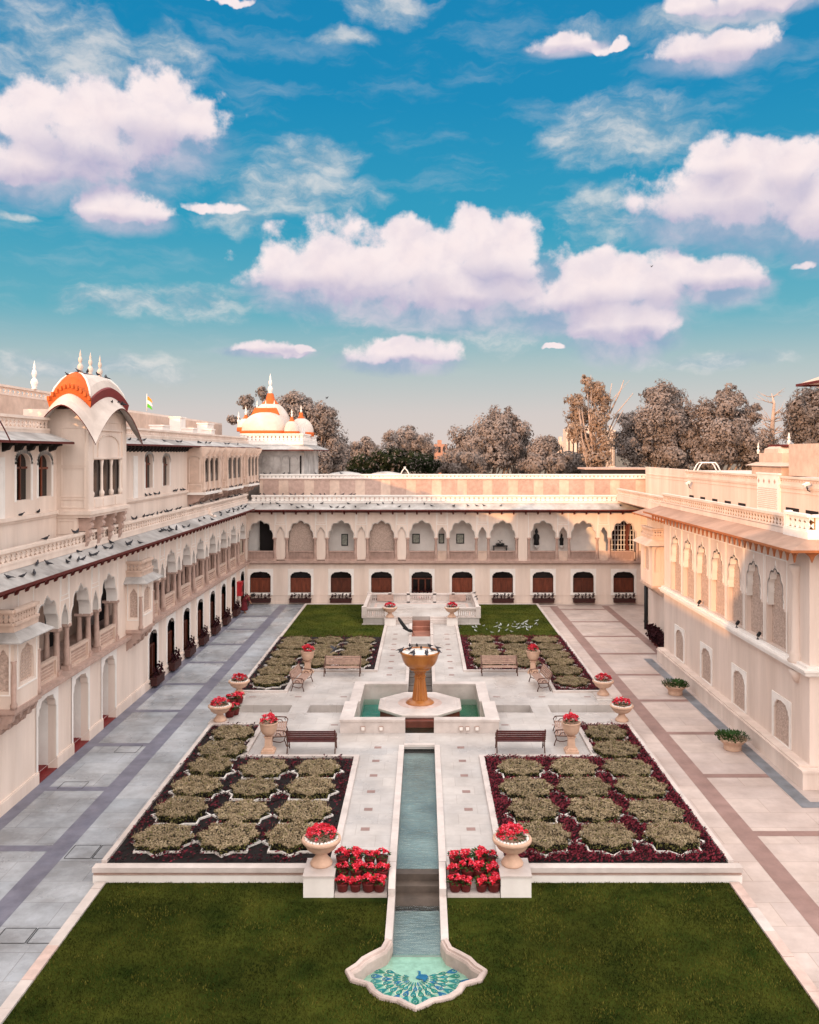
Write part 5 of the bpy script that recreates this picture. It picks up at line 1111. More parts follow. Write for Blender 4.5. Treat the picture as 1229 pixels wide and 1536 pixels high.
# spotlights and floodlights
def flood(loc, lab, s=1.0, rz=0):
    t = thing('floodlight', lab, 'floodlight', loc, rz); m = MB(); m.hexa([(-.30*s, -.16*s, .0), (.0, -.22*s, .14*s), (.0, .22*s, .14*s), (-.30*s, .16*s, .0)], [(-.34*s, -.16*s, .10*s), (-.05, -.22*s, .26*s), (-.05, .22*s, .26*s), (-.34*s, .16*s, .10*s)]); m.build('housing', 'metalw', t)
    m = MB(); m.tube([(.05, 0, -.25*s), (-.06, 0, -.2*s), (-.12, 0, .08*s)], .03, 6); m.build('arm', 'black', t)
flood((19.0, 62.2, 10.0), 'floodlight on the right roof wall nearest the far wing'); flood((19.0, 43.0, 10.6), 'dark floodlight at the right edge beside the pierced white screen', .9)
for k, (y, lab) in enumerate(((45.0, 'small black spotlight on the right cornice under the lit arches'), (39.5, 'small black spotlight on the right cornice between shaded arches'), (37.0, 'small black spotlight on the right cornice closest to the near corner'))):
    t = thing('spotlight', lab, 'spotlight', (XR-.16, y, 4.42)); m = MB(); m.lathe([(.05, 0), (.06, .02), (.02, .05), (.02, .12)], n=8); m.tube([(0, -.02, .16), (.12, .08, .26)], .075, 8); m.build('lamp_head', 'black', t)
# ================================================================== things on and near the far wing
# framed pictures, statues, console table in the gallery
for j, (x, w, h, zz, lab) in enumerate(((XB[2]+.15, .55, .98, 5.05, 'upright framed picture in the third gallery arch from the left'), (XB[4]-.48, .62, .80, 5.15, 'framed picture in the centre gallery arch'), (XB[4]+1.62, .46, .80, 5.15, 'framed picture behind the small arch right of centre'), (XB[5]-.1, .66, .82, 5.15, 'framed picture in the gallery arch right of the centre'))):
    t = thing('picture', lab, 'picture', (x, YF+GD-.02, zz)); m = MB(); rect_trim(m, lambda u, v, d: (u, d, v), -w/2, w/2, -h/2, h/2, .07, -.05); m.build('frame', 'black', t); m = MB(); m.tbox(lambda u, v, d: (u, d, v), -w/2+.06, w/2-.06, -h/2+.06, h/2-.06, -.02, -.01); m.build('print', 'paper', t)
for (x, lab, s) in ((XB[7]-.35, 'dark statue on a wall bracket in the gallery arch right of the wide pillar', 1.0), (XB[7]+1.72, 'smaller dark statue half hidden by a column in the small arch', .7)):
    t = thing('statue', lab, 'statue', (x, YF+GD-.25, 4.62)); m = MB(); m.lathe([(.02, -.35), (.12, -.2), (.22, -.05), (.22, 0)], n=12); m.build('wall_bracket', 'white', t)
    m = MB(); m.lathe([(.18*s, 0), (.24*s, .1*s), (.20*s, .4*s), (.26*s, .62*s), (.22*s, .85*s), (.09*s, .95*s), (.12*s, 1.05*s), (.14*s, 1.15*s), (.08*s, 1.3*s), (.02, 1.42*s)], n=14); m.build('figure', 'black', t)
t = thing('console_table', 'dark console table in the gallery arch left of the wide pillar', 'table', (XB[6]-.1, YF+GD-.4, Z1+.06)); m = MB(); m.box(-.6, .6, -.2, .2, 1.02, 1.1); m.build('top', 'black', t)
for sx_ in (-1, 1):
    m = MB(); m.box(sx_*.52-.04, sx_*.52+.04, -.16, .16, 0, 1.02); m.build('leg', 'black', t)
for k, sx_ in enumerate((-1, 1)):
    t = thing('swan_ornament', ('left', 'right')[k]+' one of two dark swan ornaments on the console table', 'ornament', (XB[6]-.1+sx_*.22, YF+GD-.4, Z1+1.16)); m = MB(); m.tube([(-sx_*.22, 0, .05), (0, 0, .10), (sx_*.15, 0, .12)], [.05, .12, .03], 8); m.tube([(-sx_*.12, 0, .12), (-sx_*.2, 0, .28), (-sx_*.12, 0, .42), (-sx_*.02, 0, .40)], [.05, .035, .035, .02], 6); m.build('figure', 'black', t)
# troughs of dark plants under the windows
def plant_clump(mb, n, cx, cy, z, r, h, m=0, sz=.06):
    for _ in range(n):
        a = rnd.uniform(0, 2*pi); q_ = r*sqrt(rnd.random()); x, y, zz = cx+q_*cos(a), cy+q_*sin(a), z+h*rnd.random()
        d = Vector((rnd.gauss(0, 1), rnd.gauss(0, 1), rnd.gauss(0, 1))).normalized(); e = d.orthogonal().normalized(); f = d.cross(e); s = sz*rnd.uniform(.6, 1.3)
        p_ = Vector((x, y, zz)); mb.add([p_-e*s-f*s*.6, p_+e*s-f*s*.6, p_+e*s+f*s*.6, p_-e*s+f*s*.6], [(0, 1, 2, 3)], m)
def trough(red=False):
    t = thing('plant_trough', '', 'trough', (0, 0, 0)); m = MB(); m.box(-.86, .86, -.16, .16, 0, .30); m.box(-.90, .90, -.19, .19, .26, .33); m.build('box', 'trough', t)
    m = MB()
    for k in range(6): plant_clump(m, 26, -.72+.29*k, 0, .34+.08*(k % 2), .12, .34, 0, .05); m.tube([(-.72+.29*k, 0, .3), (-.72+.29*k, 0, .5)], .02, 5)
    m.build('plants', 'blackl', t)
    if red:
        m = MB(); plant_clump(m, 120, 0, -.17, .05, .8, .25, 0, .05); m.build('flowers', 'red', t)
    return t
tr0 = trough(); ordn = ['first', 'second', 'third', 'fourth', 'fifth', 'sixth', 'seventh', 'eighth', 'ninth', 'tenth']
for j, x in enumerate(XB):
    lab = f'dark plant trough under the {ordn[j]} window from the left of the far wing'; z = .16
    if j == 4:
        t = trough(True); t['label'] = 'plant trough with red blooms under the centre window behind the raised terrace'; t['group'] = 'plant troughs under the windows'; t.location = (x, YF-.26, .55); continue
    if j == 0: tr0.location = (x, YF-.26, z); tr0['label'] = lab; tr0['group'] = 'plant troughs under the windows'
    else: dup(tr0, (x, YF-.26, z), 0, lab, 'plant troughs under the windows')
for i in range(8): dup(tr0, (XL+.26, YB[i], .12), R(90), f'dark plant trough below the {ordn[i]} left wing window counted from the far corner', 'plant troughs under the windows', (.8, 1.0, 1.3)); 
# red wall box and bending person in the far left corner
t = thing('wall_box', 'bright red box on the left wall in the far corner', 'box', (XL+.16, 67.6, 1.3)); m = MB(); m.box(-.16, .2, -.3, .3, 0, 1.0); m.box(-.16, .24, -.34, .34, 1.0, 1.08); m.build('case', 'redbox', t); m = MB(); m.box(.2, .215, -.2, .2, .3, .75); m.build('door', 'fascia', t)
# ================================================================== person
def skin_body(name, verts, edges, root, mats, parent=None, levels=2):
    me = bpy.data.meshes.new(name); me.from_pydata([v[:3] for v in verts], edges, []); o = bpy.data.objects.new(name, me); COL.objects.link(o)
    o.modifiers.new('s', 'SKIN'); o.modifiers.new('d', 'SUBSURF').levels = levels
    for i, v in enumerate(verts): me.skin_vertices[0].data[i].radius = (v[3], v[3] if len(v) < 5 else v[4])
    me.skin_vertices[0].data[root].use_root = True
    dg = bpy.context.evaluated_depsgraph_get(); nm = bpy.data.meshes.new_from_object(o.evaluated_get(dg)); o.modifiers.clear(); o.data = nm; nm.materials.clear()
    for k in (mats if isinstance(mats, list) else [mats]): nm.materials.append(M[k])
    for p_ in nm.polygons: p_.use_smooth = True
    if parent: o.parent = parent
    return o
pe = thing('person', 'person in dark maroon clothes bending forward by the wall in the far left corner', 'person', (-13.55, 67.3, 0), R(8))
V = [(-.05, 0, .86, .15), (.05, 0, 1.05, .15), (.25, 0, 1.22, .17), (.36, 0, 1.28, .10), (.46, 0, 1.30, .055), (.58, 0, 1.32, .10), (.62, 0, 1.30, .085),
     (.0, .11, .80, .10), (.02, .12, .45, .075), (-.04, .12, .06, .05), (.10, .13, .03, .04), (-.02, -.11, .80, .10), (.10, -.12, .45, .075), (.02, -.12, .06, .05), (.16, -.13, .03, .04),
     (.30, .20, 1.20, .07), (.38, .24, .95, .05), (.48, .20, .76, .038), (.52, .19, .68, .03), (.30, -.20, 1.20, .07), (.40, -.24, .96, .05), (.50, -.2, .78, .038), (.54, -.19, .70, .03)]
E = [(0, 1), (1, 2), (2, 3), (3, 4), (4, 5), (5, 6), (0, 7), (7, 8), (8, 9), (9, 10), (0, 11), (11, 12), (12, 13), (13, 14), (2, 15), (15, 16), (16, 17), (17, 18), (2, 19), (19, 20), (20, 21), (21, 22)]
skin_body('body', V, E, 0, 'skin', pe)
m = MB(); m.lathe([(.26, .22), (.27, .3), (.22, .6), (.20, .85), (.17, .95)], (.0, 0, 0), 16); m.tube([(-.02, 0, .82), (.08, 0, 1.05), (.24, 0, 1.22), (.36, 0, 1.29)], [.20, .19, .20, .13], 14); m.build('robe', 'sari', pe)
for s in (-1, 1):
    m = MB(); m.tube([(.28, s*.17, 1.22), (.34, s*.22, 1.08), (.38, s*.24, .96)], [.09, .085, .07], 8); m.build('sleeve', 'sari', pe)
m = MB(); m.lathe([(.03, -.11), (.10, -.07), (.125, 0), (.11, .07), (.04, .12)], (.58, 0, 1.35), 12); m.tube([(.56, 0, 1.44), (.72, 0, 1.42), (.78, 0, 1.38)], [.06, .055, .03], 8); m.build('hair', 'hair', pe)
# ================================================================== beds
def star(cx, cy, Rr, n=8, ph=0.0, inner=.765):
    return [(cx+(Rr if i % 2 == 0 else Rr*inner)*cos(pi*i/n+ph), cy+(Rr if i % 2 == 0 else Rr*inner)*sin(pi*i/n+ph)) for i in range(2*n)]
def wring(P0, P1, z0, z1, mb, m=0):
    n = len(P0)
    for i in range(n):
        k = (i+1) % n; mb.hexa([(*P0[i], z0), (*P0[k], z0), (*P1[k], z0), (*P1[i], z0)], [(*P0[i], z1), (*P0[k], z1), (*P1[k], z1), (*P1[i], z1)], m)
SP = 1.95
def hedge_mesh(seed, wild=1.0):
    r_ = random.Random(seed); H = .31; mb = MB(); core = star(0, 0, .80, inner=.80)
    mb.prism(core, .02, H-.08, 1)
    def leaf(p, nrm, s, mi):
        d = (nrm+Vector((r_.gauss(0, .55), r_.gauss(0, .55), r_.gauss(0, .55)))).normalized(); e = d.orthogonal().normalized(); a = r_.uniform(0, 2*pi); f = d.cross(e); u = e*cos(a)+f*sin(a); v = d.cross(u)
        mb.add([p-u*s, p-v*s*.5, p+u*s, p+v*s*.5], [(0, 1, 2, 3)], mi)
    lump = [mnoise.noise(Vector((k*1.7, seed*3.1, 0))) for k in range(64)]
    for _ in range(4400):
        if r_.random() < .62:            # top
            while True:
                x, y = r_.uniform(-1, 1), r_.uniform(-1, 1)
                if inpoly(x, y, star(0, 0, .93, inner=.80)): break
            z = H+.10*mnoise.noise(Vector((x*2.6, y*2.6, seed)))+r_.uniform(-.06, .03)-.10*max(0, (x*x+y*y)-.45); nrm = Vector((0, 0, 1))
        else:
            a = r_.uniform(0, 2*pi); t = (a/(2*pi)*16); i = int(t); fr = t-i; P = star(0, 0, .92, inner=.80); A, B = P[i % 16], P[(i+1) % 16]
            x, y = A[0]+(B[0]-A[0])*fr, A[1]+(B[1]-A[1])*fr; z = r_.uniform(.06, H); k = r_.uniform(.88, 1.03)+.05*mnoise.noise(Vector((x*4, y*4, z*4+seed))); x *= k; y *= k; nrm = Vector((x, y, .3)).normalized()
            if z < .12 and r_.random() < .6: continue
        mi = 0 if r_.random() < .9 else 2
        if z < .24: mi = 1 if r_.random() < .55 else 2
        leaf(Vector((x, y, z)), nrm, r_.uniform(.022, .048), mi)
    for _ in range(160):                   # stray shoots
        a = r_.uniform(0, 2*pi); q_ = .85*sqrt(r_.random()); p = Vector((q_*cos(a), q_*sin(a), H+.02)); t = p+Vector((r_.uniform(-.06, .06), r_.uniform(-.06, .06), r_.uniform(.05, .16)))
        mb.add([p+Vector((-.006, 0, 0)), p+Vector((.006, 0, 0)), t], [(0, 1, 2)], 0)
    return mb
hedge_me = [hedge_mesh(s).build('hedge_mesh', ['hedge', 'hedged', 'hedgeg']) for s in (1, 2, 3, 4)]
hm = [o.data for o in hedge_me]
for o in hedge_me: bpy.data.objects.remove(o)
BEDS = [(-1, 'front', 'left'), (1, 'front', 'right'), (-1, 'rear', 'left'), (1, 'rear', 'right')]
rows_front = [(26.62+SP*r, 3) for r in range(4)]+[(26.62+SP*4, 1), (26.62+SP*5, 1)]
rows_rear = [(44.8, 1), (46.75, 1)]+[(48.7+SP*r, 3) for r in range(4)]
ordw = ['first', 'second', 'third', 'fourth', 'fifth', 'sixth']
for bi, (s, fb, lr) in enumerate(BEDS):
    poly = [(2.5, 25.34), (8.95, 25.34), (8.95, 38.0), (6.9, 38.0), (6.9, 34.0), (2.5, 34.0)] if fb == 'front' else [(2.5, 47.6), (6.7, 47.6), (6.7, 43.5), (8.95, 43.5), (8.95, 56.4), (2.5, 56.4)]
    org = (s*5.7, 30 if fb == 'front' else 51, ZP)
    m = MB(); m.add([(s*x, y, ZP+.012) for x, y in poly], [tuple(range(6))]); so_ = m.build('bed_soil', 'soil', kind='structure')
    ed = thing('star_edging', f'white marble star and cross edging strips laid out in the {fb} {lr} flower bed', 'bed edging', org); m = MB()
    cells = []
    for ri, (y, n) in enumerate(rows_front if fb == 'front' else rows_rear):
        for c in range(n):
            x = s*(7.70-1.98*c); cells.append((x, y, ri, c))
            P1 = star(x, y, SP/2+.01); P0 = star(x, y, SP/2-.065); wring(P0, P1, ZP+.015, ZP+.07+rnd.uniform(0, .01), m)
    m.build('marble_strip', 'white', ed, org)
    for (x, y, ri, c) in cells:
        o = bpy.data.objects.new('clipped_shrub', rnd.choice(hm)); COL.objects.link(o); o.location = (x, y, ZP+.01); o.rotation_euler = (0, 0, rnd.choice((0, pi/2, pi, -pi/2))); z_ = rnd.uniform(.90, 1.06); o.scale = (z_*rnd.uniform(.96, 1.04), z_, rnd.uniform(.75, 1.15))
        side = {0: 'outermost', 1: 'middle', 2: 'innermost'}[c]
        tag(o, f'star clipped olive shrub, {side} one in {ordw[ri]} row from the viewer, {fb} {lr} bed', 'shrub', 'star clipped shrubs in the flower beds')
    # low dark red planting between the stars: too many leaves to count
    gm = MB(); r_ = random.Random(30+bi); cnt = 0
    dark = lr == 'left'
    NL = (15000 if fb == 'front' else 9000) if dark else (32000 if fb == 'front' else 20000)
    while cnt < NL:
        x = r_.uniform(2.52, 8.92); ys = [p_[1] for p_ in poly]; y = r_.uniform(min(ys), max(ys))
        if not inpoly(x, y, poly): continue
        ok = True
        for (cx, cy, _, _) in cells:
            dx, dy = s*x-cx, y-cy
            if abs(dx) < 1 and abs(dy) < 1 and inpoly(dx, dy, star(0, 0, SP/2+.03)): ok = False; break
        cnt += 1
        if not ok: continue
        dens_ = mnoise.noise(Vector((x*.9, y*.9, bi*5)))
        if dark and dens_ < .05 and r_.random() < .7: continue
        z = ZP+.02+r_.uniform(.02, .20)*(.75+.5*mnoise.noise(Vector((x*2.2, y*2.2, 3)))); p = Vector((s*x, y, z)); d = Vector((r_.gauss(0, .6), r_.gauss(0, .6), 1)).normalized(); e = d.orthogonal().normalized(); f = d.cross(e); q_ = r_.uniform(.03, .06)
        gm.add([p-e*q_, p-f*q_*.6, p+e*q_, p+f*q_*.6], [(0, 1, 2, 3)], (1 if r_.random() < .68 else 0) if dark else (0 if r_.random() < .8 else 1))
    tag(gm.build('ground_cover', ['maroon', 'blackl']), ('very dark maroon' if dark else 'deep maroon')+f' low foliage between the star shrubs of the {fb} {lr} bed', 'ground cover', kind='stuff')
# ================================================================== fountain
of_ = (0, 40.55, 0)
fo = thing('fountain', 'golden brown bowl fountain with fluted stem on an octagonal marble base', 'fountain', of_)
m = MB(); a0 = pi/8; k8 = 1/cos(a0)
m.lathe([(1.80*k8, -.05), (1.80*k8, .60)], (0, 40.55, 0), 8, ph=a0, smooth=False); m.box(-.66, .66, 38.35, 39, -.05, .56); m.box(-.70, .70, 38.32, 38.36, .28, .31); m.build('pedestal', 'brownst', fo, of_)
m = MB(); m.lathe([(1.86*k8, .60), (1.88*k8, .66), (1.88*k8, .72), (1.80*k8, .75), (1.74*k8, .75), (1.70*k8, .735), (1.62*k8, .735), (1.58*k8, .75), (.55, .76), (.52, .80), (.50, .80)], (0, 40.55, 0), 8, ph=a0, smooth=False); m.lathe([(1.05, .74), (1.0, .762), (.01, .764)], (0, 40.55, 0), 24, 1); m.build('octagonal_slab', ['marb', 'marbp'], fo, of_)
m = MB(); m.lathe([(.66, .75), (.64, .80), (.55, .85), (.50, .90), (.44, .92)], (0, 40.55, 0), 20); m.build('foot', 'gold', fo, of_)
m = MB(); m.lathe([(.37, .90), (.355, 1.0), (.30, 1.4), (.25, 1.75), (.235, 1.9), (.27, 1.94), (.27, 2.0), (.23, 2.02), (.23, 2.10), (.28, 2.14), (.31, 2.22), (.34, 2.28)], (0, 40.55, 0), 36, flute=.10, smooth=False); m.build('stem', 'gold', fo, of_)
m = MB(); m.lathe([(.32, 2.27), (.46, 2.29), (.50, 2.33), (.45, 2.37), (.55, 2.42), (.70, 2.55), (.79, 2.72), (.85, 2.92), (.885, 3.02), (.92, 3.06), (.92, 3.12), (.88, 3.14), (.85, 3.10), (.81, 3.0), (.60, 2.9), (.3, 2.88), (.01, 2.88)], (0, 40.55, 0), 40); m.build('bowl', 'gold', fo, of_)
m = MB(); m.lathe([(.84, 3.06), (.83, 3.08), (.01, 3.09)], (0, 40.55, 0), 40); m.build('bowl_filling', 'white', fo, of_)
# parapet of the fountain pool
op = (0, 37.2, ZP); pp = thing('pool_parapet', 'pale marble parapet around the square green pool of the fountain', 'parapet', op)
m = MB(); zt = 1.0
for s in (-1, 1):
    m.box(min(s*.61, s*3.35), max(s*.61, s*3.35), 37.1, 37.42, -.05, zt); m.box(min(s*2.82, s*3.35), max(s*2.82, s*3.35), 37.42, 39.85, -.05, zt); m.box(min(s*2.72, s*3.16), max(s*2.72, s*3.16), 39.85, 42.85, -.05, zt); m.box(min(s*.61, s*3.16), max(s*.61, s*3.16), 42.85, 43.25, -.05, zt)
    m.box(min(s*.61, s*3.38), max(s*.61, s*3.38), 37.06, 37.46, zt-.07, zt+.02); m.box(min(s*2.79, s*3.38), max(s*2.79, s*3.38), 37.46, 39.88, zt-.07, zt+.02); m.box(min(s*2.69, s*3.19), max(s*2.69, s*3.19), 39.88, 42.82, zt-.07, zt+.02); m.box(min(s*.61, s*3.19), max(s*.61, s*3.19), 42.82, 43.28, zt-.07, zt+.02)
m.box(-.61, .61, 37.0, 37.1, -.1, .34); m.build('wall', 'marb', pp, op)
for x in (-2.38, -1.62, 1.75, 2.02, 2.42):
    m = MB(); m.box(x-.09, x+.09, 37.03, 37.1, .56, .74); m.box(x-.07, x+.07, 37.015, 37.03, .58, .72, 1); m.build('wall_lamp', ['sand', 'white'], pp, op)
# cover slab over the canal is part of the platform; small stone bench slabs at the retaining wall
# ================================================================== far terrace
ot = (0, 63.6, 0); ft = thing('raised_terrace', 'raised marble terrace with balustrade and centre steps in front of the far wing', 'terrace', ot)
m = MB(); m.box(-4.0, 4.0, 61.2, 67.0, -.2, .88); m.box(-4.0, -1.9, 60.62, 61.2, -.2, .88); m.box(1.9, 4.0, 60.62, 61.2, -.2, .88); m.box(-4.08, -2.3, 60.55, 60.62, -.2, .50); m.box(2.3, 4.08, 60.55, 60.62, -.2, .50); m.build('floor', 'marble', ft, ot)
for s in (-1, 1):
    for k in range(3):
        m = MB(); m.box(min(s*.62, s*1.9), max(s*.62, s*1.9), 60.62+.19*k, 61.2, .45+.145*k, .45+.145*(k+1)-.003 if k < 2 else .876); m.build('step', 'marb', ft, ot)
m = MB()
for (P, n) in ((((-3.95, 66.9), (3.95, 66.9)), 60), (((-3.93, 60.72), (-3.93, 66.9)), 40), (((3.93, 66.9), (3.93, 60.72)), 40), (((-3.9, 60.7), (-2.5, 60.7)), 10), (((2.5, 60.7), (3.9, 60.7)), 10)): balus(m, P, n, .88, 1.58, kind='plain')
for x in (-3.93, 3.93):
    for y in (60.72, 66.9): m.box(x-.17, x+.17, y-.17, y+.17, .88, 1.66)
for x in (-2.4, -1.0, 1.0, 2.4): m.box(x-.12, x+.12, 66.78, 67.02, .88, 1.64)
m.build('balustrade', 'marb', ft, ot)
for x in (-2.75, 2.75):
    m = MB(); m.box(x-.62, x+.62, 66.74, 66.78, 1.0, 1.5)
    m.build('panel', 'sand', ft, ot)
m = MB(); rect_trim(m, lambda u, v, d: (u, v, .884), -3.3, 3.3, 61.9, 66.4, .22, 0, d1=0) if False else m.box(-3.5, -3.3, 61.6, 66.5, .876, .884); m.box(3.3, 3.5, 61.6, 66.5, .876, .884); m.box(-3.3, 3.3, 66.3, 66.5, .876, .884); m.build('inlay', 'marbp', ft, ot)
# ================================================================== urns with red flowers
def rosette(mb, p, r_, s, mi, n=7):
    up = (Vector((r_.gauss(0, .5), r_.gauss(0, .5)-.25, 1))).normalized(); e = up.orthogonal().normalized(); f = up.cross(e); a0 = r_.uniform(0, 6)
    for k in range(n):
        a = a0+2*pi*k/n; d = e*cos(a)+f*sin(a); w = up.cross(d); L = s*r_.uniform(.8, 1.15); b = p+d*L*.1; mid = p+d*L*.55+up*L*.18; t = p+d*L-up*L*.05
        mb.add([b, mid+w*L*.28, t, mid-w*L*.28], [(0, 1, 2, 3)], mi if r_.random() < .72 else (1-mi if mi < 2 else mi))
def flowers(seed, r, h, n, z0, s=.09, leafn=60):
    r_ = random.Random(seed); mb = MB()
    for _ in range(leafn):
        a = r_.uniform(0, 2*pi); q_ = r*sqrt(r_.random()); p = Vector((q_*cos(a), q_*sin(a), z0+r_.uniform(0, h*.5))); d = Vector((cos(a), sin(a), r_.uniform(-.2, .8))).normalized(); w = d.cross(Vector((0, 0, 1))).normalized(); L = s*1.3
        mb.add([p, p+d*L*.5+w*L*.3, p+d*L, p+d*L*.5-w*L*.3], [(0, 1, 2, 3)], 2)
    for _ in range(n):
        a = r_.uniform(0, 2*pi); q_ = r*1.02*sqrt(r_.random()); z = z0+h*sqrt(max(0, 1-(q_/(r*1.08))**2))*r_.uniform(.72, 1.0); rosette(mb, Vector((q_*cos(a), q_*sin(a), z)), r_, s*r_.uniform(.8, 1.2), 0)
    return mb
def urn(kind, seed):
    t = thing('flower_urn', '', 'urn', (0, 0, 0)); m = MB()
    if kind == 'broad':
        m.lathe([(.30, 0), (.32, .05), (.28, .12), (.19, .22), (.15, .30), (.16, .36), (.30, .40), (.41, .48), (.47, .58), (.50, .64), (.545, .66), (.56, .70), (.55, .75), (.51, .77), (.47, .75), (.44, .68), (.01, .66)], n=28); m.build('bowl', 'terra', t)
        m = MB(); r_ = random.Random(seed)
        for k in range(26): a = 2*pi*k/26; m.lathe([(.02, 0), (.055, .02), (.06, .05), (.03, .085)], (.43*cos(a), .43*sin(a), .70), 6)
        m.build('pebble', 'white', t); flowers(seed, .40, .38, 80, .74, .085, 150).build('flowers', ['red', 'pink', 'green'], t)
    else:
        m.box(-.26, .26, -.26, .26, 0, .10); m.box(-.21, .21, -.21, .21, .10, .16); m.lathe([(.24, .16), (.20, .20), (.18, .50), (.17, .58), (.23, .60), (.23, .64)], n=4, ph=pi/4, smooth=False); m.build('pedestal', 'terra', t)
        m = MB(); m.lathe([(.10, .64), (.14, .68), (.24, .74), (.31, .86), (.335, 1.0), (.35, 1.12), (.37, 1.15), (.37, 1.19), (.33, 1.19), (.31, 1.12), (.01, 1.1)], n=24); m.build('cup', 'terra', t)
        flowers(seed, .30, .38, 48, 1.14, .09, 70).build('flowers', ['red', 'pink', 'green'], t)
    return t
ub = [urn('broad', 5), urn('broad', 8)]; ut = [urn('tall', 6), urn('tall', 9)]
GU = 'urns of red flowers in the garden'
spots = [(-2.72, 24.92, .62, 'broad stone urn of red flowers on the white block left of the lower canal'), (2.68, 24.92, .62, 'broad stone urn of red flowers on the white block right of the lower canal'),
         (-8.75, 42.55, ZP+.12, 'broad flower urn on the left platform edge, farther of the two'), (-8.75, 38.55, ZP+.08, 'broad flower urn on the left platform edge, nearer of the two'),
         (8.85, 42.55, ZP+.12, 'broad flower urn on the right platform edge, farther of the two'), (8.85, 38.55, ZP+.08, 'broad flower urn on the right platform edge, nearer of the two'),
         (-2.15, 60.4, .98, 'broad flower urn left of the far terrace steps'), (2.1, 60.4, .98, 'broad flower urn right of the far terrace steps')]
for i, (x, y, z, lab) in enumerate(spots):
    if i < 2: u = ub[i]; u.location = (x, y, z); u['label'] = lab; u['group'] = GU
    else: dup(ub[i % 2], (x, y, z), rnd.uniform(0, 6), lab, GU, .92)
for i, (x, y, lab) in enumerate([(-5.95, 34.75, 'tall pedestal urn with red flowers at the corner of the front left bed'), (6.0, 34.75, 'tall pedestal urn with red flowers at the corner of the front right bed'), (-6.05, 47.2, 'tall pedestal urn with red flowers by the rear left bed'), (6.05, 47.3, 'tall pedestal urn with red flowers by the rear right bed')]):
    if i < 2: u = ut[i]; u.location = (x, y, ZP); u['label'] = lab; u['group'] = GU
    else: dup(ut[i % 2], (x, y, ZP), 1.3, lab, GU)
# blocks that carry the urns
def block(x, y, w, d, z0, z1, lab):
    t = thing('urn_block', lab, 'pedestal', (x, y, z0), 0, 'pedestal blocks under urns'); m = MB(); m.box(-w/2, w/2, -d/2, d/2, 0, z1-z0-.05); m.build('block', 'white', t); m = MB(); m.box(-w/2-.02, w/2+.02, -d/2-.02, d/2+.02, z1-z0-.05, z1-z0); m.build('top_slab', 'marb', t)
    return t
for s, q_ in ((-1, 'left'), (1, 'right')):
    block(s*2.72, 24.75, .84, 1.06, -.1, .62, f'white block pedestal beside the red flower steps {q_} of the canal'); block(s*2.12, 60.4, .75, .7, .4, .98, f'white block pedestal {q_} of the far terrace steps')
    block(s*8.8, 42.5, .7, .9, ZP, ZP+.12, f'low square slab under the farther urn on the {q_} platform edge'); block(s*8.8, 38.5, .74, .6, ZP, ZP+.08, f'low square slab under the nearer urn on the {q_} platform edge')
# stepped stands of potted poinsettias
def pot():
    t = thing('potted_poinsettia', '', 'potted plant', (0, 0, 0)); m = MB(); m.lathe([(.10, 0), (.14, .02), (.17, .2), (.18, .23), (.16, .24), (.01, .22)], n=14); m.build('pot', 'potred', t); flowers(17, .17, .20, 13, .24, .095, 40).build('flowers', ['red', 'pink', 'green'], t); return t
p0 = pot(); GP = 'potted red poinsettias on the steps'; first = True
for s, q_ in ((-1, 'left'), (1, 'right')):
    st = MB(); x0, x1 = min(s*.83, s*2.28), max(s*.83, s*2.28)
    for k in range(3): st.box(x0, x1, 24.22+.36*k, 25.298, -.3+.22*k if k else -.3, -.05+.19*(k+1)-.02)
    tag(st.build('flower_steps', 'marb'), f'three marble steps with red potted flowers {q_} of the cascade', 'steps')
    for r_ in range(3):
        for c in range(4):
            x = s*(1.02+.36*c)+rnd.uniform(-.04, .04); y = 24.40+.36*r_; z = .12+.19*r_; lab = f'potted red poinsettia, {["lowest", "middle", "top"][r_]} step, {["first", "second", "third", "fourth"][c]} outward from the canal on the {q_} side'
            if first: p0.location = (x, y, z); p0['label'] = lab; p0['group'] = GP; first = False
            else: dup(p0, (x, y, z), rnd.uniform(0, 6), lab, GP, rnd.uniform(.9, 1.15))
for i, (x, y, lab) in enumerate([(-8.55, 41.5, 'red poinsettia pot on the left arm just in front of the farther urn'), (-8.8, 41.2, 'red poinsettia pot at the outer end of the left arm, lower of the pair'), (-8.35, 39.7, 'red poinsettia pot on the left arm behind the nearer urn'), (-8.5, 39.35, 'red poinsettia pot tucked against the nearer urn of the left arm')]): dup(p0, (x, y, ZP), i, lab, GP, 1.25)
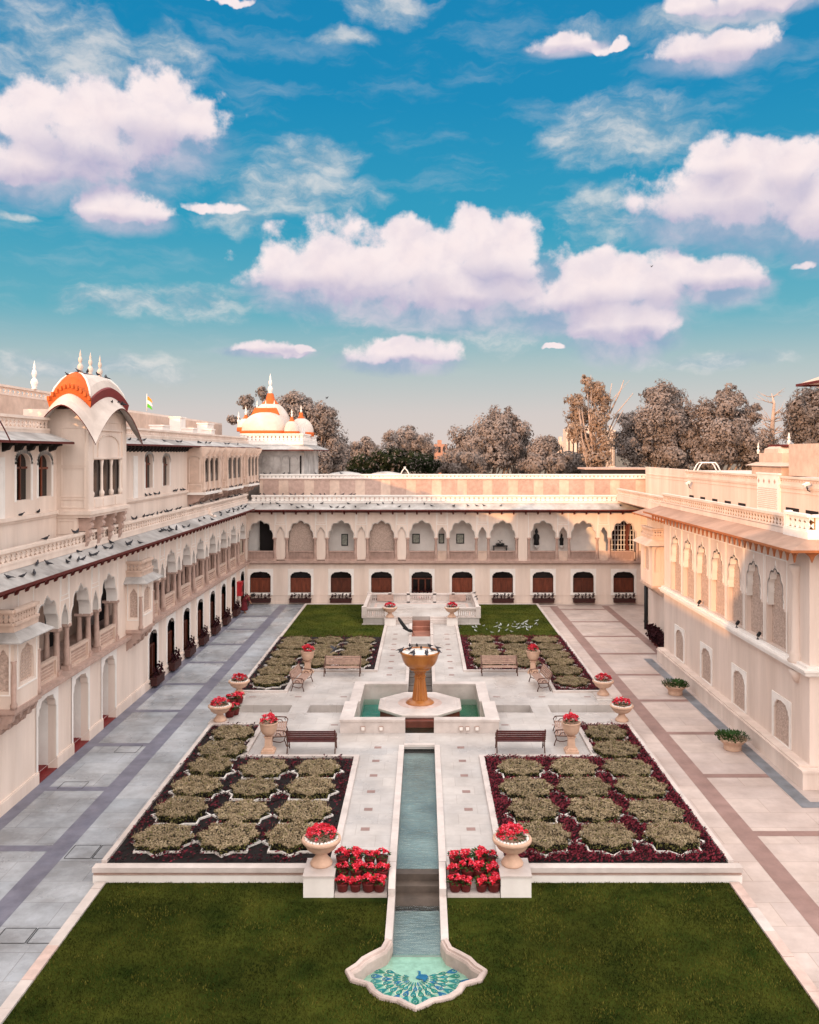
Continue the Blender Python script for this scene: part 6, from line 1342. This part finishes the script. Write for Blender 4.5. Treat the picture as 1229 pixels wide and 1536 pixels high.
# ================================================================== benches
def bench(slat, lab):
    t = thing('garden_bench', lab, 'bench', (0, 0, 0), 0, 'slatted garden benches'); L = .98
    m = MB()
    for k in range(6): m.box(-L, L, -.24+.085*k, -.175+.085*k, .42, .445)
    m.build('seat', slat, t); m = MB()
    for k in range(5): z = .50+.088*k; y = .27+.035*k; m.hexa([(-L, y, z), (L, y, z), (L, y+.025, z), (-L, y+.025, z)], [(-L, y+.02, z+.07), (L, y+.02, z+.07), (L, y+.045, z+.07), (-L, y+.045, z+.07)])
    m.build('backrest', slat, t)
    for s in (-1, 1):
        m = MB(); x = s*(L-.04)
        m.tube([(x, -.30, .0), (x, -.26, .14), (x, -.20, .28), (x, -.25, .40)], .025, 6); m.tube([(x, .36, .0), (x, .30, .16), (x, .24, .36), (x, .30, .55), (x, .44, .96)], .025, 6); m.tube([(x, -.25, .40), (x, .25, .40)], .022, 6)
        m.tube([(x, -.25, .40), (x, -.29, .52), (x, -.22, .63), (x, .0, .65), (x, .32, .66)], .024, 6); m.tube([(x, -.22, .63), (x, -.15, .56), (x, -.19, .50)], .02, 6); m.tube([(x, -.10, .40), (x, -.02, .52), (x, .1, .55), (x, .14, .45)], .018, 6); m.tube([(x, -.22, .24), (x, -.05, .17), (x, .12, .2), (x, .27, .24)], .02, 6)
        m.build('leg_frame', 'iron', t)
    return t
bl = bench('slat', 'pale slatted bench left of the canal facing the viewer, by the rear left bed'); bd = bench('slatd', 'dark bench seen from behind, left of the canal by the front left bed')
GB = 'slatted garden benches'
bl.location = (-4.15, 46.75, ZP); bd.location = (-4.25, 34.9, ZP); bd.rotation_euler = (0, 0, pi)
dup(bl, (4.2, 46.85, ZP), 0, 'pale slatted bench right of the canal facing the viewer, by the rear right bed', GB); dup(bd, (4.0, 34.95, ZP), pi, 'dark bench seen from behind, right of the canal by the front right bed', GB)
dup(bl, (-5.95, 44.5, ZP), R(84), 'sideways bench on the left by the rear bed, facing the fountain', GB); dup(bl, (6.0, 44.5, ZP), R(-84), 'sideways bench on the right by the rear bed, facing the fountain', GB)
dup(bl, (-5.75, 36.3, ZP), R(97), 'sideways bench on the left half hidden by a tall urn of the front bed', GB); dup(bl, (5.85, 36.4, ZP), R(-97), 'sideways bench on the right half hidden by a tall urn of the front bed', GB)
# ================================================================== right path: bowls with green plants, row of dark shrubs
def bowlp():
    t = thing('planter_bowl', '', 'planter', (0, 0, 0)); m = MB(); m.lathe([(.30, 0), (.33, .04), (.30, .08), (.33, .14), (.30, .19), (.36, .26), (.48, .40), (.52, .44), (.50, .48), (.44, .46), (.01, .40)], n=26); m.build('bowl', 'terra', t)
    m = MB(); r_ = random.Random(4)
    for _ in range(800):
        a = r_.uniform(0, 2*pi); q_ = .58*sqrt(r_.random()); p = Vector((q_*cos(a), q_*sin(a), .46+r_.uniform(0, .14)-.25*max(0, q_-.45))); d = Vector((cos(a)*r_.random(), sin(a)*r_.random(), r_.uniform(.1, 1.2))).normalized(); w = d.cross(Vector((.3, .2, 1))).normalized(); L = r_.uniform(.06, .16)
        m.add([p, p+d*L*.5+w*L*.2, p+d*L, p+d*L*.5-w*L*.2], [(0, 1, 2, 3)])
    m.build('plants', 'green', t); return t
b0 = bowlp(); b0.scale = (1.12, 1.12, 1); b0.location = (12.95, 44.7, 0); b0['label'] = 'stone bowl of green plants on the right path, farther one'; b0['group'] = 'planter bowls on the right path'
b1 = dup(b0, (12.95, 36.4, 0), 2, 'stone bowl of green plants on the right path, nearer and larger looking one', 'planter bowls on the right path')
def potshrub():
    t = thing('potted_shrub', '', 'potted shrub', (0, 0, 0)); m = MB(); m.lathe([(.16, 0), (.2, .25), (.22, .3), (.01, .28)], n=12); m.build('pot', 'potred', t); m = MB(); plant_clump(m, 260, 0, 0, .28, .36, .75, 0, .07); m.build('foliage', 'blackl', t); return t
s0 = potshrub(); 
for k in range(7):
    loc = (14.75+.06*k, 52.6+.85*k, 0); lab = f'dark potted shrub at the right wall, {ordn[k]} of the row from the near end'
    if k == 0: s0.location = loc; s0['label'] = lab; s0['group'] = 'dark potted shrubs along the right wall'
    else: dup(s0, loc, k, lab, 'dark potted shrubs along the right wall')
# ================================================================== trees beyond the roofs
def tree(name, lab, Y, blobs, mats, n, leaf=.30, trunk=None, airy=.0, seed=1, barkm='bark', limbs=7, sub=.46, group='trees beyond the palace roofs', z0=-1.2):
    """blobs: (px, py, half width px, half height px) measured at distance Y"""
    r_ = random.Random(seed); sc = Y/K; B = []
    for (px, py, a, b) in blobs: B.append(((px-636)*sc+CX, Y+r_.uniform(-1.5, 1.5), HC-(py-679)*sc, a*sc*1.12, b*sc*1.08))
    cx = trunk[0] if trunk else None
    bx = ((trunk[0]-636)*sc+CX) if trunk else sum(b[0] for b in B)/len(B)
    t = thing(name, lab, 'tree', (bx, Y, z0), 0, group); org = (bx, Y, z0); mb = MB(); tot = sum(b[3]*b[4] for b in B)
    for (x, y, z, a, c) in B:
        m_ = max(6, int(26*(a*c/tot)**.5*len(B)**.4)); subs = []
        for _ in range(m_*2):
            d = Vector((r_.gauss(0, 1), r_.gauss(0, 1), r_.gauss(0, 1))).normalized(); q_ = r_.uniform(.2, .98)
            subs.append((x+d.x*a*q_, y+d.y*min(a, 4.5)*q_, z+d.z*c*q_, min(a, c)*sub*r_.uniform(.6, 1.25)))
        nl = int(3.0*n*a*c/tot); 
        for _ in range(nl):
            s_ = r_.choice(subs); d = Vector((r_.gauss(0, 1), r_.gauss(0, 1), r_.gauss(0, 1))).normalized(); q_ = s_[3]*r_.uniform(.55, 1.05)
            p = Vector((s_[0]+d.x*q_, s_[1]+d.y*q_, s_[2]+d.z*q_*.85)); nr = (d*.7+(p-Vector((x, y, z))).normalized()*.9+Vector((r_.gauss(0, .30), r_.gauss(0, .30), r_.gauss(0, .30)))).normalized(); e = nr.orthogonal().normalized(); f = nr.cross(e); an = r_.uniform(0, 6.28); u = e*cos(an)+f*sin(an); v = nr.cross(u); L = leaf*.68*r_.uniform(.6, 1.4)
            mb.add([p-u*L, p-v*L*.55, p+u*L, p+v*L*.55], [(0, 1, 2, 3)], 0 if r_.random() < .8 else 1)
    mb.build('crown', mats, t, org)
    tb = MB(); top = max(B, key=lambda b: b[2]); zt_ = top[2]; H = zt_-z0; rr = max(.14, H*.016)
    tb.tube([(bx, Y, z0), (bx+.2, Y, z0+H*.3), (bx+(top[0]-bx)*.5, Y, z0+H*.6), (top[0], top[1], zt_-.2*top[4])], [rr*1.3, rr, rr*.6, rr*.15], 8)
    for k in range(limbs):
        b = r_.choice(B); h = z0+H*r_.uniform(.35, .62); s_ = Vector((bx+(top[0]-bx)*.3, Y, h)); e = Vector((b[0]+r_.uniform(-.7, .7)*b[3], b[1]+r_.uniform(-1, 1), b[2]+r_.uniform(-.3, .8)*b[4])); mid = s_.lerp(e, .5)+Vector((r_.uniform(-.6, .6), 0, -.4))
        tb.tube([s_, mid, e], [rr*.5, rr*.33, rr*.08], 6)
    tb.build('trunk', barkm, t, org); return t
TA, TB, TG, TO = ['tree_a', 'tree_b'], ['tree_b', 'tree_a'], ['tree_g', 'tree_b'], ['tree_o', 'tree_a']
tree('leafy_tree', 'tall rounded taupe tree standing right behind the white domes', 118, [(450, 618, 32, 26), (480, 640, 28, 30), (478, 685, 28, 35), (438, 600, 18, 12), (500, 670, 22, 28), (455, 690, 30, 28), (490, 625, 16, 20), (508, 700, 16, 20)], TA, 9000, .30, seed=3)
tree('leafy_tree', 'thin tree with sparse tufts left of the big dome', 125, [(372, 605, 10, 10), (385, 622, 10, 12), (395, 590, 8, 10), (352, 630, 8, 6)], TA, 1300, .28, (384, 0), seed=4)
tree('leafy_tree', 'pale low tree between the domes and the dark hedge trees', 140, [(545, 672, 24, 14), (530, 690, 20, 18), (560, 685, 20, 16)], TA, 3200, .32, seed=5)
tree('leafy_tree', 'round topped grey tree rising behind the dark green ones left of centre', 150, [(612, 660, 34, 18), (600, 672, 30, 18), (635, 670, 20, 16)], TA, 4200, .32, seed=6)
for k, (px, py, a, b, lab) in enumerate([(545, 698, 26, 16, 'dark green tree above the far parapet, leftmost of the dark ones'), (585, 694, 26, 18, 'dark green tree above the far parapet behind the white hoop, left part'), (628, 694, 26, 17, 'dark green tree above the far parapet beside the big taupe tree')]): tree('dark_tree', lab, 108, [(px, py, a, b), (px+10, py+4, a*.7, b*.8)], TG, 2600, .28, seed=10+k)
tree('leafy_tree', 'broad taupe tree in the middle with a bump at its top', 115, [(705, 668, 34, 28), (740, 655, 34, 32), (757, 626, 20, 18), (775, 650, 20, 28), (690, 692, 36, 22), (725, 690, 40, 24), (668, 700, 22, 14), (765, 680, 20, 26)], TA, 11000, .30, seed=20)
tree('dark_tree', 'dark shaded tree right behind the broad taupe tree', 121, [(780, 672, 18, 26), (790, 690, 18, 20), (765, 640, 16, 22)], TB, 3000, .30, seed=21)
tree('leafy_tree', 'medium taupe tree right of the broad middle tree', 112, [(818, 680, 24, 22), (835, 695, 22, 16), (800, 695, 20, 16), (826, 664, 12, 10)], TA, 4200, .28, seed=22)
tree('dark_tree', 'low dark tree below the pale tower blocks', 118, [(862, 695, 26, 18), (880, 700, 20, 14), (845, 702, 16, 12)], TB, 3200, .28, seed=23)
tree('eucalyptus_tree', 'tall airy eucalyptus with russet tips in front of the pale tower blocks', 104, [(882, 574, 9, 15), (897, 590, 16, 22), (860, 602, 13, 12), (872, 622, 17, 22), (897, 632, 16, 26), (866, 648, 13, 16), (905, 665, 13, 24), (886, 668, 15, 20), (893, 690, 18, 14), (910, 604, 8, 16)], TO, 4600, .24, (896, 0), seed=24, barkm='barkw', limbs=12, sub=.45)
tree('leafy_tree', 'large pale taupe tree right of the eucalyptus', 110, [(985, 596, 22, 22), (1010, 602, 22, 22), (955, 632, 28, 22), (990, 640, 36, 34), (1025, 640, 26, 40), (960, 675, 30, 28), (1000, 685, 40, 24), (940, 660, 16, 16)], TA, 11500, .28, seed=25)
tree('leafy_tree', 'large taupe tree with a lone high tuft and pale branches on the right', 107, [(1092, 590, 16, 14), (1085, 612, 22, 18), (1105, 600, 10, 10), (1060, 620, 16, 22), (1080, 655, 36, 32), (1120, 625, 20, 14), (1135, 612, 12, 9), (1115, 665, 36, 28), (1070, 685, 40, 24), (1130, 690, 30, 20), (1150, 680, 16, 20), (1045, 655, 16, 30)], TA, 12500, .27, (1075, 0), seed=26, barkm='barkw', limbs=12)
tree('dark_tree', 'dark taupe tree at the right edge under the kiosk eave', 100, [(1215, 622, 28, 32), (1205, 650, 26, 24), (1235, 600, 24, 24), (1192, 612, 12, 12), (1230, 655, 30, 30)], TB, 6500, .26, seed=27)
tree('dark_tree', 'low dark tree at the foot of the bare tree', 112, [(1160, 690, 26, 16), (1180, 684, 20, 12), (1140, 695, 20, 14)], TB, 2600, .28, seed=28)
# bare tree
sc = 105/K; bx = (1160-636)*sc+CX; t = thing('bare_tree', 'leafless tree with thin branches between the two right hand tree masses', 'tree', (bx, 105, -1.2), 0, 'trees beyond the palace roofs')
r_ = random.Random(3); m = MB(); P = lambda px, py: (CX+(px-636)*sc-bx, r_.uniform(-.4, .4), HC-(py-679)*sc+1.2)
m.tube([(0, 0, 0), P(1158, 700), P(1159, 640), P(1161, 605), P(1158, 590)], [.45, .35, .28, .16, .05], 8); m.build('trunk', 'barkw', t)
m = MB()
for k in range(34):
    h = r_.uniform(594, 665); s = r_.choice((-1, 1)); L = r_.uniform(10, 26); a = P(1160, h); b = P(1160+s*L*.5, h-r_.uniform(0, 8)); c = P(1160+s*L, h-r_.uniform(-4, 16)); m.tube([a, b, c], [.07, .045, .015], 4)
    d = P(1160+s*L*r_.uniform(.7, 1.2), h-r_.uniform(0, 22)); m.tube([b, d], [.03, .012], 4)
m.build('branches', 'barkw', t)
# bare shoots leaning out of the eucalyptus
t = thing('bare_tree', 'leafless slanting stems leaning right out of the eucalyptus', 'tree', (22.6, 105, -1.2), 0, 'trees beyond the palace roofs'); m = MB(); P = lambda px, py: (CX+(px-636)*sc-22.6, 0, HC-(py-679)*sc+1.2)
for pts in ([(905, 700), (908, 640), (918, 600), (945, 570)], [(908, 660), (925, 620), (950, 590)], [(908, 650), (912, 610), (918, 575)], [(915, 620), (930, 588), (936, 570)], [(908, 690), (915, 650), (935, 615)]): m.tube([P(*p) for p in pts], [.10, .08, .05, .015][:len(pts)], 5)
m.build('stems', 'barkw', t)
# far off buildings between the trees
def tower(px0, px1, py, Y, lab, mat_):
    s_ = Y/K; x0, x1 = CX+(px0-636)*s_, CX+(px1-636)*s_; z = HC-(py-679)*s_; org = ((x0+x1)/2, Y, -1.2)
    t = thing('tower_block', lab, 'building', org, 0, 'tower blocks far behind the trees'); m = MB(); w = x1-x0; m.box(x0, x1, Y, Y+18, -1.2, z); m.box(x0+w*.35, x0+w*.65, Y-2, Y, -1.2, z-4); m.box(x0+w*.2, x0+w*.5, Y+4, Y+10, z, z+4); m.build('walls', mat_, t, org)
    for c in range(4):
        m = MB(); xx = x0+w*(.12+.25*c); m.box(xx, xx+w*.07, Y-.25 if c in (0, 3) else Y-2.2, Y+.2, 2, z-(3 if c in (0, 3) else 6)); m.build('window_strip', 'glass', t, org)
tower(850, 874, 643, 700, 'pale tower block left of the eucalyptus, taller than its neighbours', 'towerw'); tower(878, 892, 646, 720, 'pale tower block half hidden behind the eucalyptus', 'towerw'); tower(916, 924, 645, 690, 'slim pale tower block right of the eucalyptus', 'towerw'); tower(838, 850, 662, 740, 'lowest pale block at the left of the tower group', 'towerw')
s_ = 260/K; x0 = CX+(652-636)*s_; t = thing('brick_house', 'small orange brick house with stepped roof between two trees', 'building', (x0+1.5, 260, -1.2)); m = MB(); m.box(-1.6, 2.2, 0, 6, 0, 16.0); m.box(-.6, .6, 0, 4, 16.0, 17.2); m.build('walls', 'brick', t); m = MB(); m.box(-.4, .3, -.05, .0, 13.5, 15.2); m.box(1.0, 1.6, -.05, 0, 13.5, 15.2); m.build('window', 'dark', t)
sh = thing('roof_shed', 'flat low shed roof behind the right end of the far parapet', 'shed', (18, 82, 9.8)); m = MB(); m.box(-2.8, 3.2, 0, 4, .9, 1.05); m.build('roof', 'sand', sh); m = MB(); m.box(-2.5, 3.0, .2, 3.8, 0, .9); m.build('walls', 'dark', sh)
for k, (px, w) in enumerate(((518, 1.6), (580, 1.5))):
    s_ = 80/K; t = thing('roof_dome', f'low stone dome on the far roof {"left" if k == 0 else "right"} of the pair by the hoop', 'dome', (CX+(px-636)*s_, 80, 9.8)); m = MB(); m.lathe([(w*1.2, 0), (w*1.15, .4), (w*.8, .62), (w*.3, .74), (.02, .78)], n=18); m.build('shell', 'grey', t)
# ================================================================== birds
def pigeon_mesh(mats, fly=False, head=1):
    m = MB(); st = [(-.19, .06, .012, .028), (-.13, .075, .030, .042), (-.06, .085, .058, .060), (.02, .105, .070, .066), (.08, .13, .055, .055), (.105, .165, .036, .036), (.12, .20, .034, .032), (.145, .215, .026, .024), (.165, .208, .010, .010), (.185, .200, .004, .004)]
    rows = []
    for (x, z, rz_, ry) in st: rows.append([(x, ry*cos(2*pi*k/10), z+rz_*sin(2*pi*k/10)) for k in range(10)])
    m.grid(rows, closed=True)
    m.hexa([(-.30, -.035, .04), (-.16, -.03, .055), (-.16, .03, .055), (-.30, .035, .04)], [(-.30, -.035, .048), (-.16, -.03, .075), (-.16, .03, .075), (-.30, .035, .048)])
    for s in (-1, 1):
        if fly: m.add([(.06, s*.05, .13), (.09, s*.22, .20), (.0, s*.38, .24), (-.08, s*.22, .19), (-.06, s*.05, .12)], [(0, 1, 2, 3, 4)])
        else: m.grid([[(.05, s*.066, .13), (-.06, s*.064, .125), (-.22, s*.03, .085)], [(.05, s*.074, .095), (-.06, s*.072, .075), (-.24, s*.036, .065)]])
        if not fly: m.tube([(.0, s*.025, .05), (.005, s*.028, .0)], .007, 4)
    return m
pgs = pigeon_mesh('').build('pigeon', 'pigeon'); pg_me = pgs.data; bpy.data.objects.remove(pgs)
pw = pigeon_mesh('').build('pigeon', 'pigeonw'); pw_me = pw.data; bpy.data.objects.remove(pw)
pf = pigeon_mesh('', True).build('pigeon', 'pigeon'); pf_me = pf.data; bpy.data.objects.remove(pf)
def bird(loc, lab, group, rz=None, me=None, s=1.0, tilt=0):
    o = bpy.data.objects.new('pigeon', me or pg_me); COL.objects.link(o); o.location = loc; o.rotation_euler = (0, tilt, rnd.uniform(0, 2*pi) if rz is None else rz); o.scale = (s, s, s*rnd.uniform(.9, 1.15)); return tag(o, lab, 'pigeon', group)
zeave = lambda x: 7.80+(XL+.74-x)/.84*.44
S = .78
for y, t_ in [(29.6, .5), (30.4, .35), (31.2, .3), (32.3, .75), (32.9, .6), (34.2, .35), (34.9, .55), (35.2, .3), (35.6, .25), (36.2, .8), (36.6, .35), (37.1, .3), (38, .7), (38.6, .5), (39.2, .4), (39.9, .75), (41, .3), (41.6, .35), (42.4, .15), (46.8, .5), (47.2, .55), (47.6, .5), (47.9, .35), (48.4, .4), (48.6, .6), (49.1, .3), (49.6, .45), (50.6, .3), (51.6, .25), (54.5, .4), (56.2, .55), (57, .2), (58.4, .5), (60.2, .35), (60.8, .6), (62.2, .4), (63.3, .5), (63.9, .3), (64.8, .55), (65.5, .35), (66.4, .5), (67.2, .3), (67.8, .6), (68.5, .4), (69.2, .5)]:
    x = XL+.74-t_*.84; bird((x, y, zeave(x)), 'dark grey pigeon resting on the sloping grey eave of the left wing', 'pigeons on the left eave', s=S)
for y in [33.5, 36.2, 36.5, 40.8, 43.5, 44.0, 45.2, 45.8, 46.6, 47.5, 48.2, 49.0, 49.4, 50.1, 51.2, 51.9, 54.2, 56.8, 59.5, 61.0, 61.5, 64.8, 65.2, 66.0, 67.1, 68, 69]: bird((XL-.08, y, 8.93), 'dark pigeon perched on the balustrade rail of the left wing', 'pigeons on the left balustrade', s=S)
for y in [33.5, 35.0, 45.0, 48.6, 49.3, 50.2, 51.0, 54.0, 54.5, 55.6, 56.2]: bird((X2+.07, y, 9.85), 'dark pigeon perched on the ledge of the upper left wall', 'pigeons on the upper left ledge', s=S)
for (a, b) in ((57.3, 61.7), (64.1, 69.2), (71.4, 76.0)):
    for k in range(5): bird((XL+.04, a+.5+k*(b-a-1)/4+rnd.uniform(-.2, .2), 9.68), 'dark pigeon perched on the sill of the far upper oriels', 'pigeons on the oriel sills', s=S)
for y in [43.2, 44.6, 46.1, 46.9, 50.5, 53.2, 54.0, 58.1, 58.6, 60.2, 61.3, 66.1, 67.2, 70.5]: bird((X2+.5, y, 12.88), 'dark pigeon standing on the upper eave of the left wing', 'pigeons on the upper left eave', s=S)
for (x, y, z) in [(CX_+.1, CY_-1.62, 15.7), (CX_+.1, CY_+1.6, 15.72), (CX_+.1, CY_+1.75, 15.66), (CX_+.1, CY_-.6, 15.75), (CX_+.1, CY_+.6, 15.75), (CX_-.3, CY_-1.75, 15.52)]: bird((x, y, z), 'dark pigeon perched on the ridge of the orange curved roof', 'pigeons on the curved roof', s=S)
for (y, x) in [(38.8, CX_+1.08), (39.6, CX_+1.0), (40.0, CX_+1.12), (40.4, CX_+1.05), (39.9, CX_+.98)]: bird((x, y, 14.42), 'dark pigeon sitting on the white curved eave below the red band', 'pigeons on the curved roof', s=S)
for (y, z) in [(37.4, 9.82), (38.5, 9.82), (39.6, 9.82)]: bird((XL+.12, y, z), 'dark pigeon on the sill of the orange roofed oriel', 'pigeons on the oriel sills', s=S)
r_ = random.Random(5)
for k in range(30):
    x = -12.9+k*.55+r_.uniform(-.2, .2); t_ = r_.uniform(.15, .9)
    if x > -1.5 and r_.random() < .4: continue
    bird((x, YF-.95+t_*.95, 7.72+t_*.46), 'dark pigeon resting on the sloping eave of the far wing', 'pigeons on the far eave', s=S)
for x in (2.6, 3.7, 4.4, 5.0, 6.4, 16.0): bird((x, YF-.5, 7.95), 'dark pigeon resting on the sloping eave of the far wing', 'pigeons on the far eave', s=S)
for k in range(14): bird((-13.3+k*.62+r_.uniform(-.2, .2), YF+.1, 8.83), 'dark pigeon perched on the pierced balustrade of the far wing', 'pigeons on the far balustrade', s=S)
for x in (-13.6, -13.1, -11.9, -11.5, -9.2, -7.0, -5.2): bird((x, 76.1, 10.42), 'dark pigeon perched on the topmost parapet of the far wing', 'pigeons on the far top parapet', s=S)
for k in range(14):
    a = 2*pi*k/14+r_.uniform(-.15, .15); q_ = .88 if k % 3 else .55
    bird((q_*cos(a), 40.55+q_*sin(a), 3.13 if q_ > .8 else 3.09), 'dark pigeon drinking on the rim of the fountain bowl', 'pigeons on the fountain bowl', rz=a+pi+r_.uniform(-.7, .7), s=.86)
for k in range(42):
    x = r_.uniform(2.8, 8.2); y = 56.9+r_.uniform(0, 3.2)+.35*(x-3)
    bird((x, min(y, 63) if x > 4.2 else min(y, 60.2), .43), 'pale pigeon feeding on the far right lawn', 'pale pigeons on the far right lawn', me=pw_me, s=.62)
for (x, y, z) in [(2.55, 58.7, ZP+.1), (4.0, 66.2, 1.66), (4.05, 65.0, 1.58), (4.05, 63.9, 1.58)]: bird((x, y, z), 'dark pigeon perched at the edge of the right terrace balustrade', 'pigeons on the terrace edge', s=S)
for (loc, lab) in (((-9.9, 92, 17.9), 'bird flying high above the trees left of centre'), ((-4.0, 41.5, 2.9), 'bird gliding with spread wings left of the fountain bowl'), ((30, 115, 36.5), 'tiny dark bird flying in front of the right hand cloud')):
    o = bird(loc, lab, 'birds in flight', me=pf_me, s=.95, rz=.6, tilt=-.3)
# long tailed dark bird by the brown basin
t = thing('peafowl', 'large dark bird with its long tail raised at the edge of the brown basin', 'bird', (-.72, 57.0, ZP+.1)); t.scale = (.62, .62, .8); m = MB()
m.grid([[(x, ry*cos(2*pi*k/10), z+rz_*sin(2*pi*k/10)) for k in range(10)] for (x, z, rz_, ry) in [(-.42, .30, .03, .05), (-.2, .27, .10, .10), (.05, .24, .14, .13), (.22, .22, .10, .09), (.32, .12, .05, .05), (.36, .0, .035, .035), (.40, -.08, .04, .04), (.48, -.12, .01, .01)]], closed=True)
for s in (-1, 1): m.tube([(.02, s*.06, .14), (.02, s*.07, 0)], .015, 5)
m.build('body', 'black', t); m = MB(); m.tube([(-.1, 0, .22), (-.45, 0, .45), (-.85, 0, .85), (-1.15, 0, 1.2), (-1.25, 0, 1.32)], [.10, .16, .17, .13, .04], 8); m.hexa([(-.2, -.10, .18), (-.75, -.12, .42), (-.75, .08, .42), (-.2, .10, .18)], [(-.2, -.10, .24), (-.75, -.12, .47), (-.75, .08, .47), (-.2, .10, .24)], 0); m.build('tail', 'black', t)
